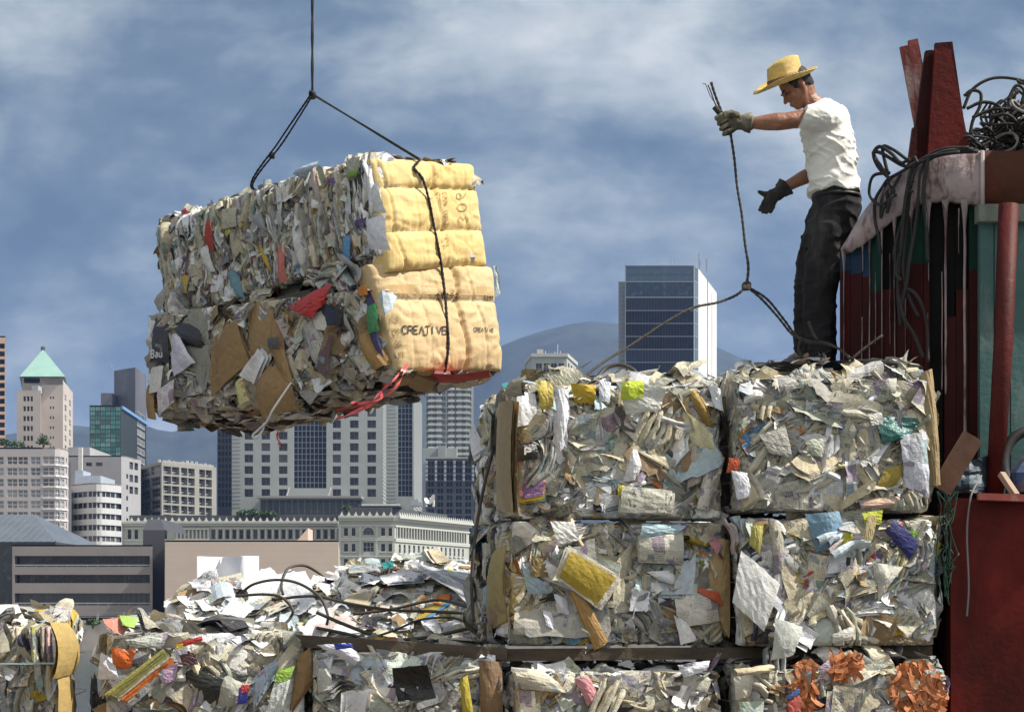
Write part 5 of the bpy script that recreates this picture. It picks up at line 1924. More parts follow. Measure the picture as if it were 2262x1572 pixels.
patch(b_l3, H_l3, 'front', [(1634, 1550), (1690, 1546), (1684, 1600), (1640, 1600)], (.42, .50, .42), .2, .07, .06, .2, 162)
patch(b_l3, H_l3, 'front', [(1806, 1474), (1832, 1456), (1836, 1474), (1814, 1492)], (.44, .34, .40), .3, .08, .1, .2, 163)
patch(b_l3, H_l3, 'front', [(1740, 1536), (1766, 1518), (1768, 1530), (1742, 1546)], (.06, .12, .36), .0, .08, .06, .2, 164)
patch(b_l3, H_l3, 'front', [(1740, 1550), (1768, 1534), (1770, 1580), (1744, 1590)], (.46, .10, .08), .2, .075, .06, .2, 165)


# writing: a small stroke alphabet drawn as ribbons on a surface
STROKES = {
    'C': [[(.95, .85), (.75, 1), (.25, 1), (0, .75), (0, .25), (.25, 0), (.75, 0), (.95, .15)]],
    'R': [[(0, 0), (0, 1), (.7, 1), (.95, .8), (.95, .65), (.7, .48), (0, .48)], [(.5, .48), (.95, 0)]],
    'E': [[(.9, 1), (0, 1), (0, 0), (.9, 0)], [(0, .5), (.75, .5)]],
    'A': [[(0, 0), (.5, 1), (1, 0)]],
    'T': [[(0, 1), (1, 1)], [(.5, 1), (.5, 0)]],
    'I': [[(.3, 0), (.3, 1)]],
    'V': [[(0, 1), (.5, 0), (1, 1)]],
    'N': [[(0, 0), (0, 1), (.9, 0), (.9, 1)]],
    'O': [[(.5, 0), (.1, .2), (.0, .5), (.1, .8), (.5, 1), (.9, .8), (1, .5), (.9, .2), (.5, 0)]],
    '/': [[(0, 0), (.7, 1)]], '.': [[(.2, 0), (.3, .03)]],
    '3': [[(0, .9), (.5, 1), (.85, .78), (.4, .55), (.9, .3), (.5, 0), (0, .1)]],
    '0': [[(.5, 0), (.1, .2), (.0, .5), (.1, .8), (.5, 1), (.9, .8), (1, .5), (.9, .2), (.5, 0)]],
    '6': [[(.8, 1), (.3, .75), (0, .3), (.3, 0), (.8, .1), (.85, .4), (.5, .52), (.1, .3)]],
    '2': [[(0, .8), (.4, 1), (.85, .8), (.7, .5), (0, 0), (.9, 0)]],
    '8': [[(.5, .52), (.1, .75), (.5, 1), (.85, .75), (.5, .52), (.05, .25), (.5, 0), (.95, .25), (.5, .52)]],
    'B': [[(0, 0), (0, 1), (.6, 1), (.85, .8), (.6, .52), (0, .52)], [(.6, .52), (.95, .28), (.6, 0), (0, 0)]],
    'a': [[(.1, .6), (.5, .66), (.75, .5), (.75, 0)], [(.75, .35), (.3, .36), (.1, .18), (.3, 0), (.75, .1)]],
    'u': [[(0, .64), (0, .2), (.3, 0), (.7, .1)], [(.75, .64), (.75, 0)]],
    'P': [[(0, 0), (0, 1), (.7, 1), (.95, .8), (.95, .65), (.7, .48), (0, .48)]],
    '^': [[(0, .55), (.5, 1), (1, .55)], [(.5, 1), (.5, .15)], [(.1, 0), (.9, 0)]],
    'u_': [[(0, .5), (.25, .85), (.5, .95), (.75, .85), (1, .5), (0, .5)], [(.5, .5), (.5, .1), (.7, 0)]],
    'y': [[(.1, 1), (.9, 1), (.75, .55), (.5, .45), (.25, .55), (.1, 1)], [(.5, .45), (.5, 0)], [(.25, 0), (.75, 0)]],
    '-': [[(0, .5), (1, .5)]], 'D': [[(0, 0), (0, 1), (.5, 1), (.9, .7), (.9, .3), (.5, 0), (0, 0)]],
    '5': [[(.85, 1), (.1, 1), (.05, .55), (.5, .62), (.9, .35), (.5, 0), (0, .1)]],
    '4': [[(.7, 0), (.7, 1), (0, .3), (.95, .3)]], 'X': [[(0, 0), (1, 1)], [(0, 1), (1, 0)]],
}


def lettering(mb, fn, text, u0, v0, du, dv, adv, wid, up=None):
    """text drawn with strokes; fn(u, v) gives a point on the surface and its normal; du, dv: letter width and height; adv: step per letter"""
    for i, ch in enumerate(text):
        for st in STROKES.get(ch, []):
            pts = []
            for (x, y), (x2, y2) in zip(st[:-1], st[1:]):
                for k in range(4):
                    pts.append((x + (x2 - x) * k / 4, y + (y2 - y) * k / 4))
            pts.append(st[-1])
            W_ = []
            for x, y in pts:
                uu = u0 + (i * adv[0]) + x * du[0] + y * dv[0]
                vv = v0 + (i * adv[1]) + x * du[1] + y * dv[1]
                W_.append(fn(uu, vv))
            vs = []
            for k in range(len(W_)):
                p, n_ = W_[k]
                d = W_[min(k + 1, len(W_) - 1)][0] - W_[max(k - 1, 0)][0]
                s_ = unit(np.cross(n_, d)) * wid / 2
                vs += [p + n_ * .0025 - s_, p + n_ * .0025 + s_]
            mb.add(vs, [(2 * k, 2 * k + 1, 2 * k + 3, 2 * k + 2) for k in range(len(W_) - 1)])


# the letter on the black bag in the stack
mb = MB()
lettering(mb, lambda u, v_: H_tl.px('front', u, v_, .09), 'P', 1160, 1004, (14, 0), (0, -15), (14, 0), .010)
attach(black_bag, mb.build('bag_letter', mat('print_white', (.62, .62, .60), .6), b_tl))
# ------------------------------------------------------------------ the two bales hanging from the crane
_yaw, _pit, _rol, _L, _W, _HT = .839, .075, .057, 2.505, 1.008, 1.465
_a = np.array([-math.sin(_yaw), math.cos(_yaw), 0.])
_w = np.array([math.cos(_yaw), math.sin(_yaw), 0.])
_v = np.array([0, 0, 1.])
_a, _v = _a * math.cos(_pit) - _v * math.sin(_pit), _v * math.cos(_pit) + _a * math.sin(_pit)
_w, _v = _w * math.cos(_rol) + _v * math.sin(_rol), _v * math.cos(_rol) - _w * math.sin(_rol)


def depth_of(i, j, k):
    """distance of a point of the load: i 1 near end .. 0 far end, j across, k up (0..1)"""
    c = np.array(P(877.2, 813.2, 13.2))
    return (c + _a * _L * (1 - i) + _w * _W * j + _v * _HT * k)


def load_corners(px, k0, k1):
    """six corners read in the photo, put at the depths of the hanging load; the two hidden ones follow"""
    C = {}
    for key, (x, y) in px.items():
        i, j, k = key
        C[key] = np.array(P(x, y, depth_of(i, j, k0 if k == 0 else k1)[1]))
    for k in (0, 1):
        C[(0, 1, k)] = C[(0, 0, k)] + C[(1, 1, k)] - C[(1, 0, k)] - np.array([0, 0, .14 * (k == 0 and k0 == 0)])
    return C


UP = {(1, 0, 1): (826, 352), (1, 0, 0): (866, 595), (1, 1, 1): (1042, 366), (1, 1, 0): (1072, 582), (0, 0, 1): (350, 500), (0, 0, 0): (372, 706)}
LO = {(1, 0, 1): (822, 585), (1, 0, 0): (884, 812), (1, 1, 1): (1084, 592), (1, 1, 0): (1108, 814), (0, 0, 1): (346, 696), (0, 0, 0): (334, 910)}
HANG = 'two bales hanging from the crane rope'
b_up, H_up = make_bale('upper hanging bale with a yellow quilted cardboard end and grey papers on edge', load_corners(UP, .52, 1.0),
                       {'front': ('spine', 900, .955), 'top': ('flat', 160), 'bottom': ('flat', 120), 'left': ('mix', 60)}, GREYY, 51, HANG, straps=(.26, .62))
b_lo, H_lo = make_bale('lower hanging bale with a tan cardboard end lettered in black and brown cardboard side', load_corners(LO, 0.0, .49),
                       {'front': ('mix', 760, .955), 'bottom': ('under', 420), 'left': ('mix', 160), 'top': ('flat', 60), 'back': ('mix', 60)}, GREYY, 52, HANG, straps=())


class Quilt:
    """bulging cardboard end of a bale, pinched by its wires"""
    def __init__(self, H, rows, creases, amp, seed, lower=False):
        self.H, self.rows, self.cr, self.amp, self.lower = H, rows, creases, amp, lower
        c = H.c
        self.g = [c[1, 0, 0], c[1, 1, 0], c[1, 1, 1], c[1, 0, 1]]
        self.n = unit(np.cross(self.g[1] - self.g[0], self.g[3] - self.g[0]))
        if np.dot(self.n, np.mean(self.g, axis=0) - H.mid) < 0:
            self.n = -self.n
        self.seed = seed
        self.w = np.linalg.norm(self.g[1] - self.g[0])
        self.h = np.linalg.norm(self.g[3] - self.g[0])

    def height(self, u, v):
        r = self.rows
        k = 0
        while k < len(r) - 2 and v > r[k + 1]:
            k += 1
        x = (v - r[k]) / (r[k + 1] - r[k])
        x = min(max(x, 0), 1)
        row = 1 - abs(2 * x - 1) ** 4.5
        side = 1 - abs(2 * u - 1) ** 10
        h = self.amp * (.35 + .65 * row) * (.25 + .75 * side)
        for (c0, c1, d, wd) in self.cr:
            uc = c0 + (c1 - c0) * v + .012 * math.sin(v * 9 + c0 * 20)
            h -= d * math.exp(-((u - uc) / wd) ** 2)
        q = Vector((u * 3.1 + self.seed, v * 4.3, self.seed * 1.7))
        h += .016 * abs(mnoise.noise(q * 1.3)) - .012 * abs(mnoise.noise(q * 2.2 + Vector((4, 1, 2)))) + .003 * abs(mnoise.noise(q * 3.1)) + .0010 * mnoise.noise(q * 9) - .003 * max(0, 1 - 7 * abs(mnoise.noise(Vector((u * 5 + v * 3, v * 2.4 - u * 2, self.seed)))))
        if self.lower:
            h += .020 * math.sin(math.pi * v) * (1 - abs(2 * u - 1) ** 3)
        # small puckers at the pinched lines
        for vv in r[1:-1]:
            h += .003 * mnoise.noise(Vector((u * 26, vv * 9, self.seed))) * math.exp(-((v - vv) / .05) ** 2)
        for vv in (0.0, 1.0):
            h += .009 * mnoise.noise(Vector((u * 17, vv * 9 + 3, self.seed))) * math.exp(-((v - vv) / .09) ** 2)
        # fine creases fanning out of the pinches and the edges
        for vv in [r[0], r[-1]] + list(r[1:-1]):
            fan = math.exp(-((v - vv) / .13) ** 2)
            h -= .005 * fan * max(0, 1 - 3.0 * abs(mnoise.noise(Vector((u * 13 + (v - vv) * 2, vv * 7 + self.seed, 2)))))
        h -= .007 * max(0, 1 - 14 * abs(mnoise.noise(Vector((u * 2.2 + 5, v * 1.6, self.seed + 4)))))
        return h

    def at(self, u, v, out=0.0):
        g = self.g
        p = (g[0] * (1 - u) + g[1] * u) * (1 - v) + (g[3] * (1 - u) + g[2] * u) * v
        return p + self.n * (self.height(min(max(u, 0), 1), min(max(v, 0), 1)) + out)

    def nrm(self, u, v):
        e = .01
        n = unit(np.cross(self.at(u + e, v) - self.at(u - e, v), self.at(u, v + e) - self.at(u, v - e)))
        return n if np.dot(n, self.n) > 0 else -n

    def fn(self, u, v):
        return self.at(u, v, .003), self.nrm(u, v)

    def mesh(self, root, m, nu=124, nv=112):
        vs, fs = [], []
        us = np.linspace(-.14, 1.10, nu)
        vv = np.linspace(-.07, 1.07, nv)
        g = self.g
        for i, u in enumerate(us):
            for j, v in enumerate(vv):
                uc, vc = min(max(u, 0), 1), min(max(v, 0), 1)
                p = self.at(uc, vc)
                # the sheet turns round the corners of the bale
                ou, ov = u - uc, v - vc
                back = (abs(ou) * self.w * (1.0 + .25 * mnoise.noise(Vector((v * 6, u, self.seed)))) + abs(ov) * self.h)
                p = p - self.n * back * (1 + .5 * mnoise.noise(Vector((u * 7, v * 7, 4 + self.seed)))) + (g[1] - g[0]) * np.sign(ou) * min(abs(ou), .022) + (g[3] - g[0]) * np.sign(ov) * min(abs(ov), .015)
                vs.append(p)
        for i in range(nu - 1):
            for j in range(nv - 1):
                a = i * nv + j
                fs.append((a, a + nv, a + nv + 1, a + 1))
        return mesh_obj('cardboard_end', vs, fs, m, root, smooth=True)

    def uv(self, px, py):
        """fractions across and up the end of the spot seen at a photo pixel"""
        u, v = .5, .5
        for _ in range(12):
            p = self.at(u, v)
            x, y = CX + FPX * p[0] / p[1], HY - FPX * (p[2] - CZ) / p[1]
            e = .01
            pu, pv_ = self.at(u + e, v), self.at(u, v + e)
            J = np.array([[(CX + FPX * q[0] / q[1]) - x for q in (pu, pv_)], [(HY - FPX * (q[2] - CZ) / q[1]) - y for q in (pu, pv_)]]) / e
            d = np.linalg.solve(J, [px - x, py - y])
            u, v = float(np.clip(u + d[0] * .8, -.1, 1.1)), float(np.clip(v + d[1] * .8, -.1, 1.1))
        return u, v

    def pxfn(self, x, y):
        return self.fn(*self.uv(x, y))


def card_material(name, col, dark, pale):
    """cardboard: faint flutes, scuffs and damp marks"""
    m = D.materials.new(name)
    m.use_nodes = True
    t = NT(m.node_tree)
    bs = m.node_tree.nodes['Principled BSDF']
    co = t.n('ShaderNodeTexCoord').outputs['Object']
    c = t.mix(t.ramp(t.noise(co, 1.8, 6, .62), [(.38, 0), (.68, .8)]), (*col, 1), (*dark, 1))
    c = t.mix(t.ramp(t.noise(t.scaled(co, (1, 1, .25)), 9.0, 6, .7), [(.55, 0), (.75, .7)]), c, (*pale, 1))
    c = t.mix(t.ramp(t.noise(t.scaled(co, (1, 1, .5), (4, 1, 2)), 16.0, 7, .75), [(.60, 0), (.74, .75)]), c, (.30, .20, .10, 1))
    fl = t.noise(t.scaled(co, (90, 90, 2.0)), 1.0, 2, .5)
    c = t.mix(1.0, c, t.ramp(fl, [(.3, .93), (.7, 1.05)]), 'MULTIPLY')
    t.link(c, bs.inputs['Base Color'])
    bs.inputs['Roughness'].default_value = .8
    bs.inputs['Specular IOR Level'].default_value = .25
    bn = t.n('ShaderNodeBump')
    bn.inputs['Strength'].default_value = .35
    bn.inputs['Distance'].default_value = .006
    t.link(t.math('ADD', fl, t.math('MULTIPLY', t.noise(co, 30.0, 5, .7, .8), 1.6)), bn.inputs['Height'])
    t.link(bn.outputs[0], bs.inputs['Normal'])
    return m


m_card_y = card_material('yellow_cardboard', (0.70, 0.54, 0.26), (0.62, 0.43, 0.15), (0.76, 0.64, 0.40))
m_card_t = card_material('tan_cardboard', (0.62, 0.47, 0.27), (0.53, 0.38, 0.19), (0.70, 0.58, 0.39))
m_print = mat('black_print', (0.045, 0.04, 0.035), 0.7, 0.1)
m_pencil = mat('marker_scrawl', (0.36, 0.25, 0.10), 0.7, 0.1)
Q_up = Quilt(H_up, [0, .34, .745, 1.0], [(.10, .02, .018, .010), (.56, .52, .014, .016), (.82, .86, .006, .012), (.32, .30, .005, .014)], .05, 3.3)
end_up = Q_up.mesh(b_up, m_card_y)
Q_lo = Quilt(H_lo, [0, .66, 1.0], [(.62, .62, .034, .018), (.27, .33, .010, .012), (.84, .74, .012, .012), (.46, .44, .005, .012), (.12, .20, .008, .012)], .05, 8.1, True)
end_lo = Q_lo.mesh(b_lo, m_card_t)
# the wires that pinch the ends
for Q, root, rows_ in ((Q_up, b_up, (.34, .745)), (Q_lo, b_lo, (.66,))):
    for r_ in rows_:
        mb = MB()
        mb.tube([Vector(Q.at(x, r_, .002)) for x in np.linspace(0, 1, 30)], .003, 5)
        mb.build('baling_wire', M_WIRE, root)
# tape across the upper part of the lower end
vs = []
for k in range(41):
    u = .02 + .96 * k / 40
    for v_ in (.700, .785):
        vs.append(Q_lo.at(u, v_, .002))
end_tape = mesh_obj('packing_tape', vs, [(2 * k, 2 * k + 2, 2 * k + 3, 2 * k + 1) for k in range(40)], mat('packing_tape', (0.60, 0.42, 0.20), 0.3, 0.06), b_lo, smooth=True)


def px_text(mb, Q, text, x0, y0, dx, dy, adv, wid):
    lettering(mb, Q.pxfn, text, x0, y0, dx, dy, adv, wid)


attach(end_lo, end_tape)
mb = MB()
px_text(mb, Q_lo, 'CREATIVE', 888, 737, (10.5, 0), (0, -17), (12.6, .2), .0085)
attach(end_lo, mb.build('lettering', m_print, b_lo))
mb = MB()
px_text(mb, Q_lo, '-', 933, 739, (10, 0), (0, 1), (1, 0), .007)
px_text(mb, Q_lo, 'CREATIVE', 1046, 732, (4.6, 0), (0, -8.5), (5.6, .3), .0055)
attach(end_lo, mb.build('lettering', m_print, b_lo))
mb = MB()
for k, ch in enumerate(('^', 'y', '^', 'u_', '^')):
    lettering(mb, Q_lo.pxfn, [ch], 962 + 10.5 * k, 659, (8, 0), (0, -11), (9, 0), .0065)
for k in range(10):
    lettering(mb, Q_lo.pxfn, '-', 962 + 5 * k, 664, (3.4, 0), (0, 1), (4, 0), .005)
for k, ch in enumerate(('y', '^', 'u_', '^')):
    lettering(mb, Q_lo.pxfn, [ch], 1068 + 5.6 * k, 662, (4, 0), (0, -9), (5, 0), .005)
attach(end_lo, mb.build('handling_marks', m_print, b_lo))
mb = MB()
for k, ch in enumerate('2885'):
    mb = MB()
    px_text(mb, Q_lo, ch, 862 + 4 * k, 700 + 26 * k, (2, 16), (16, -2), (0, 0), .006)
    attach(end_lo, mb.build('scrawled_digit', m_pencil, b_lo))
for k, ch in enumerate('306'):
    mb = MB()
    px_text(mb, Q_up, ch, 1012 - 2 * k, 494 - 26 * k, (-2, -16), (22, -3), (0, 0), .0075)
    attach(end_up, mb.build('scrawled_digit', m_pencil, b_up))
mb = MB()
px_text(mb, Q_up, 'C/NO.4553', 982, 497, (-.3, -6.5), (9, 0), (-.6, -8.4), .0055)
px_text(mb, Q_up, '-', 974, 500, (-4, -80), (1, 0), (1, 0), .004)
px_text(mb, Q_up, 'XA2', 950, 440, (0, -14), (18, -1), (0, -22), .004)
px_text(mb, Q_up, '42', 975, 550, (0, -10), (16, -2), (0, -14), .004)
attach(end_up, mb.build('stencilled_mark', m_pencil, b_up))

# pieces in the long sides of the hanging bales
patch(b_up, H_up, 'front', [(804, 486), (844, 474), (858, 552), (806, 550)], (.76, .76, .80), .1, .05, .2, .3, 201, label='white torn sheet by the cardboard end')
patch(b_up, H_up, 'front', [(808, 416), (834, 404), (846, 470), (828, 470)], (.72, .74, .74), .1, .05, .2, .3, 202)
patch(b_up, H_up, 'front', [(448, 482), (466, 490), (468, 560), (446, 530)], (.40, .05, .04), .1, .04, .1, .4, 203, label='red folded paper')
patch(b_up, H_up, 'front', [(602, 534), (622, 530), (628, 620), (608, 630)], (.52, .16, .14), .2, .04, .1, .4, 204, label='faded red paper')
patch(b_up, H_up, 'front', [(632, 450), (662, 440), (668, 560), (652, 630)], (.72, .72, .72), .3, .045, .12, .6, 205, label='long white paper')
patch(b_up, H_up, 'front', [(754, 522), (770, 520), (768, 586), (756, 588)], (.12, .32, .58), .3, .04, .05, .4, 206, label='blue cover')
patch(b_up, H_up, 'front', [(782, 486), (806, 480), (806, 500), (784, 506)], (.10, .07, .16), .5, .045, .1, .3, 207)
patch(b_up, H_up, 'front', [(432, 556), (452, 540), (470, 600), (452, 600)], (.68, .68, .66), .3, .05, .15, .5, 208)
patch(b_up, H_up, 'front', [(394, 610), (414, 606), (410, 648), (396, 646)], (.50, .38, .05), .4, .05, .2, .4, 209, label='yellow packet')
patch(b_up, H_up, 'front', [(760, 352), (790, 344), (788, 392), (764, 400)], (.46, .45, .36), .7, .05, .1, .4, 210)
patch(b_up, H_up, 'front', [(762, 380), (788, 372), (786, 388), (762, 396)], (.22, .36, .08), .2, .06, .1, .4, 211, label='green leaf-coloured scrap')
patch(b_up, H_up, 'front', [(644, 384), (690, 352), (700, 362), (664, 396)], (.46, .56, .66), .3, .06, .25, .3, 212, label='pale blue sheet sticking up')
patch(b_up, H_up, 'front', [(486, 462), (520, 458), (518, 500), (488, 506)], (.5, .48, .38), .2, .05, .06, .2, 213, 'card')
patch(b_up, H_up, 'front', [(492, 600), (520, 590), (532, 660), (512, 650)], (.16, .30, .36), .3, .04, .12, .5, 214, label='teal blue cover')
patch(b_up, H_up, 'front', [(336, 664), (362, 632), (368, 650), (350, 692)], (.40, .38, .36), .3, .03, .1, .2, 215)
# lower bale
patch(b_lo, H_lo, 'front', [(628, 676), (726, 622), (708, 668), (682, 704)], (.50, .03, .025), .05, .125, .05, .2, 221, 'plastic_sheet', 'bright red sheet', PL, 10)
patch(b_lo, H_lo, 'front', [(462, 744), (520, 704), (548, 800), (458, 876)], [(.30, .19, .08), (.26, .16, .07)], 0, .06, .05, .15, 222, 'cardboard_sheet', 'large brown cardboard sheet', n=10, layers=2)
patch(b_lo, H_lo, 'front', [(540, 672), (592, 656), (608, 780), (546, 800)], [(.33, .22, .105), (.27, .17, .08)], 0, .055, .06, .3, 223, 'cardboard_sheet', 'brown cardboard with a fold', n=10, layers=2)
patch(b_lo, H_lo, 'front', [(556, 800), (632, 780), (636, 900), (560, 920)], [(.33, .21, .095), (.28, .18, .08)], 0, .05, .08, .5, 224, 'cardboard_sheet', 'brown cardboard at the lower edge', n=10, layers=2)
patch(b_lo, H_lo, 'front', [(588, 706), (612, 712), (634, 850), (598, 810)], [(.36, .235, .11), (.29, .18, .08)], 0, .07, .04, .6, 225, 'cardboard_sheet', 'narrow curved brown cardboard', n=9, layers=2)
patch(b_lo, H_lo, 'front', [(588, 746), (612, 744), (614, 768), (590, 768)], (.10, .10, .10), .3, .095, .04, .3, 226, 'printed_label', 'dark label on brown cardboard')
dark_mag = patch(b_lo, H_lo, 'front', [(330, 708), (364, 706), (362, 800), (330, 796)], (.05, .055, .075), .5, .05, .06, .4, 227, 'magazine', 'dark magazine with white letters', n=9)
patch(b_lo, H_lo, 'front', [(376, 708), (428, 716), (450, 770), (400, 760)], (.02, .02, .025), .0, .06, .25, .4, 228, 'plastic_bag', 'black plastic', PL, 10)
patch(b_lo, H_lo, 'front', [(362, 740), (392, 736), (430, 800), (372, 830)], (.66, .66, .76), .1, .055, .3, .3, 229, label='crumpled bluish white sheet')
patch(b_lo, H_lo, 'front', [(330, 812), (358, 806), (352, 864), (326, 868)], (.66, .64, .62), .1, .05, .06, .2, 230)
patch(b_lo, H_lo, 'front', [(344, 862), (382, 836), (380, 886), (346, 918)], (.68, .62, .62), .6, .055, .08, .2, 231, label='pinkish printed sheet')
pale_card = patch(b_lo, H_lo, 'front', [(514, 844), (532, 832), (548, 884), (526, 894)], (.56, .54, .24), .0, .085, .08, .2, 232, label='pale yellow card with red letters')
patch(b_lo, H_lo, 'front', [(802, 640), (816, 640), (838, 790), (806, 740)], (.06, .05, .14), .5, .06, .06, .5, 233, 'magazine', 'dark purple cover with coloured print')
patch(b_lo, H_lo, 'front', [(806, 676), (828, 668), (834, 730), (808, 736)], (.07, .26, .10), .3, .085, .08, .3, 234, label='green patch of the purple cover')
patch(b_lo, H_lo, 'front', [(790, 634), (806, 630), (812, 650), (792, 654)], (.56, .20, .03), .0, .085, .08, .2, 235, label='orange patch of the purple cover')
patch(b_lo, H_lo, 'front', [(764, 726), (798, 690), (838, 800), (806, 820)], [(.36, .22, .08), (.3, .18, .07)], 0, .06, .06, .9, 236, 'cardboard_sheet', 'round-bent brown cardboard', n=10, layers=2)
patch(b_lo, H_lo, 'front', [(648, 724), (700, 716), (730, 800), (700, 834)], [(.50, .49, .42), (.44, .43, .38)], .6, .06, .12, .4, 237, 'newspaper', 'open grey newspaper', n=9, layers=4)
patch(b_lo, H_lo, 'front', [(712, 742), (734, 740), (718, 836), (694, 810)], (.14, .08, .09), .8, .075, .06, .2, 238, 'magazine', 'dark maroon printed strip')
patch(b_lo, H_lo, 'front', [(686, 694), (712, 684), (724, 730), (696, 728)], (.64, .62, .54), .0, .07, .08, .2, 239)
patch(b_lo, H_lo, 'front', [(320, 850), (334, 862), (340, 925), (322, 920)], [(.34, .22, .1), (.28, .18, .08)], 0, .03, .05, .3, 240, 'cardboard_sheet', None, layers=2)
patch(b_lo, H_lo, 'bottom', [(930, 838), (1080, 826), (1086, 842), (960, 858)], (.40, .03, .025), .05, .02, .08, .2, 241, label='red sheet under the bale')
patch(b_lo, H_lo, 'bottom', [(740, 906), (800, 892), (806, 902), (750, 918)], (.46, .06, .05), .05, .02, .12, .2, 242, label='small red sheet under the bale')
patch(b_lo, H_lo, 'bottom', [(860, 840), (960, 826), (940, 850), (830, 866)], (.36, .22, .09), .0, .015, .08, .2, 243, 'cardboard_sheet')
mb = MB()
lettering(mb, lambda u, v_: H_lo.px('front', u, v_, .095), 'Bau', 334, 790, (8, -.4), (0, -17), (9, -.5), .009)
attach(dark_mag, mb.build('magazine_letters', mat('print_white', (.62, .62, .60), .6), b_lo))
mb = MB()
lettering(mb, lambda u, v_: H_lo.px('front', u, v_, .10), 'COUN', 530, 842, (1, 6), (6, -2), (2.5, 9), .006)
attach(pale_card, mb.build('card_letters', mat('print_red', (.42, .05, .03), .6), b_lo))
# bluish plastic rag at the far right of the lower bale
patch(b_lo, H_lo, 'back', [(1094, 590), (1100, 588), (1106, 650), (1096, 662)], (.40, .52, .60), .1, .0, .3, .4, 250, 'plastic_bag', 'pale blue plastic rag', PL)
# tufts that stick up along the top
rgt = np.random.default_rng(88)
S = Soup()
for k in range(90):
    u = rgt.uniform(.02, .98)
    c, t_, b_, n_ = H_up.surf('top', u, rgt.uniform(0, .25) if k < 60 else rgt.uniform(0, 1), .015)
    a = rgt.uniform(0, 6.28)
    t2 = unit(t_ * math.cos(a) + b_ * math.sin(a))
    cols = [WHITE, NEWS, GREY][k % 3]
    add_sheet(S, rgt, c, t2, unit(n_ + .7 * t_ * rgt.normal() + .5 * b_ * rgt.normal()), unit(np.cross(t2, n_)), rgt.uniform(.03, .09), rgt.uniform(.04, .12), np.array(cols[k % len(cols)]), .3, .35, .4, .05, 5, 5)
S.build('paper_tufts', M_PAPER, b_up, kind='stuff')

# ------------------------------------------------------------------ crane rope and sling
m_rope = mat('black_rope', (0.022, 0.021, 0.022), 0.8, 0.3, 30, 0.6, 60)
apex = P(690, 208, 13.75)


def rope_mesh(mb, pts, r, strands=2, pitch=.09, n=10):
    """two strands laid round each other along pts"""
    cl = spline(pts, n)
    out = []
    L = 0
    fr = None
    base = []
    for i, p in enumerate(cl):
        d = (cl[min(i + 1, len(cl) - 1)] - cl[max(i - 1, 0)]).normalized()
        if fr is None:
            fr = d.orthogonal().normalized()
        fr = (fr - d * fr.dot(d)).normalized()
        if i:
            L += (p - cl[i - 1]).length
        base.append((p, fr.copy(), d.cross(fr), L))
    for s in range(strands):
        q = [p + (f * math.cos(l / pitch * 6.28 + s * 6.28 / strands) + g * math.sin(l / pitch * 6.28 + s * 6.28 / strands)) * r * .36 for p, f, g, l in base]
        mb.tube(q, r * .74, 6)


mb = MB()
up = [apex + Vector((0, 0, h)) for h in np.linspace(0, 3.2, 34)]
rope_mesh(mb, up, .0105, 2, .08, 1)
hoist = mb.build('hoist_rope', m_rope, None, smooth=True)
tag(hoist, 'single black hoist rope coming straight down to the sling', 'rope')
sl = thing('sling_rope', 'black rope sling wrapped round the two hanging bales', 'rope', apex)
mb = MB()
for k in range(3):
    mb.tube([apex + Vector((.028 * math.cos(a), .03 * math.sin(a * 2 + k), .03 * math.sin(a) - .012 * k)) * .6 for a in np.linspace(0, 6.28, 14)], .010, 6)
mb.build('knot', m_rope, sl, smooth=True)


def densify(pts, n=14):
    o = []
    for a, b_ in zip(pts[:-1], pts[1:]):
        for k in range(n):
            o.append(Vector(a).lerp(Vector(b_), k / n))
    o.append(Vector(pts[-1]))
    return o


# right leg to the top of the near end, down the cardboard, under the load
near_top = Vector(Q_up.at(.40, 1.0, .03))
leg_r = [apex, near_top]
down = [near_top]
for (x, y) in ((912, 372), (930, 395), (944, 440), (956, 500), (966, 550)):
    down.append(Vector(Q_up.at(*Q_up.uv(x, y), .012)))
for (x, y) in ((974, 600), (980, 650), (984, 700), (988, 760), (984, 800)):
    down.append(Vector(Q_lo.at(*Q_lo.uv(x, y), .012)))
under = [down[-1]] + [Vector(H_lo.surf('bottom', i, .45, .03)[0]) for i in (.97, .8, .6, .4, .2, .03)]
far = [under[-1]] + [Vector(H_lo.surf('left', .45, k, .03)[0]) for k in (.05, .5, .95)] + [Vector(H_up.surf('left', .45, k, .03)[0]) for k in (.1, .6, .97)]
mb = MB()
rope_mesh(mb, densify(leg_r), .009, 2, .07, 1)
mb.build('sling_leg', m_rope, sl, smooth=True)
mb = MB()
rope_mesh(mb, down, .010, 2, .07, 8)
rope_mesh(mb, under, .010, 2, .07, 8)
rope_mesh(mb, far, .010, 2, .07, 6)
mb.build('sling_loop', m_rope, sl, smooth=True)
# left leg: doubled rope to the far top edge
back = far[-1]
mid_top = Vector(H_up.surf('top', .46, .12, .03)[0])
tgt = np.array(P(556, 412, apex.y + .35))
mb = MB()
for s_ in (-1, 1):
    pts = [apex + Vector((s_ * .008, 0, 0)), apex.lerp(Vector(tgt), .5) + Vector((s_ * .016, 0, 0)), Vector(tgt) + Vector((s_ * .006, 0, 0)), Vector(H_up.surf('top', .42, .45, .03)[0]), Vector(H_up.surf('top', .2, .45, .03)[0]), back]
    rope_mesh(mb, pts, .008, 2, .07, 12)
mb.tube([apex.lerp(Vector(tgt), .66) + Vector((0, 0, z)) for z in (-.02, .02)], .02, 8)
mb.build('sling_leg', m_rope, sl, smooth=True)

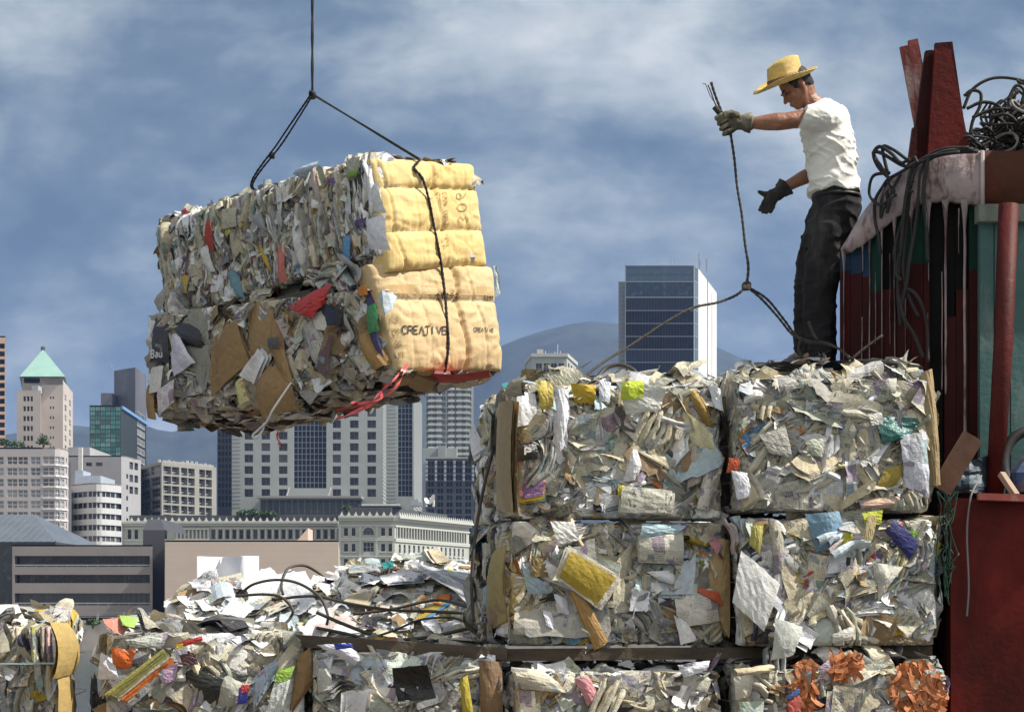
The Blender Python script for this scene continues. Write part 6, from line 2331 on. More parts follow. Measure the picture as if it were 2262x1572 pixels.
# loose pink tape and white string under the load
def loose(label, name, cat, pts, w, m, seed):
    rg_ = np.random.default_rng(seed)
    cl = spline(pts, 8)
    vs = []
    for i, p in enumerate(cl):
        tw = 1.2 * math.sin(i * .5 + seed) + seed
        s_ = Vector((math.sin(tw) * .5, .3, math.cos(tw))).normalized() * w / 2
        vs += [p - s_, p + s_]
    return vs, [(2 * i, 2 * i + 1, 2 * i + 3, 2 * i + 2) for i in range(len(cl) - 1)]


mb = MB()
fr_b = H_lo.surf('bottom', .95, .02, .03)[0]


def PB(x, y, out=.03):
    return Vector(H_lo.px('bottom', x, y, out)[0])


tape_pts = [[Vector(Q_lo.at(.02, .01, .04)), P(872, 836, 13.1), P(846, 860, 13.1), P(822, 884, 13.1), P(790, 906, 13.15), P(742, 926, 13.3)],
            [Vector(Q_lo.at(.03, .02, .04)), P(880, 846, 13.1), P(850, 876, 13.1), P(800, 890, 13.1), P(776, 888, 13.15)],
            [P(846, 862, 13.1), P(836, 884, 13.1), P(800, 904, 13.12), P(764, 918, 13.2)]]
for k, q in enumerate(tape_pts):
    v_, f_ = loose('', '', '', q, .022, None, k + 1)
    mb.add(v_, f_)
pt = mb.build('plastic_tape', mat('pink_tape', (0.72, 0.13, 0.14), 0.3, 0.15, 8, spec=0.6), None, smooth=True)
tag(pt, 'shiny pink-red plastic tape trailing under the cardboard end', 'tape')
mb = MB()
for k, q in enumerate([[P(612, 948, 14.3), P(613, 962, 14.25), P(616, 976, 14.25), P(620, 984, 14.25)]]):
    v_, f_ = loose('', '', '', q, .03, None, k + 4)
    mb.add(v_, f_)
pt = mb.build('plastic_tape', mat('pink_tape', (0, 0, 0)), None, smooth=True)
tag(pt, 'short pink-red tape end hanging below the middle of the load', 'tape')
mb = MB()
mb.tube(spline([P(648, 838, 13.75), P(626, 870, 13.7), P(602, 906, 13.7), P(590, 930, 13.75), P(572, 948, 13.8), P(558, 962, 13.8), P(566, 968, 13.8), P(580, 950, 13.8), P(584, 934, 13.8)], 8), .008, 6)
st = mb.build('white_string', mat('white_string', (.72, .72, .70), .5), None, smooth=True)
tag(st, 'white plastic string looped under the brown cardboard side', 'string')
# ------------------------------------------------------------------ barge deck, timber, cables
m_deck = mat('barge_deck', (0.14, 0.12, 0.10), 0.85, 0.25, 1.5, 0.3, 8, stains=((0.22, 0.11, 0.06), 1.0, 0.45, 0.7))
zd = PZ(1792, 10.2) - .02
mb = MB()
mb.prism([(-7.0, 9.6), (6.5, 9.6), (6.5, 19.0), (-7.0, 19.0)], -0.4, zd)
mb.box(-7.0, 6.5, 9.45, 9.6, zd - .6, zd + .25)
o = mb.build('barge', m_deck)
tag(o, 'flat rusty barge deck carrying all the bales', 'barge')
# packed bales below the tipped ones, so that nothing floats
b_s1, H_s1 = make_bale('bale underneath the sunlit tipped bales, mostly hidden', {(i, j, k): ((-2.15 + 2.0 * i), 11.75 + 2.2 * j, zd + (.55 * k)) for i in (0, 1) for j in (0, 1) for k in (0, 1)},
                       {'left': ('mix', 120), 'front': ('mix', 40), 'top': ('flat', 60)}, SUNNY, 34, BACK)
b_s2, H_s2 = make_bale('bale behind the lowest row carrying the worker and the upper bales', {(i, j, k): ((1.25 + .75 * i), 11.62 + 1.2 * j, zd + ((PZ(1140, 11.5) - zd) * k)) for i in (0, 1) for j in (0, 1) for k in (0, 1)},
                       {'left': ('mix', 160), 'top': ('flat', 40)}, NEWSY, 35, STACK)
# squared timber under the stack
m_wood = mat('weathered_timber', (0.085, 0.066, 0.048), 0.9, 0.35, 3.0, 0.6, 25, stretch=(1, 6, 6))
mb = MB()
mb.bar(P(652, 1414, 10.32), P(1120, 1444, 10.36), .085, .062)
o = mb.build('timber_beam', m_wood)
tag(o, 'weathered squared timber lying on the lowest bales, left part in the sun', 'timber')
mb = MB()
a = R(7)
p0 = P(1070, 1446, 10.38)
mb.bar(p0, p0 + Vector((math.cos(a), math.sin(a), 0.005)) * 2.4, .09, .062)
o = mb.build('timber_beam', m_wood)
tag(o, 'dark timber bearer in the gap under the big stack', 'timber')

# cables strewn over the sunlit bales
m_cable = mat('dark_cable', (0.05, 0.042, 0.034), 0.6, 0.3, 12, spec=0.5)
CAB = 'dark cables strewn over the sunlit bales'


def cable(label, pts, r=.009, group=CAB, m=None, name='cable'):
    mb = MB()
    mb.tube(spline(pts, 10), r, 7)
    return tag(mb.build(name, m or m_cable, None, smooth=True), label, 'cable', group)


def PY(pts):
    return [P(x, y, Y) for x, y, Y in pts]


cable('dark cable rising in a tall arch behind the sunlit bales', PY([(625, 1312, 12.2), (622, 1290, 12.3), (636, 1256, 12.4), (668, 1248, 12.5), (700, 1262, 12.6), (740, 1292, 12.6), (800, 1318, 12.5)]))
cable('long cable arching low over the left sunlit bale', PY([(530, 1312, 11.95), (560, 1290, 11.9), (610, 1280, 11.9), (660, 1288, 11.9), (706, 1318, 11.85), (724, 1356, 11.8), (722, 1380, 11.8)]))
cable('cable looping down in an S over the left sunlit bale', PY([(520, 1316, 11.9), (580, 1312, 11.88), (620, 1318, 11.85), (646, 1344, 11.8), (640, 1366, 11.8), (618, 1386, 11.75)]))
cable('cable running along the middle of the sunlit bales to the stack', PY([(600, 1324, 11.9), (690, 1316, 11.9), (760, 1330, 11.8), (860, 1346, 11.75), (960, 1350, 11.7), (1050, 1356, 11.6)]))
cable('cable sweeping from the crest down towards the timber', PY([(700, 1352, 11.75), (760, 1378, 11.7), (820, 1400, 11.6), (880, 1412, 11.6), (960, 1404, 11.6), (1046, 1384, 11.5)]), .011)
cable('thick black cable low in front of the sunlit bales', PY([(700, 1386, 11.7), (760, 1398, 11.6), (840, 1416, 11.5), (940, 1422, 11.5), (1040, 1430, 11.2)]), .010)
cable('cable arched from the crest past a white sheet to the stack', PY([(808, 1290, 13.0), (850, 1262, 13.0), (860, 1256, 13.0), (852, 1290, 12.7), (854, 1320, 12.4), (868, 1346, 12.0)]))
cable('dark cable lying slanted across the crest by the white sheets', PY([(806, 1290, 13.0), (830, 1274, 13.1), (850, 1258, 13.1)]), .013)
cable('long thin dark cable lying across the farthest sunlit bale', PY([(800, 1302, 12.9), (880, 1300, 12.9), (960, 1284, 12.9), (1000, 1276, 12.9)]), .012)
cable('cable running from the middle of the sunlit bales up to the stack', PY([(780, 1356, 11.8), (860, 1346, 11.8), (940, 1328, 11.8), (980, 1326, 11.8), (1046, 1344, 11.6)]))
cable('thin cable crossing near the bottom of the right sunlit bale', PY([(820, 1408, 11.6), (870, 1392, 11.6), (930, 1368, 11.6), (1000, 1364, 11.6), (1040, 1380, 11.5)]), .007)
o = cable('taut black cable hanging along the left end of the stack', PY([(1106, 930, 10.9), (1090, 990, 10.7), (1070, 1070, 10.5), (1050, 1180, 10.35), (1042, 1290, 10.3), (1046, 1372, 10.3)]), .009, None)
o = cable('dark cable bent over the top of the upper left bale', PY([(1318, 836, 10.75), (1340, 812, 10.8), (1372, 806, 10.8), (1400, 818, 10.75), (1410, 834, 10.7)]), .012, None)

# wires poking up from the stack top
mb = MB()
for q in ([(1286, 812), (1306, 796)], [(1278, 814), (1300, 800)], [(1380, 806), (1396, 830)], [(1458, 806), (1446, 832)], [(1496, 816), (1502, 832)]):
    mb.tube([P(x, y, 10.9) for x, y in q] , .003, 5)
o = mb.build('wire_ends', M_WIRE, b_tl, kind='stuff')
# ------------------------------------------------------------------ the red wooden boat alongside
m_red = mat('red_boat_paint', (0.125, 0.015, 0.012), 0.6, 0.28, 5, 0.3, 30, stains=((0.04, 0.010, 0.008), 3.0, 0.48, 0.75), spec=.12)
m_dred = mat('dark_red_paint', (0.042, 0.0055, 0.0055), 0.65, 0.3, 5, 0.3, 30, stains=((0.025, 0.009, 0.009), 3.0, 0.45, 0.75), spec=.12)
m_pink = mat('worn_pink_paint', (0.20, 0.055, 0.048), 0.75, 0.2, 6, 0.4, 30, stains=((0.34, 0.25, 0.24), 5.0, 0.50, 0.62), spec=.12)
m_green = mat('dark_green_paint', (0.006, 0.030, 0.021), 0.6, 0.25, 5, 0.3, 30, stains=((0.01, 0.03, 0.025), 3.0, 0.5, 0.75), spec=.12)
m_blue = mat('faded_blue_paint', (0.014, 0.038, 0.08), 0.65, 0.2, 5, 0.3, 30, stains=((0.02, 0.03, 0.05), 3.0, 0.5, 0.75), spec=.12)
m_teal = mat('pale_teal_paint', (0.075, 0.15, 0.145), 0.7, 0.15, 4, 0.2, 30, stains=((0.19, 0.24, 0.23), 5.0, 0.55, 0.72), spec=.12)
m_black = mat('tarred_wood_and_gap', (0.007, 0.006, 0.006), 0.8, 0.3, 5, spec=.12)
m_wpaint = mat('dripped_white_paint', (0.36, 0.285, 0.29), 0.6, 0.12, 12, 0.3, 40, stains=((0.11, 0.06, 0.055), 11.0, 0.47, 0.60))
m_rust = mat('rusty_red_paint', (0.085, 0.026, 0.016), 0.7, 0.3, 8, 0.4, 30, stains=((0.07, 0.04, 0.022), 4.0, 0.45, 0.7), spec=.12)
boat = thing('wooden_boat', 'dark red wooden boat with white paint dripping from its curved rim', 'boat', (2.6, 11.6, 0.2))


def wallY(px):
    return float(np.interp(px, [1855, 1900, 1960, 2040, 2120, 2300], [11.66, 11.55, 11.42, 11.30, 11.24, 11.2]))


# planked side: each plank in lengths of its own old colour; one black strip paints a gap's shade
edges = [1857, 1878, 1905, 1923, 1947, 1980, 2012, 2040, 2054, 2086, 2112, 2140, 2168]
cols = [[(560, m_black), (600, m_blue), (2200, m_dred)], [(560, m_blue), (606, m_blue), (2200, m_dred)], [(528, m_black), (612, m_blue), (2200, m_dred)], [(470, m_black), (646, m_green), (2200, m_dred)],
        [(600, m_black), (640, m_black), (2200, m_dred)], [(450, m_green), (593, m_green), (2200, m_dred)], [(450, m_green), (583, m_green), (2200, m_dred)], [(450, m_green), (583, m_green), (2200, m_dred)],
        [(2200, m_black)], [(450, m_green), (700, m_black), (2200, m_dred)], [(450, m_green), (640, m_black), (2200, m_dred)], [(450, m_green), (596, m_green), (2200, m_dred)]]
tops = {1857: 556, 1878: 530, 1905: 488, 1923: 462, 1947: 440, 1980: 415, 2012: 400, 2040: 390, 2054: 390, 2086: 390, 2112: 390, 2140: 390, 2168: 390}
mats_w = [m_black, m_blue, m_dred, m_green]
mb = MB()
for i in range(len(edges) - 1):
    xa, xb = edges[i] + .6, edges[i + 1] - .6
    y0 = max(tops[edges[i]], tops[edges[i + 1]]) - 14
    for (y1, m_) in cols[i]:
        if y1 <= y0:
            continue
        mb.m = mats_w.index(m_)
        Ya, Yb = wallY(xa), wallY(xb)
        d = 0.0 if m_ is not m_black else .03
        zb = -0.2 if y1 > 2000 else PZ(y1, Ya)
        zt_ = PZ(y0, Ya)
        p = [(PX(xa, Ya), Ya + d, zb), (PX(xb, Yb), Yb + d, zb), (PX(xb, Yb) + .01, Yb + .10, zb), (PX(xa, Ya) + .01, Ya + .10, zb)]
        q = [(a, b_, zt_) for a, b_, c in p]
        mb.hexa(p + q)
        y0 = y1
mb.build('planked_side', mats_w, boat)

# the curved rim: red at the right, crusted with white paint at the left
top = [(1860, 546), (1876, 520), (1896, 486), (1912, 462), (1935, 432), (1962, 402), (1994, 374), (2030, 352), (2072, 340), (2120, 335), (2170, 333), (2230, 333), (2330, 335)]
bot = [(1863, 557), (1882, 552), (1902, 540), (1922, 526), (1946, 505), (1972, 484), (2004, 462), (2036, 447), (2074, 441), (2120, 444), (2170, 450), (2230, 458), (2330, 470)]
T_ = np.array([(p.x, p.z) for p in spline([(x, 0, y) for x, y in top], 6)])
B_ = np.array([(p.x, p.z) for p in spline([(x, 0, y) for x, y in bot], 6)])
rgb = np.random.default_rng(3)


def strip_mesh(idx, n=9, thick=.06, ragged=False):
    vs, fs = [], []
    for k, i in enumerate(idx):
        x0, y0 = T_[i]
        x1, y1 = B_[i]
        for j in range(n):
            s = j / (n - 1)
            x, y = x0 + (x1 - x0) * s, y0 + (y1 - y0) * s
            if ragged and j == n - 1:
                y += 5 * mnoise.noise(Vector((x * .09, 1.0, 0))) + 3
            Y = wallY(x) - .05 - .035 * math.sin(math.pi * s) - .004 * abs(mnoise.noise(Vector((x * .06, y * .05, 0))))
            vs.append(P(x, y, Y))
    m_ = len(vs)
    vs += [v_ + Vector((0, thick, 0)) for v_ in vs]
    c = len(idx)
    for k in range(c - 1):
        for j in range(n - 1):
            a = k * n + j
            fs.append((a + n, a, a + 1, a + n + 1))
            fs.append((m_ + a, m_ + a + n, m_ + a + n + 1, m_ + a + 1))
        fs.append((k * n, k * n + n, m_ + k * n + n, m_ + k * n))
        fs.append((k * n + 2 * n - 1, k * n + n - 1, m_ + k * n + n - 1, m_ + k * n + 2 * n - 1))
    for k in (0, c - 1):
        for j in range(n - 1):
            a = k * n + j
            fs.append((a, m_ + a, m_ + a + 1, a + 1) if k == 0 else (a + 1, m_ + a + 1, m_ + a, a))
    return vs, fs


iw = [i for i in range(len(T_)) if T_[i][0] <= 2172]
ir = [i for i in range(len(T_)) if T_[i][0] >= 2168]
v_, f_ = strip_mesh(iw, ragged=True)
mesh_obj('rim', v_, f_, m_wpaint, boat, 'rim crusted with white paint', smooth=True)
v_, f_ = strip_mesh([iw[-1]] + ir)
mesh_obj('rim', v_, f_, m_rust, boat, 'rusty red part of the rim', smooth=True)
mb = MB()
mb.tube([P(2170, y, wallY(2170) - .055 - .035 * math.sin(math.pi * (y - 333) / 117)) for y in np.linspace(334, 450, 8)], .012, 6)
mb.build('paint_edge', mat('thick_white_paint', (.45, .39, .38), .6), boat)

# paint runs
for (x, ya, yb, w0, w1) in [(1864, 546, 800, 12, 2.0), (1905, 520, 600, 8, 1.6), (1904, 700, 800, 2, 2.0), (1921, 500, 800, 15, 2.6), (1948, 480, 800, 13, 2.4), (1976, 470, 800, 14, 2.2), (2013, 450, 540, 16, 1.6), (2051, 440, 620, 14, 1.8), (2050, 690, 800, 1.6, 2.0),
                            (2089, 440, 870, 18, 5.0), (2131, 440, 1010, 20, 6.0), (2081, 600, 860, 2.0, 2.6), (1966, 560, 760, 1.4, 1.2), (2000, 610, 800, 1.0, 1.8), (1934, 600, 760, 1.0, 1.6), (2118, 460, 560, 3, 1.2)]:
    vs, fs = [], []
    n = 26
    for k in range(n):
        s = k / (n - 1)
        y = ya + (yb - ya) * s
        w = w1 + (w0 - w1) * max(0, 1 - (y - ya) / 75) ** 2.0
        w *= 1 + .25 * mnoise.noise(Vector((x, y * .05, 0)))
        xc = x + 1.6 * mnoise.noise(Vector((x * .3, y * .012, 5)))
        lift = .045 * max(0, 1 - (y - ya) / 60)
        if s > .985:
            w *= .5
        Yw = wallY(x) - .006 - lift
        vs += [P(xc - w / 2, y, Yw), P(xc, y, Yw - .012 - w * .0006), P(xc + w / 2, y, Yw)]
    for k in range(n - 1):
        fs += [(3 * k, 3 * k + 3, 3 * k + 4, 3 * k + 1), (3 * k + 1, 3 * k + 4, 3 * k + 5, 3 * k + 2)]
    mesh_obj('paint_drip', vs, fs, m_wpaint, boat, smooth=True)

# platform behind the rim, deckhouse wall, pillar and locker
mb = MB()
zp = PZ(352, 11.3)
mb.prism([(PX(2046, 11.36), 11.36), (4.0, 11.30), (4.0, 13.4), (PX(2046, 11.36), 13.4)], zp - .12, zp)
mb.prism([(PX(2050, 11.45), 11.45), (4.0, 11.40), (4.0, 13.3), (PX(2050, 11.45), 13.3)], -.2, zp - .12)
mb.build('platform', m_dred, boat)
mb = MB()
xs = [2164, 2196, 2232, 2330]
for i in range(3):
    mb.box(PX(xs[i], 11.16) + .003, PX(xs[i + 1], 11.16) - .003, 11.16, 11.22, PZ(1110, 11.16), PZ(486, 11.16))
mb.build('deckhouse_wall', m_teal, boat)
mb = MB()
mb.box(PX(2160, 11.12), PX(2340, 11.12), 11.10, 11.2, PZ(490, 11.12), PZ(452, 11.12))
mb.build('header_board', mat('mottled_board', (.16, .18, .15), .8, .3, 8, stains=((.32, .31, .27), 6, .5, .7)), boat)
mb = MB()
mb.tube([P(2228, 452, 10.95), P(2216, 760, 10.92), P(2197, 1093, 10.86)], [.055, .053, .048], 16)
mb.build('pillar', mat('pillar_red_paint', (0.075, 0.011, 0.009), 0.6, 0.25, 6, 0.3, 30, spec=.2), boat, smooth=True)
mb = MB()
xl, xr, yf = PX(2104, 10.55), PX(2420, 10.55), 10.55
z1 = PZ(1100, 10.55)
mb.hexa([(xl, yf, -.2), (xr, yf - .1, -.2), (xr, 11.1, -.2), (xl + .04, 11.1, -.2), (xl - .01, yf, z1), (xr, yf - .1, z1 - .01), (xr, 11.1, z1), (xl + .04, 11.1, z1)])
mb.build('locker', m_red, boat)
mb = MB()
mb.bar(P(2160, 1097, 10.5), P(2420, 1106, 10.42), .12, .035)
mb.build('locker_lip', mat('bright_red_edge', (.42, .10, .075), .6, .25, 12, stains=((.5, .3, .25), 8, .55, .7)), boat)  # brighter red than the locker, with paler blotches
# unseen block added at the right to shade the rim and planks
mb = MB()
mb.box(3.12, 3.95, 11.02, 11.60, zp, 7.92)
mb.box(3.08, 4.02, 10.98, 11.66, 7.922, 8.0)
mb.build('shade_block', m_dred, boat)
# posts standing up at the bow
mb = MB()
mb.bar(P(2044, 350, 11.75), P(1996, 103, 11.72), .055, .035, (0, 1, 0), .046, .03)
mb.build('bitt_post', m_pink, boat, 'worn pinkish post leaning left, outer of the pair')
mb = MB()
mb.bar(P(2062, 340, 11.68), P(2016, 89, 11.66), .075, .04, (0, 1, 0), .055, .035)
mb.build('bitt_post', m_pink, boat, 'worn pinkish post leaning left, inner of the pair')


def tapered(pts_top, pts_bot, Y0, dep, m, label):
    (a, b_), (c, d) = pts_top, pts_bot
    p = [P(*c, Y0), P(*d, Y0), P(*d, Y0) + Vector((0, dep, 0)), P(*c, Y0) + Vector((0, dep, 0))]
    q = [P(*a, Y0), P(*b_, Y0), P(*b_, Y0) + Vector((0, dep * .7, 0)), P(*a, Y0) + Vector((0, dep * .7, 0))]
    mb = MB()
    mb.hexa(p + q)
    return mb.build('bitt_post', m, boat, label)


tapered(((2066, 106), (2100, 110)), ((2048, 360), (2148, 360)), 11.45, .10, m_red, 'broad red tapered post')
tapered(((2066, 95), (2104, 92)), ((2060, 360), (2142, 350)), 11.57, .05, m_dred, None)
tapered(((2045, 112), (2060, 110)), ((2008, 380), (2050, 360)), 11.50, .06, m_dred, 'dark red post at the left of the broad one')
tapered(((2046, 114), (2066, 110)), ((2056, 170), (2064, 168)), 11.60, .03, mat('bare_wood', (.40, .26, .12), .8, .2, 20), 'bare wood end')
tapered(((2016, 282), (2026, 280)), ((2004, 380), (2026, 370)), 11.46, .05, m_dred, None)

# ------------------------------------------------------------------ tangle of wire rope on the platform and over the rim
m_wire = mat('old_wire_rope', (0.035, 0.032, 0.03), 0.65, 0.45, 14, 0.3, 80, spec=0.25)
m_wire2 = mat('pale_wire_rope', (0.22, 0.21, 0.19), 0.5, 0.3, 14, 0.3, 80, spec=0.5)
rw = random.Random(12)
heap_o = thing('wire_tangle', 'heap of tangled wire rope on the boat platform beside the red posts', 'wire rope', P(2220, 340, 11.9))
mb, mb2 = MB(), MB()
for k in range(95):
    c = P(rw.uniform(2100, 2330), 335, rw.uniform(11.5, 12.4))
    r1, r2 = rw.uniform(.06, .22), rw.uniform(.04, .16)
    hz_ = max(0.0, (c.x - 2.42)) * .55
    z0 = zp + rw.uniform(.0, .06 + hz_)
    a0, da = rw.uniform(0, 6.28), rw.uniform(3.2, 8.5)
    tl1, tl2 = rw.gauss(0, .4), rw.gauss(0, .35)
    pts = []
    for i in range(12):
        a = a0 + da * i / 11
        x, y = r1 * math.cos(a), r2 * math.sin(a)
        pts.append((c.x + x, c.y + y, max(zp + .01, z0 + x * tl1 + y * tl2 + .02 * math.sin(a * 3))))
    (mb if k % 3 else mb2).tube(spline(pts, 4), rw.uniform(.006, .010), 6)
for k in range(26):          # upper knotted dark part
    c = P(rw.uniform(2195, 2330), rw.uniform(225, 300), rw.uniform(11.6, 12.0))
    pts = []
    a0 = rw.uniform(0, 6.28)
    for i in range(10):
        a = a0 + .75 * i
        pts.append((c.x + rw.uniform(.04, .10) * math.cos(a), c.y + .06 * math.sin(a), c.z + rw.uniform(.03, .10) * math.sin(a * 1.3)))
    mb.tube(spline(pts, 4), rw.uniform(.006, .009), 6)
for q in ([(2128, 240), (2150, 196), (2200, 172), (2270, 182), (2330, 220)], [(2130, 212), (2146, 200), (2166, 206), (2164, 236), (2148, 270), (2138, 330)], [(2136, 240), (2170, 226), (2205, 234), (2228, 268)],
          [(2148, 260), (2200, 240), (2262, 250), (2330, 270)], [(2226, 222), (2244, 190), (2262, 200), (2256, 230)]):
    mb.tube(spline([P(x, y, 11.6) for x, y in q], 8), .010, 6)
mb.build('dark_wire', m_wire, heap_o, smooth=True, kind='stuff')
mb2.build('pale_wire', m_wire2, heap_o, smooth=True, kind='stuff')
mb = MB()      # low mound that fills the heap
pts = []
for i in range(14):
    for j in range(8):
        x, y = 2.42 + 1.3 * i / 13, 11.5 + .9 * j / 7
        h = .20 * math.sin(math.pi * j / 7) * min(1, i / 8) + .03 * mnoise.noise(Vector((x * 6, y * 6, 0)))
        pts.append((x, y, zp + max(.002, h)))
mb.add(pts, [(i * 8 + j, i * 8 + 8 + j, i * 8 + 9 + j, i * 8 + 1 + j) for i in range(13) for j in range(7)])
mb.build('packed_wire', mat('packed_wire', (.035, .033, .03), .7, .6, 30, 1.0, 60), heap_o, smooth=False)

hang = thing('hanging_rope', 'bundle of dark ropes looped over the white rim and hanging down the boat side', 'rope', P(1990, 400, 11.3))
mb = MB()


def onrim(x, y, out=.03):
    return P(x, y, wallY(x) - .09 - out)


for q in ([(2150, 330), (2090, 334), (2046, 352), (2016, 372), (2004, 420), (1996, 480), (1990, 560), (1984, 640), (1990, 720)],
          [(2160, 334), (2100, 338), (2056, 350), (2036, 380), (2030, 430), (2022, 500), (2010, 570), (2000, 640), (1986, 690)],
          [(2140, 326), (2080, 330), (2030, 356), (1990, 380), (1962, 396), (1950, 412)],
          [(2120, 336), (2060, 344), (2028, 360), (2014, 400), (2008, 440), (2000, 520), (1996, 600), (2010, 660), (2030, 700)],
          [(2050, 350), (2042, 400), (2040, 440), (2046, 500), (2050, 580)],
          [(1962, 392), (1940, 368), (1930, 340), (1944, 324), (1970, 340), (1990, 360), (2010, 350)],
          [(1966, 398), (1936, 352), (1930, 336), (1950, 340), (1990, 364), (2012, 368)],
          [(1960, 380), (1950, 326), (1972, 330), (2010, 356), (2020, 348), (2026, 360)],
          [(1966, 382), (1930, 388), (1920, 420), (1926, 440), (1944, 452), (1966, 440), (1974, 420), (1960, 400)],
          [(1950, 412), (1934, 440), (1932, 480), (1940, 520), (1946, 560)],
          [(1962, 404), (1948, 440), (1946, 480), (1952, 460), (1962, 450), (1958, 420)],
          [(1990, 384), (1972, 420), (1960, 470), (1966, 440), (1980, 430)],
          [(2010, 400), (2020, 398)], [(2006, 424), (2016, 422)], [(1984, 640), (1996, 700), (2020, 740), (2040, 790)], [(1990, 620), (1980, 600), (1988, 560)],
          [(1990, 690), (2002, 640), (2030, 660), (2048, 720), (2050, 800)], [(1984, 600), (1976, 560), (1984, 520), (1996, 480)]):
    mb.tube(spline([onrim(x, y, rw.uniform(.0, .05)) for x, y in q], 8), rw.uniform(.009, .012), 6)
mb.build('dark_rope', mat('dark_rope_fibre', (.022, .02, .02), .75, .3, 30), hang, smooth=True)

# odds and ends on the locker
mb = MB()
mb.bar(P(2078, 1082, 10.75), P(2150, 962, 10.70), .115, .03, (0, 1, 0))
o = mb.build('plank', mat('stained_plank', (.19, .11, .075), .85, .3, 6, .4, 30, stains=((.32, .22, .10), 4, .5, .75)))
tag(o, 'stained brown plank leaning on the red locker beside the card strip', 'plank')
vs, fs = [], []
n = 12
for i in range(n):
    for j in range(n):
        x, y = 2088 + 98 * i / (n - 1), 1004 + 84 * j / (n - 1)
        y += 30 * (1 - i / (n - 1)) * (1 - j / (n - 1))
        vs.append(P(x, y, 10.9 - .16 * math.sin(math.pi * i / (n - 1)) * (.3 + .7 * j / (n - 1)) + .05 * mnoise.noise(Vector((x * .05, y * .05, 1)))))
m_ = len(vs)
vs += [Vector((v_.x, 11.08, v_.z)) for v_ in vs]
for i in range(n - 1):
    for j in range(n - 1):
        a = i * n + j
        fs += [(a, a + 1, a + n + 1, a + n), (m_ + a, m_ + a + n, m_ + a + n + 1, m_ + a + 1)]
    fs += [(i * n, i * n + n, m_ + i * n + n, m_ + i * n), (i * n + n - 1, m_ + i * n + n - 1, m_ + i * n + 2 * n - 1, i * n + 2 * n - 1)]
for j in range(n - 1):
    fs += [(j, m_ + j, m_ + j + 1, j + 1), ((n - 1) * n + j, (n - 1) * n + j + 1, m_ + (n - 1) * n + j + 1, m_ + (n - 1) * n + j)]
o = mesh_obj('tarpaulin', vs, fs, mat('blue_black_tarp', (.025, .045, .065), .5, .4, 8, .4, 20), None)
tag(o, 'bunched blue-black tarpaulin on the locker between plank and pillar', 'tarpaulin')
mb = MB()
c = P(2278, 1028, 10.85)
mb.tube([c + Vector((.15 * math.cos(a), .04 * math.sin(a), .19 * math.sin(a))) for a in np.linspace(-.2, 6.1, 26)], .03, 8)
o = mb.build('rubber_fender', mat('fender_rubber', (.018, .018, .019), .6), None, smooth=True)
tag(o, 'black ring-shaped fender standing on the locker right of the pillar', 'fender')
mb = MB()
bmv, bmf = tube_mesh([c + Vector((0, .02, -.15)), c + Vector((0, .02, -.05)), c + Vector((0.02, .02, .08))], [.13, .12, .03], 10)
bmv = [v_ + Vector((.02 * mnoise.noise(v_ * 9), .0, .02 * mnoise.noise(v_ * 7))) for v_ in bmv]
mb.add(bmv, bmf)
o = mb.build('cloth_bundle', mat('blue_rag', (.04, .07, .15), .85, .5, 9, .5, 20, stains=((.2, .14, .11), 6, .5, .65)), None)
tag(o, 'blue and brown rag bundle lying inside the black fender', 'rags')
mb = MB()
mb.bar(P(2212, 1046, 10.7), P(2244, 1094, 10.6), .035, .03)
o = mb.build('wood_offcut', mat('pale_offcut', (.32, .24, .18), .85))
tag(o, 'short pale wood offcut lying behind the foot of the pillar', 'wood')
mb = MB()
for k in range(9):
    x0 = 2078 + 22 * rw.random()
    pts = [P(x0 + rw.uniform(-13, 13) + 7 * math.sin(q * 1.3 + k), 1085 + q * rw.uniform(26, 36), 10.42 + rw.uniform(-.02, .03)) for q in range(8)]
    mb.tube(spline(pts, 3), .0035, 5)
o = mb.build('net_strands', mat('green_net', (.012, .045, .03), .6), None)
tag(o, 'loose green net strands hanging in the gap left of the red locker', 'netting')
mb = MB()
mb.tube(spline([P(2168, 1050, 10.6), P(2150, 1082, 10.52), P(2142, 1110, 10.5), P(2136, 1180, 10.5), P(2140, 1290, 10.5), P(2136, 1360, 10.5)], 6), .005, 6)
o = mb.build('thin_cord', mat('grey_cord', (.2, .2, .19), .6), None)
tag(o, 'thin grey cord hanging down the front of the red locker', 'cord')
# ------------------------------------------------------------------ the worker
YW = 12.0
SCW = FPX / YW       # photo pixels per metre at the worker


def J(x, y, d=0.0):
    return P(x, y, YW + d)


def ellipsoid(mb, c, ax, ay, az, n=16, m=10):
    """ellipsoid with three half-axis vectors"""
    c, ax, ay, az = Vector(c), Vector(ax), Vector(ay), Vector(az)
    vs = [c + az]
    for i in range(1, m):
        t = math.pi * i / m
        for k in range(n):
            a = 2 * math.pi * k / n
            vs.append(c + az * math.cos(t) + (ax * math.cos(a) + ay * math.sin(a)) * math.sin(t))
    vs.append(c - az)
    fs = [(0, 1 + k, 1 + (k + 1) % n) for k in range(n)]
    for i in range(m - 2):
        for k in range(n):
            a, b_ = 1 + i * n + k, 1 + i * n + (k + 1) % n
            fs.append((a, a + n, b_ + n, b_))
    e = len(vs) - 1
    fs += [(e, 1 + (m - 2) * n + (k + 1) % n, 1 + (m - 2) * n + k) for k in range(n)]
    if ax.cross(ay).dot(az) < 0:
        fs = [f[::-1] for f in fs]
    mb.add(vs, fs)


def limb(mb, pts, rs, n=14, sub=5):
    """tapering limb with rounded ends"""
    cl = spline(pts, sub)
    t = np.linspace(0, len(pts) - 1, len(cl))
    rr = np.interp(t, range(len(pts)), rs)
    mb.tube(cl, list(rr), n)
    for c, r in ((cl[0], rr[0]), (cl[-1], rr[-1])):
        ellipsoid(mb, c, (r, 0, 0), (0, r, 0), (0, 0, r), 12, 8)


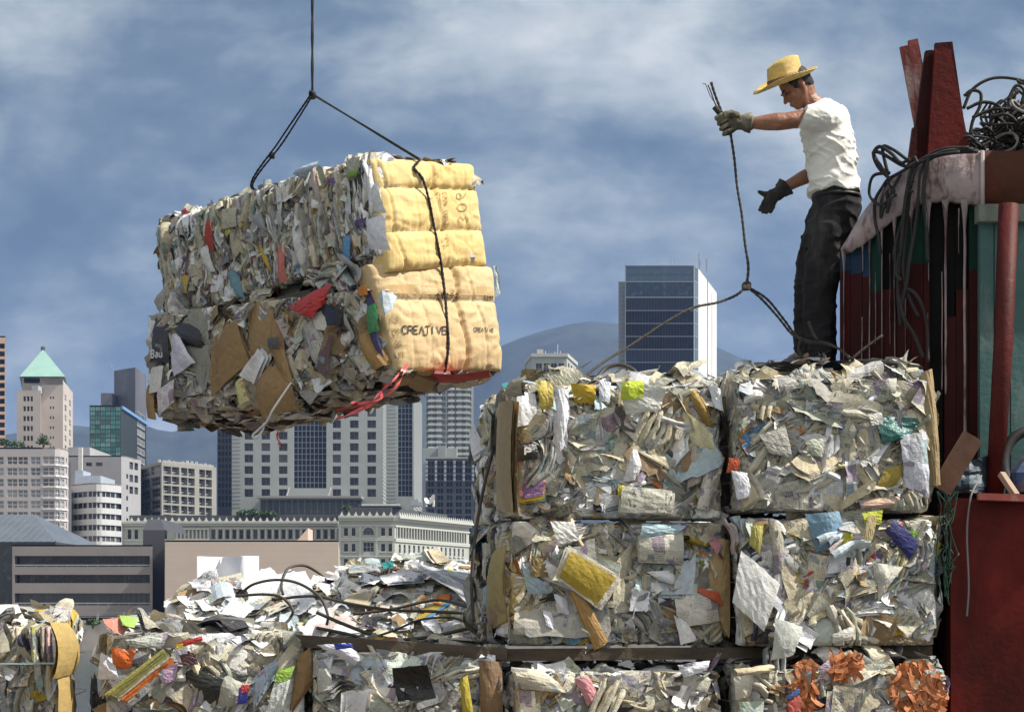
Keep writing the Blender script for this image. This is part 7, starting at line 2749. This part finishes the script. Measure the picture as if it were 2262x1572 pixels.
def rings(mb, secs, n=28):
    """closed body through elliptical sections (centre, half width along a, half depth along y, a)"""
    vs, fs = [], []
    for (c, hw, hd, ax) in secs:
        ax = Vector(ax).normalized()
        for k in range(n):
            a = 2 * math.pi * k / n
            ca, sa = math.cos(a), math.sin(a)
            e = .82
            vs.append(Vector(c) + ax * hw * math.copysign(abs(ca) ** e, ca) + Vector((0, 1, 0)) * hd * math.copysign(abs(sa) ** e, sa))
    m = len(secs)
    for i in range(m - 1):
        for k in range(n):
            k2 = (k + 1) % n
            fs.append((i * n + k, i * n + k2, (i + 1) * n + k2, (i + 1) * n + k))
    fs.append(list(range(n))[::-1])
    fs.append([(m - 1) * n + k for k in range(n)])
    mb.add(vs, fs)


def remeshed(mb, voxel, smooth=6, fn=None, fac=.5):
    """one continuous skin over overlapping shapes"""
    me = D.meshes.new('tmp')
    me.from_pydata([tuple(v_) for v_ in mb.v], [], mb.f)
    o = D.objects.new('tmp', me)
    COL.objects.link(o)
    r = o.modifiers.new('r', 'REMESH')
    r.mode = 'VOXEL'
    r.voxel_size = voxel
    s = o.modifiers.new('s', 'SMOOTH')
    s.iterations = smooth
    s.factor = fac
    dg = bpy.context.evaluated_depsgraph_get()
    m2 = D.meshes.new_from_object(o.evaluated_get(dg))
    D.objects.remove(o)
    nv = len(m2.vertices)
    co = np.empty(nv * 3, np.float32)
    m2.vertices.foreach_get('co', co)
    co = co.reshape(-1, 3)
    if fn:
        no = np.empty(nv * 3, np.float32)
        m2.vertex_normals.foreach_get('vector', no)
        no = no.reshape(-1, 3)
        d = np.array([fn(Vector(p), Vector(q)) for p, q in zip(co, no)], np.float32)
        co = co + no * d[:, None]
        m2.vertices.foreach_set('co', co.ravel())
    m2.polygons.foreach_set('use_smooth', np.ones(len(m2.polygons), bool))
    m2.materials.clear()
    return m2


def body_part(name, m2, m, root, label=None):
    me_off = Vector(origin(root))
    m2.transform(Matrix.Translation(-me_off))
    m2.name = name
    return link_mesh(name, m2, m, root, label)


m_skin = mat('tanned_skin', (0.27, 0.115, 0.062), 0.38, 0.2, 18, 0.45, 45, spec=0.6)
m_shirt = mat('white_shirt_cloth', (0.80, 0.79, 0.74), 0.85, 0.04, 12, 0.25, 120, stains=((0.55, 0.52, 0.43), 6, .58, .8))
m_trous = mat('charcoal_trousers', (0.021, 0.020, 0.022), 0.85, 0.3, 10, 0.3, 90, stains=((0.075, 0.073, 0.07), 4.5, .48, .70), spec=.15)
m_glove = mat('grey_work_glove', (0.105, 0.095, 0.07), 0.85, 0.25, 26, 0.4, 120, stains=((.30, .28, .20), 14, .50, .64))
m_glove_d = mat('dark_work_glove', (0.030, 0.028, 0.026), 0.85, 0.3, 26, 0.4, 120, stains=((.07, .065, .05), 12, .5, .65))
m_straw = D.materials.new('straw')
m_straw.use_nodes = True
t = NT(m_straw.node_tree)
bs = m_straw.node_tree.nodes['Principled BSDF']
co = t.n('ShaderNodeTexCoord').outputs['Object']
wv = t.n('ShaderNodeTexWave', wave_type='BANDS', bands_direction='Z')
wv.inputs['Scale'].default_value = 46
wv.inputs['Distortion'].default_value = 2.2
t.link(co, wv.inputs['Vector'])
nz = t.noise(co, 55, 4, .7)
c_ = t.mix(t.math('MULTIPLY', wv.outputs[1], .55), (.70, .50, .15, 1), (.50, .32, .08, 1))
c_ = t.mix(t.ramp(nz, [(.42, 0), (.62, .8)]), c_, (.80, .62, .24, 1))
t.link(c_, bs.inputs['Base Color'])
bs.inputs['Roughness'].default_value = .55
bn = t.n('ShaderNodeBump')
bn.inputs['Strength'].default_value = .5
bn.inputs['Distance'].default_value = .01
t.link(wv.outputs[1], bn.inputs['Height'])
t.link(bn.outputs[0], bs.inputs['Normal'])

# --- body: head, neck, torso, arms and legs as one skin
mb = MB()
tilt = R(38)                         # the face looks down to the left
f = Vector((-math.cos(tilt), 0, -math.sin(tilt)))
u = Vector((-math.sin(tilt), 0, math.cos(tilt)))
s = Vector((0, 1, 0))
hc = J(1758, 192, -.01)


def HD(a, b_, c):                    # head axes: forwards, up, sideways (towards the camera is negative)
    return hc + f * a + u * b_ + s * c


ellipsoid(mb, HD(-.012, .03, 0), f * .098, s * .077, u * .092, 20, 14)          # skull
ellipsoid(mb, HD(.022, -.035, 0), f * .068, s * .064, u * .085, 18, 12)         # face
ellipsoid(mb, HD(.055, -.098, 0), f * .030, s * .034, u * .026)                 # chin
ellipsoid(mb, HD(.082, .012, 0), f * .016, s * .052, u * .014)                  # brow
limb(mb, [HD(.086, -.002, 0), HD(.100, -.022, 0), HD(.108, -.036, 0)], [.009, .011, .013])   # nose
for q in (-1, 1):
    ellipsoid(mb, HD(.098, -.038, q * .013), f * .009, s * .008, u * .008)
    ellipsoid(mb, HD(.060, -.030, q * .043), f * .024, s * .018, u * .022)      # cheek
    limb(mb, [HD(.046, -.092, q * .026), HD(.0, -.070, q * .056), HD(-.02, -.03, q * .064)], [.018, .016, .015])   # jaw
    ellipsoid(mb, HD(-.020, -.012, q * .078), f * .019, s * .010, u * .031)     # ear
    ellipsoid(mb, HD(-.014, -.036, q * .076), f * .010, s * .008, u * .013)
limb(mb, [HD(.088, -.068, -.016), HD(.092, -.067, 0), HD(.088, -.068, .016)], [.006, .008, .006])    # lips
limb(mb, [HD(.084, -.079, -.014), HD(.088, -.079, 0), HD(.084, -.079, .014)], [.006, .008, .006])
limb(mb, [HD(-.045, -.03, 0), J(1786, 218), J(1806, 240)], [.056, .056, .066])   # neck
limb(mb, [HD(-.02, -.06, -.035), J(1782, 226, -.04), J(1790, 240, -.04)], [.018, .017, .018])
rings(mb, [(J(1842, 470), .115, .15, (1, 0, .05)), (J(1838, 400), .115, .14, (1, 0, .1)), (J(1830, 330), .12, .155, (1, 0, .15)), (J(1818, 270), .115, .17, (1, 0, .3)), (J(1812, 238), .07, .11, (1, 0, .4))])
# near arm, stretched out
limb(mb, [J(1818, 262, -.17), J(1782, 262, -.20), J(1748, 266, -.22), J(1736, 268, -.22), J(1716, 269, -.22), J(1690, 271, -.215), J(1664, 272, -.21), J(1640, 272, -.20)],
     [.060, .056, .050, .050, .053, .046, .035, .033])
limb(mb, [J(1770, 256, -.215), J(1750, 258, -.235), J(1728, 262, -.235)], [.030, .028, .018])
limb(mb, [J(1742, 272, -.235), J(1716, 276, -.24), J(1690, 276, -.235)], [.020, .028, .016])
# far arm, bent
limb(mb, [J(1816, 266, .17), J(1818, 330, .22), J(1806, 378, .22), J(1780, 390, .19), J(1756, 402, .16), J(1734, 414, .14)], [.058, .050, .045, .046, .038, .033])
for q, kx, ky, ax_, ay_ in ((-1, 1812, 615, 1815, 778), (1, 1790, 612, 1780, 782)):
    limb(mb, [J(1842, 470, q * .09), J(kx, ky, q * .10), J(ax_, ay_, q * .10)], [.085, .058, .042])
    limb(mb, [J(ax_, ay_, q * .1), J(ax_ - 30, ay_ + 14, q * .1)], [.042, .036])
bm_ = remeshed(mb, .0062, 3)
body = D.objects.new('person', None)
COL.objects.link(body)
body.location = J(1800, 800)
ORIGIN[body] = Vector(body.location)
tag(body, 'worker in straw hat, white t-shirt and dark trousers holding a rope on the stack', 'person')
skin = body_part('body', bm_, m_skin, body)
# eyes
mb = MB()
for q in (-1, 1):
    ellipsoid(mb, HD(.082, -.004, q * .032), f * .007, s * .013, u * .004, 10, 6)
mb.build('eyes', mat('dark_eye', (.02, .015, .012), .3), body, smooth=True)
mb = MB()
for q in (-1, 1):
    limb(mb, [HD(.094, .013, q * .016), HD(.092, .018, q * .032), HD(.080, .014, q * .048)], [.004, .005, .003], 8, 3)
mb.build('eyebrows', mat('dark_hair', (.02, .018, .016), .7), body, smooth=True)
# hair: short, dark with grey at the nape
mb = MB()
ellipsoid(mb, HD(-.022, .030, 0), f * .096, s * .083, u * .094, 20, 14)
ellipsoid(mb, HD(-.058, -.012, 0), f * .052, s * .066, u * .062, 16, 10)
for q in (-1, 1):
    limb(mb, [HD(.018, .022, q * .074), HD(.014, -.004, q * .073)], [.016, .008])


def hairfn(p, n):
    return .004 * mnoise.noise(p * 90)


hm = remeshed(mb, .007, 2, hairfn)
body_part('hair', hm, mat('greying_hair', (.022, .021, .021), .7, .3, 30, .6, 200, stains=((.16, .16, .155), 12, .5, .66)), body)

# --- t-shirt
mb = MB()
ax0 = (1, 0, .06)
rings(mb, [(J(1842, 430), .152, .178, (1, 0, -.05)), (J(1842, 415), .150, .176, (1, 0, -.02)), (J(1838, 385), .146, .17, (1, 0, .05)), (J(1834, 350), .143, .17, (1, 0, .1)),
           (J(1826, 310), .140, .18, (1, 0, .16)), (J(1818, 280), .136, .19, (1, 0, .22)), (J(1815, 256), .118, .185, (1, 0, .35)), (J(1810, 240), .085, .13, (1, 0, .5)), (J(1803, 229), .060, .078, (1, 0, .55))])
limb(mb, [J(1828, 258, -.14), J(1812, 258, -.18), J(1790, 259, -.205), J(1773, 260, -.215)], [.088, .086, .076, .071])
limb(mb, [J(1824, 262, .14), J(1820, 290, .20), J(1818, 316, .22)], [.086, .080, .074])
limb(mb, [J(1856, 250, 0), J(1868, 300, 0), J(1874, 350, 0)], [.05, .05, .05])


def ridged(p, k):
    return (1 - abs(mnoise.noise(p * k)) * 2) ** 2 if k == 1.0 else 1 - abs(mnoise.noise(p * k)) * 2


def shirtfn(p, n):
    # folds run from the armpit across the back and slant down to the hem
    q = Vector((p.x * .85 + p.z * .55, p.y * .5, p.z * .85 - p.x * .55))
    w = Vector((q.x * 4.5, q.y * 5, q.z * 13))
    w2 = Vector((p.x * 7 - p.z * 3, p.y * 7, p.z * 17 + p.x * 9))
    low = min(1, max(.35, (J(0, 235).z - p.z) / .25))
    return low * (.017 * (ridged(w, 1.0) - .3) + .009 * (ridged(w2 + Vector((3, 1, 0)), 1.0) - .5)) + .002 * mnoise.noise(p * 60)


sm = remeshed(mb, .0055, 4, shirtfn)
# cut the sleeve end and hem clean: push rounded caps flat
co = np.empty(len(sm.vertices) * 3, np.float32)
sm.vertices.foreach_get('co', co)
co = co.reshape(-1, 3)
pe, dirn = np.array(J(1771, 259, -.215)), unit(np.array(J(1757, 236)) - np.array(J(1783, 282)))
nn_ = unit(np.array([-abs(dirn[2]), -.10, dirn[0] if dirn[0] > 0 else dirn[0]]))
nn_ = unit(np.array([-.87, -.12, .38]))
d_ = (co - pe) @ nn_
near = np.linalg.norm(co - pe, axis=1) < .16
k_ = near & (d_ > 0)
co[k_] -= (d_[k_, None]) * nn_
zh = J(0, 429).z
wave = .010 * np.sin(co[:, 0] * 40) + .008 * np.sin(co[:, 1] * 33 + 1) - .16 * (co[:, 0] - J(1842, 0).x) * 0.12
low = co[:, 2] < zh + wave
co[low, 2] = (zh + wave)[low]
sm.vertices.foreach_set('co', co.ravel())
body_part('t_shirt', sm, m_shirt, body)

# --- trousers
mb = MB()
rings(mb, [(J(1846, 424), .136, .165, (1, 0, -.04)), (J(1848, 440), .140, .17, (1, 0, 0)), (J(1842, 480), .155, .185, (1, 0, .05)), (J(1828, 525), .150, .19, (1, 0, .08)), (J(1820, 550), .12, .18, (1, 0, .05))])
for q, P0, P1, P2, P3 in ((-1, (1842, 490), (1824, 570), (1812, 650), (1815, 792)), (1, (1826, 490), (1804, 570), (1790, 650), (1786, 794))):
    limb(mb, [J(*P0, q * .09), J(*P1, q * .10), J(*P2, q * .105), J((P2[0] + P3[0]) / 2, 720, q * .105), J(*P3, q * .105)], [.125, .122, .104, .098, .092], 20)


def trousfn(p, n):
    z = (J(0, 430).z - p.z)
    q = Vector((p.x * 5 + p.z * 6, p.y * 4, p.z * 9 - p.x * 5))
    a = .015 if z < .35 else .009
    q2 = Vector((p.x * 9, p.y * 6, p.z * 4))
    kneeband = math.exp(-((z - .58) / .12) ** 2)
    cuff = math.exp(-((z - .93) / .10) ** 2)
    return a * (ridged(q, 1.0) - .5) + .005 * (ridged(q2, 1.0) - .5) + .009 * (kneeband + cuff) * (ridged(Vector((p.x * 3, p.y * 3, p.z * 16)), 1.0) - .5)


body_part('trousers', remeshed(mb, .0085, 3, trousfn), m_trous, body)
mb = MB()
rings(mb, [(J(1846, 432), .142, .171, (1, 0, -.04)), (J(1847, 440), .144, .173, (1, 0, -.02))], 30)
mb.build('belt', mat('black_belt', (.012, .011, .011), .5), body, smooth=True)
mb = MB()
for q, x in ((-1, 1800), (1, 1776)):
    ellipsoid(mb, J(x, 802, q * .105), (.135, 0, 0), (0, .05, 0), (0, 0, .045), 16, 8)
    mb2 = None
body_part('shoes', remeshed(mb, .009, 2), mat('dark_shoe', (.02, .018, .017), .6), body)

# --- straw hat
hx = Vector((math.cos(R(21)), 0, math.sin(R(21))))      # along the brim, front low
hup = Vector((-math.sin(R(12)), 0, math.cos(R(12))))
hbase = J(1735, 180, -.01)
roll = R(15)
hy = Vector((0, math.cos(roll), math.sin(roll)))
hup = (hup - Vector((0, 1, 0)) * math.sin(roll)).normalized()
vs, fs = [], []
n = 56
prof = [(.093, .000, .0), (.112, -.004, .0), (.140, -.007, .2), (.172, -.004, .6), (.196, .004, 1.0), (.200, .005, 1.0)]
for lay in (0, 1):
    for (r, h, b_) in prof:
        for k in range(n):
            a = 2 * math.pi * k / n
            ca, sa = math.cos(a), math.sin(a)
            # sides turned up a little, front and back dipping
            lift = b_ * (.024 * sa * sa - .004 * max(0, -ca) ** 2 + .004 * ca) + .004 * math.sin(3 * a + 1) * b_
            vs.append(hbase + hx * (r * 1.04 * ca) + hy * (r * .93 * sa) + hx.cross(hy).normalized() * (h + lift + .004 * lay))
m_ = len(prof)
for lay in (0, 1):
    o_ = lay * m_ * n
    for i in range(m_ - 1):
        for k in range(n):
            q = (o_ + i * n + k, o_ + i * n + (k + 1) % n, o_ + (i + 1) * n + (k + 1) % n, o_ + (i + 1) * n + k)
            fs.append(q[::-1] if lay else q)
e0, e1 = (m_ - 1) * n, (2 * m_ - 1) * n
for k in range(n):
    fs.append((e0 + k, e0 + (k + 1) % n, e1 + (k + 1) % n, e1 + k))
hat = mesh_obj('straw_hat', vs, fs, m_straw, body, smooth=True)
vs, fs = [], []
prof = [(0, .105, 1.0), (.03, .105, 1.0), (.06, .104, 1.0), (.09, .102, .99), (.118, .099, .97), (.134, .094, .95), (.142, .080, .9), (.136, .050, .8), (.128, .02, .8), (.127, .001, .8)]
for (h, r, q) in prof:
    for k in range(n):
        a = 2 * math.pi * k / n
        ca, sa = math.cos(a), math.sin(a)
        # pinched front and a dented top
        pin = 1 - .06 * max(0, -ca) ** 3 * max(0, (h - .05) / .09) - .03 * abs(sa) * max(0, (h - .08) / .06)
        tp = h * .94 + .006 * ca * (h / .14) - (.012 * abs(ca) ** 3 if h > .12 else 0)
        vs.append(hbase + hx * (r * pin * 1.05 * ca) + hy * (r * .90 * q * pin * sa) + hup * tp + Vector((.002 * mnoise.noise(Vector((ca * 4, sa * 4, h * 30))), 0, 0)))
for i in range(len(prof) - 1):
    for k in range(n):
        fs.append((i * n + k, i * n + (k + 1) % n, (i + 1) * n + (k + 1) % n, (i + 1) * n + k))
attach(hat, mesh_obj('hat_crown', vs, fs, m_straw, body, smooth=True))
vs, fs = [], []
for h in (.002, .006, .034, .038):
    for k in range(n):
        a = 2 * math.pi * k / n
        ca, sa = math.cos(a), math.sin(a)
        r = .1085 if h in (.006, .034) else .103
        vs.append(hbase + hx * (r * 1.05 * ca) + hy * (r * .90 * sa) + hup * (h + .003 * math.sin(2 * a)))
for i in range(3):
    for k in range(n):
        fs.append((i * n + k, i * n + (k + 1) % n, (i + 1) * n + (k + 1) % n, (i + 1) * n + k))
hat_band = mesh_obj('hat_band', vs, fs, mat('brown_ribbon', (.13, .07, .045), .6, .2, 20), body, smooth=True)


attach(hat, hat_band)
# --- gloves
def glove_fn(p, n):
    return .003 * mnoise.noise(p * 55) + .0025 * (ridged(p, 40) - .5)


# near hand: a fist closed round the rope
ra = J(1592, 250, -.20)             # rope at the top of the fist
rb = J(1614, 296, -.20)             # and below it
rd = (rb - ra).normalized()
rx = Vector((1, 0, .25)).normalized()
rx = (rx - rd * rx.dot(rd)).normalized()       # towards the wrist
ry = rd.cross(rx).normalized()
if ry.y > 0:
    ry = -ry                                      # towards the camera
L_ = (rb - ra).length
mb = MB()
mb.m = 0
ellipsoid(mb, J(1622, 268, -.20), rx * .062, rd * .050, ry * .034, 18, 12)                    # palm
limb(mb, [J(1626, 269, -.20), J(1640, 270, -.20), J(1650, 271, -.205)], [.046, .046, .052])    # heel to cuff
for i in range(4):                    # index at the top
    k = (.12 + .25 * i) * L_
    ctr = ra + rd * k
    R_ = .031 - .002 * abs(i - 1.3)
    pts = [ctr + rx * (R_ * math.cos(a) * 1.25) - ry * (-R_) * math.sin(a) for a in [0.3, 0.9, 1.6, 2.3, 3.0, 3.7, 4.5, 5.2]]
    pts = [ctr + rx * (R_ * 1.2 * math.cos(a)) + ry * (R_ * math.sin(a)) for a in [-.35, -1.0, -1.7, -2.4, -3.1, -3.8, -4.5, -5.1]][:8]
    limb(mb, pts, [.0155, .0155, .015, .0145, .014, .0135, .013, .012], 10, 3)
    ellipsoid(mb, ctr + rx * .006 - ry * (-.03) * 0 + rx * .03, rx * .02, rd * .013, ry * .026, 10, 8)
limb(mb, [J(1628, 254, -.235), J(1612, 250, -.250), J(1598, 256, -.252), J(1588, 268, -.247)], [.021, .019, .0165, .014], 10)   # thumb across the fingers
g1 = remeshed(mb, .0042, 2, glove_fn)
glove_a = body_part('glove', g1, m_glove, body)
mb = MB()
ctr, ax1 = J(1653, 271, -.207), (J(1640, 270) - J(1664, 272)).normalized()
pr = [(-.020, .050), (.0, .055), (.014, .058), (.018, .056), (.012, .050), (-.02, .044)]
a1 = Vector((0, 1, 0))
a2 = ax1.cross(a1).normalized()
vs = [ctr - ax1 * h + (a1 * math.cos(2 * math.pi * k / 20) + a2 * math.sin(2 * math.pi * k / 20)) * (r + .004 * math.sin(k * 1.9)) for h, r in pr for k in range(20)]
mb.add(vs, [(i * 20 + k, i * 20 + (k + 1) % 20, (i + 1) * 20 + (k + 1) % 20, (i + 1) * 20 + k) for i in range(5) for k in range(20)])
attach(glove_a, mb.build('glove_cuff', m_glove, body, smooth=True))

# far hand: open, fingers hanging down, thumb forwards
mb = MB()
dpt = .13
fd = (J(1688, 484) - J(1718, 424)).normalized()          # down along the hand
sd = Vector((-fd.z, 0, fd.x)) if -fd.z < 0 else Vector((fd.z, 0, -fd.x))
sd = Vector((-1, 0, -.3)).normalized()
sd = (sd - fd * sd.dot(fd)).normalized()
pc = J(1704, 438, dpt)
ellipsoid(mb, pc, fd * .060, sd * .046, Vector((0, 1, 0)) * .026, 16, 12)
limb(mb, [J(1718, 428, dpt + .005), J(1730, 418, dpt + .01)], [.042, .042])
for i in range(4):
    off = (i - 1.5) * .0215
    st = pc + fd * .040 - sd * off + Vector((0, -.004, 0))
    ln = [.060, .068, .064, .050][i]
    curl = [.55, .7, .8, .9][i]
    d1 = (fd + Vector((0, -.15, 0))).normalized()
    d2 = (fd * math.cos(curl) + Vector((0, -1, 0)) * math.sin(curl)).normalized()
    limb(mb, [st, st + d1 * ln * .55, st + d1 * ln * .55 + d2 * ln * .55], [.0125, .0118, .0105], 10, 4)
limb(mb, [pc + sd * .030 - fd * .012, pc + sd * .058 + fd * .002 + Vector((0, -.012, 0)), pc + sd * .082 + fd * .004 + Vector((0, -.018, 0))], [.017, .0145, .0125], 10, 4)
glove_b = body_part('glove', remeshed(mb, .0042, 2, glove_fn), m_glove_d, body)
mb = MB()
ctr, ax1 = J(1733, 415, dpt + .012), (J(1718, 428) - J(1738, 411)).normalized()
a1 = Vector((0, 1, 0))
a2 = ax1.cross(a1).normalized()
vs = [ctr - ax1 * h + (a1 * math.cos(2 * math.pi * k / 20) + a2 * math.sin(2 * math.pi * k / 20)) * (r * 1.0 + .006 * math.sin(k * 1.3)) for h, r in [(-.03, .046), (-.01, .050), (.012, .060), (.016, .058), (.004, .048), (-.02, .04)] for k in range(20)]
mb.add(vs, [(i * 20 + k, i * 20 + (k + 1) % 20, (i + 1) * 20 + (k + 1) % 20, (i + 1) * 20 + k) for i in range(5) for k in range(20)])
attach(glove_b, mb.build('glove_cuff', m_glove_d, body, smooth=True))

# ------------------------------------------------------------------ the rope he holds
held = thing('held_rope', 'knotted dark rope held up by the worker and trailing over the stack', 'rope', P(1650, 632, 11.8))
m_rope2 = mat('worn_brown_rope', (0.050, 0.044, 0.034), 0.8, 0.35, 30, 0.6, 70)
mb = MB()
kn = P(1649, 632, 11.75)
hand = [J(x, y, -.20) for x, y in ((1571, 182), (1578, 205), (1588, 232), (1602, 266), (1614, 296))]
rope_mesh(mb, hand, .0085, 2, .06, 8)
rope_mesh(mb, [hand[-1], J(1622, 350, -.21), J(1628, 410, -.22), J(1638, 470, -.23), J(1646, 540, -.24), J(1653, 590, -.25), kn], .0085, 2, .07, 10)
mb.tube(spline([J(1564, 188, -.2), J(1571, 205, -.2), J(1580, 230, -.2), J(1596, 258, -.2)], 6), .0035, 6)
mb.tube(spline([J(1552, 186, -.2), J(1558, 186, -.2), J(1564, 200, -.2), J(1570, 214, -.2), J(1582, 232, -.2), J(1592, 254, -.2)], 6), .0022, 6)
mb.tube([J(1578, 236, -.215), J(1590, 250, -.215)], .018, 10)
mb.build('rope_end', m_rope2, held, smooth=True)
mb = MB()
for k in range(4):
    mb.tube([kn + Vector((.020 * math.cos(a), .02 * math.sin(a + k), .022 * math.sin(a * 1 + .8 * k))) for a in np.linspace(0, 6.1, 12)], .010, 6)
mb.build('knot', m_rope2, held, smooth=True)
mb = MB()
rope_mesh(mb, [kn, P(1626, 652, 11.7), P(1585, 668, 11.6), P(1530, 680, 11.5), P(1470, 712, 11.4), P(1400, 758, 11.3), P(1345, 792, 11.15), P(1312, 815, 11.0), P(1290, 836, 10.9)], .0085, 2, .07, 8)
mb.build('rope_leg', m_rope2, held, smooth=True)
mb = MB()
for k, o_ in ((0, 0), (1, 9)):
    rope_mesh(mb, [kn, P(1684 + o_, 662 - o_ * .3, 11.76), P(1720 + o_, 702, 11.74), P(1750 + o_ * .7, 738, 11.72), P(1782, 752 + o_ * .4, 11.6), P(1824, 757 + o_ * .3, 11.45), P(1856, 772, 11.3), P(1880, 792 + o_ * .3, 11.15)], .008, 2, .07, 8)
rope_mesh(mb, [P(1770, 745, 11.6), P(1764, 770, 11.6), P(1772, 792, 11.55)], .009, 2, .06, 6)
mb.build('rope_leg', m_rope2, held, smooth=True)
mb = MB()
mb.tube(spline([P(1786, 710, 11.5), P(1796, 736, 11.48), P(1806, 752, 11.46)], 5), .009, 6)
mb.tube(spline([P(1880, 794, 11.1), P(1906, 772, 11.1), P(1950, 740, 11.1)], 5), .008, 6)
mb.build('rope_stub', m_rope2, held, smooth=True)
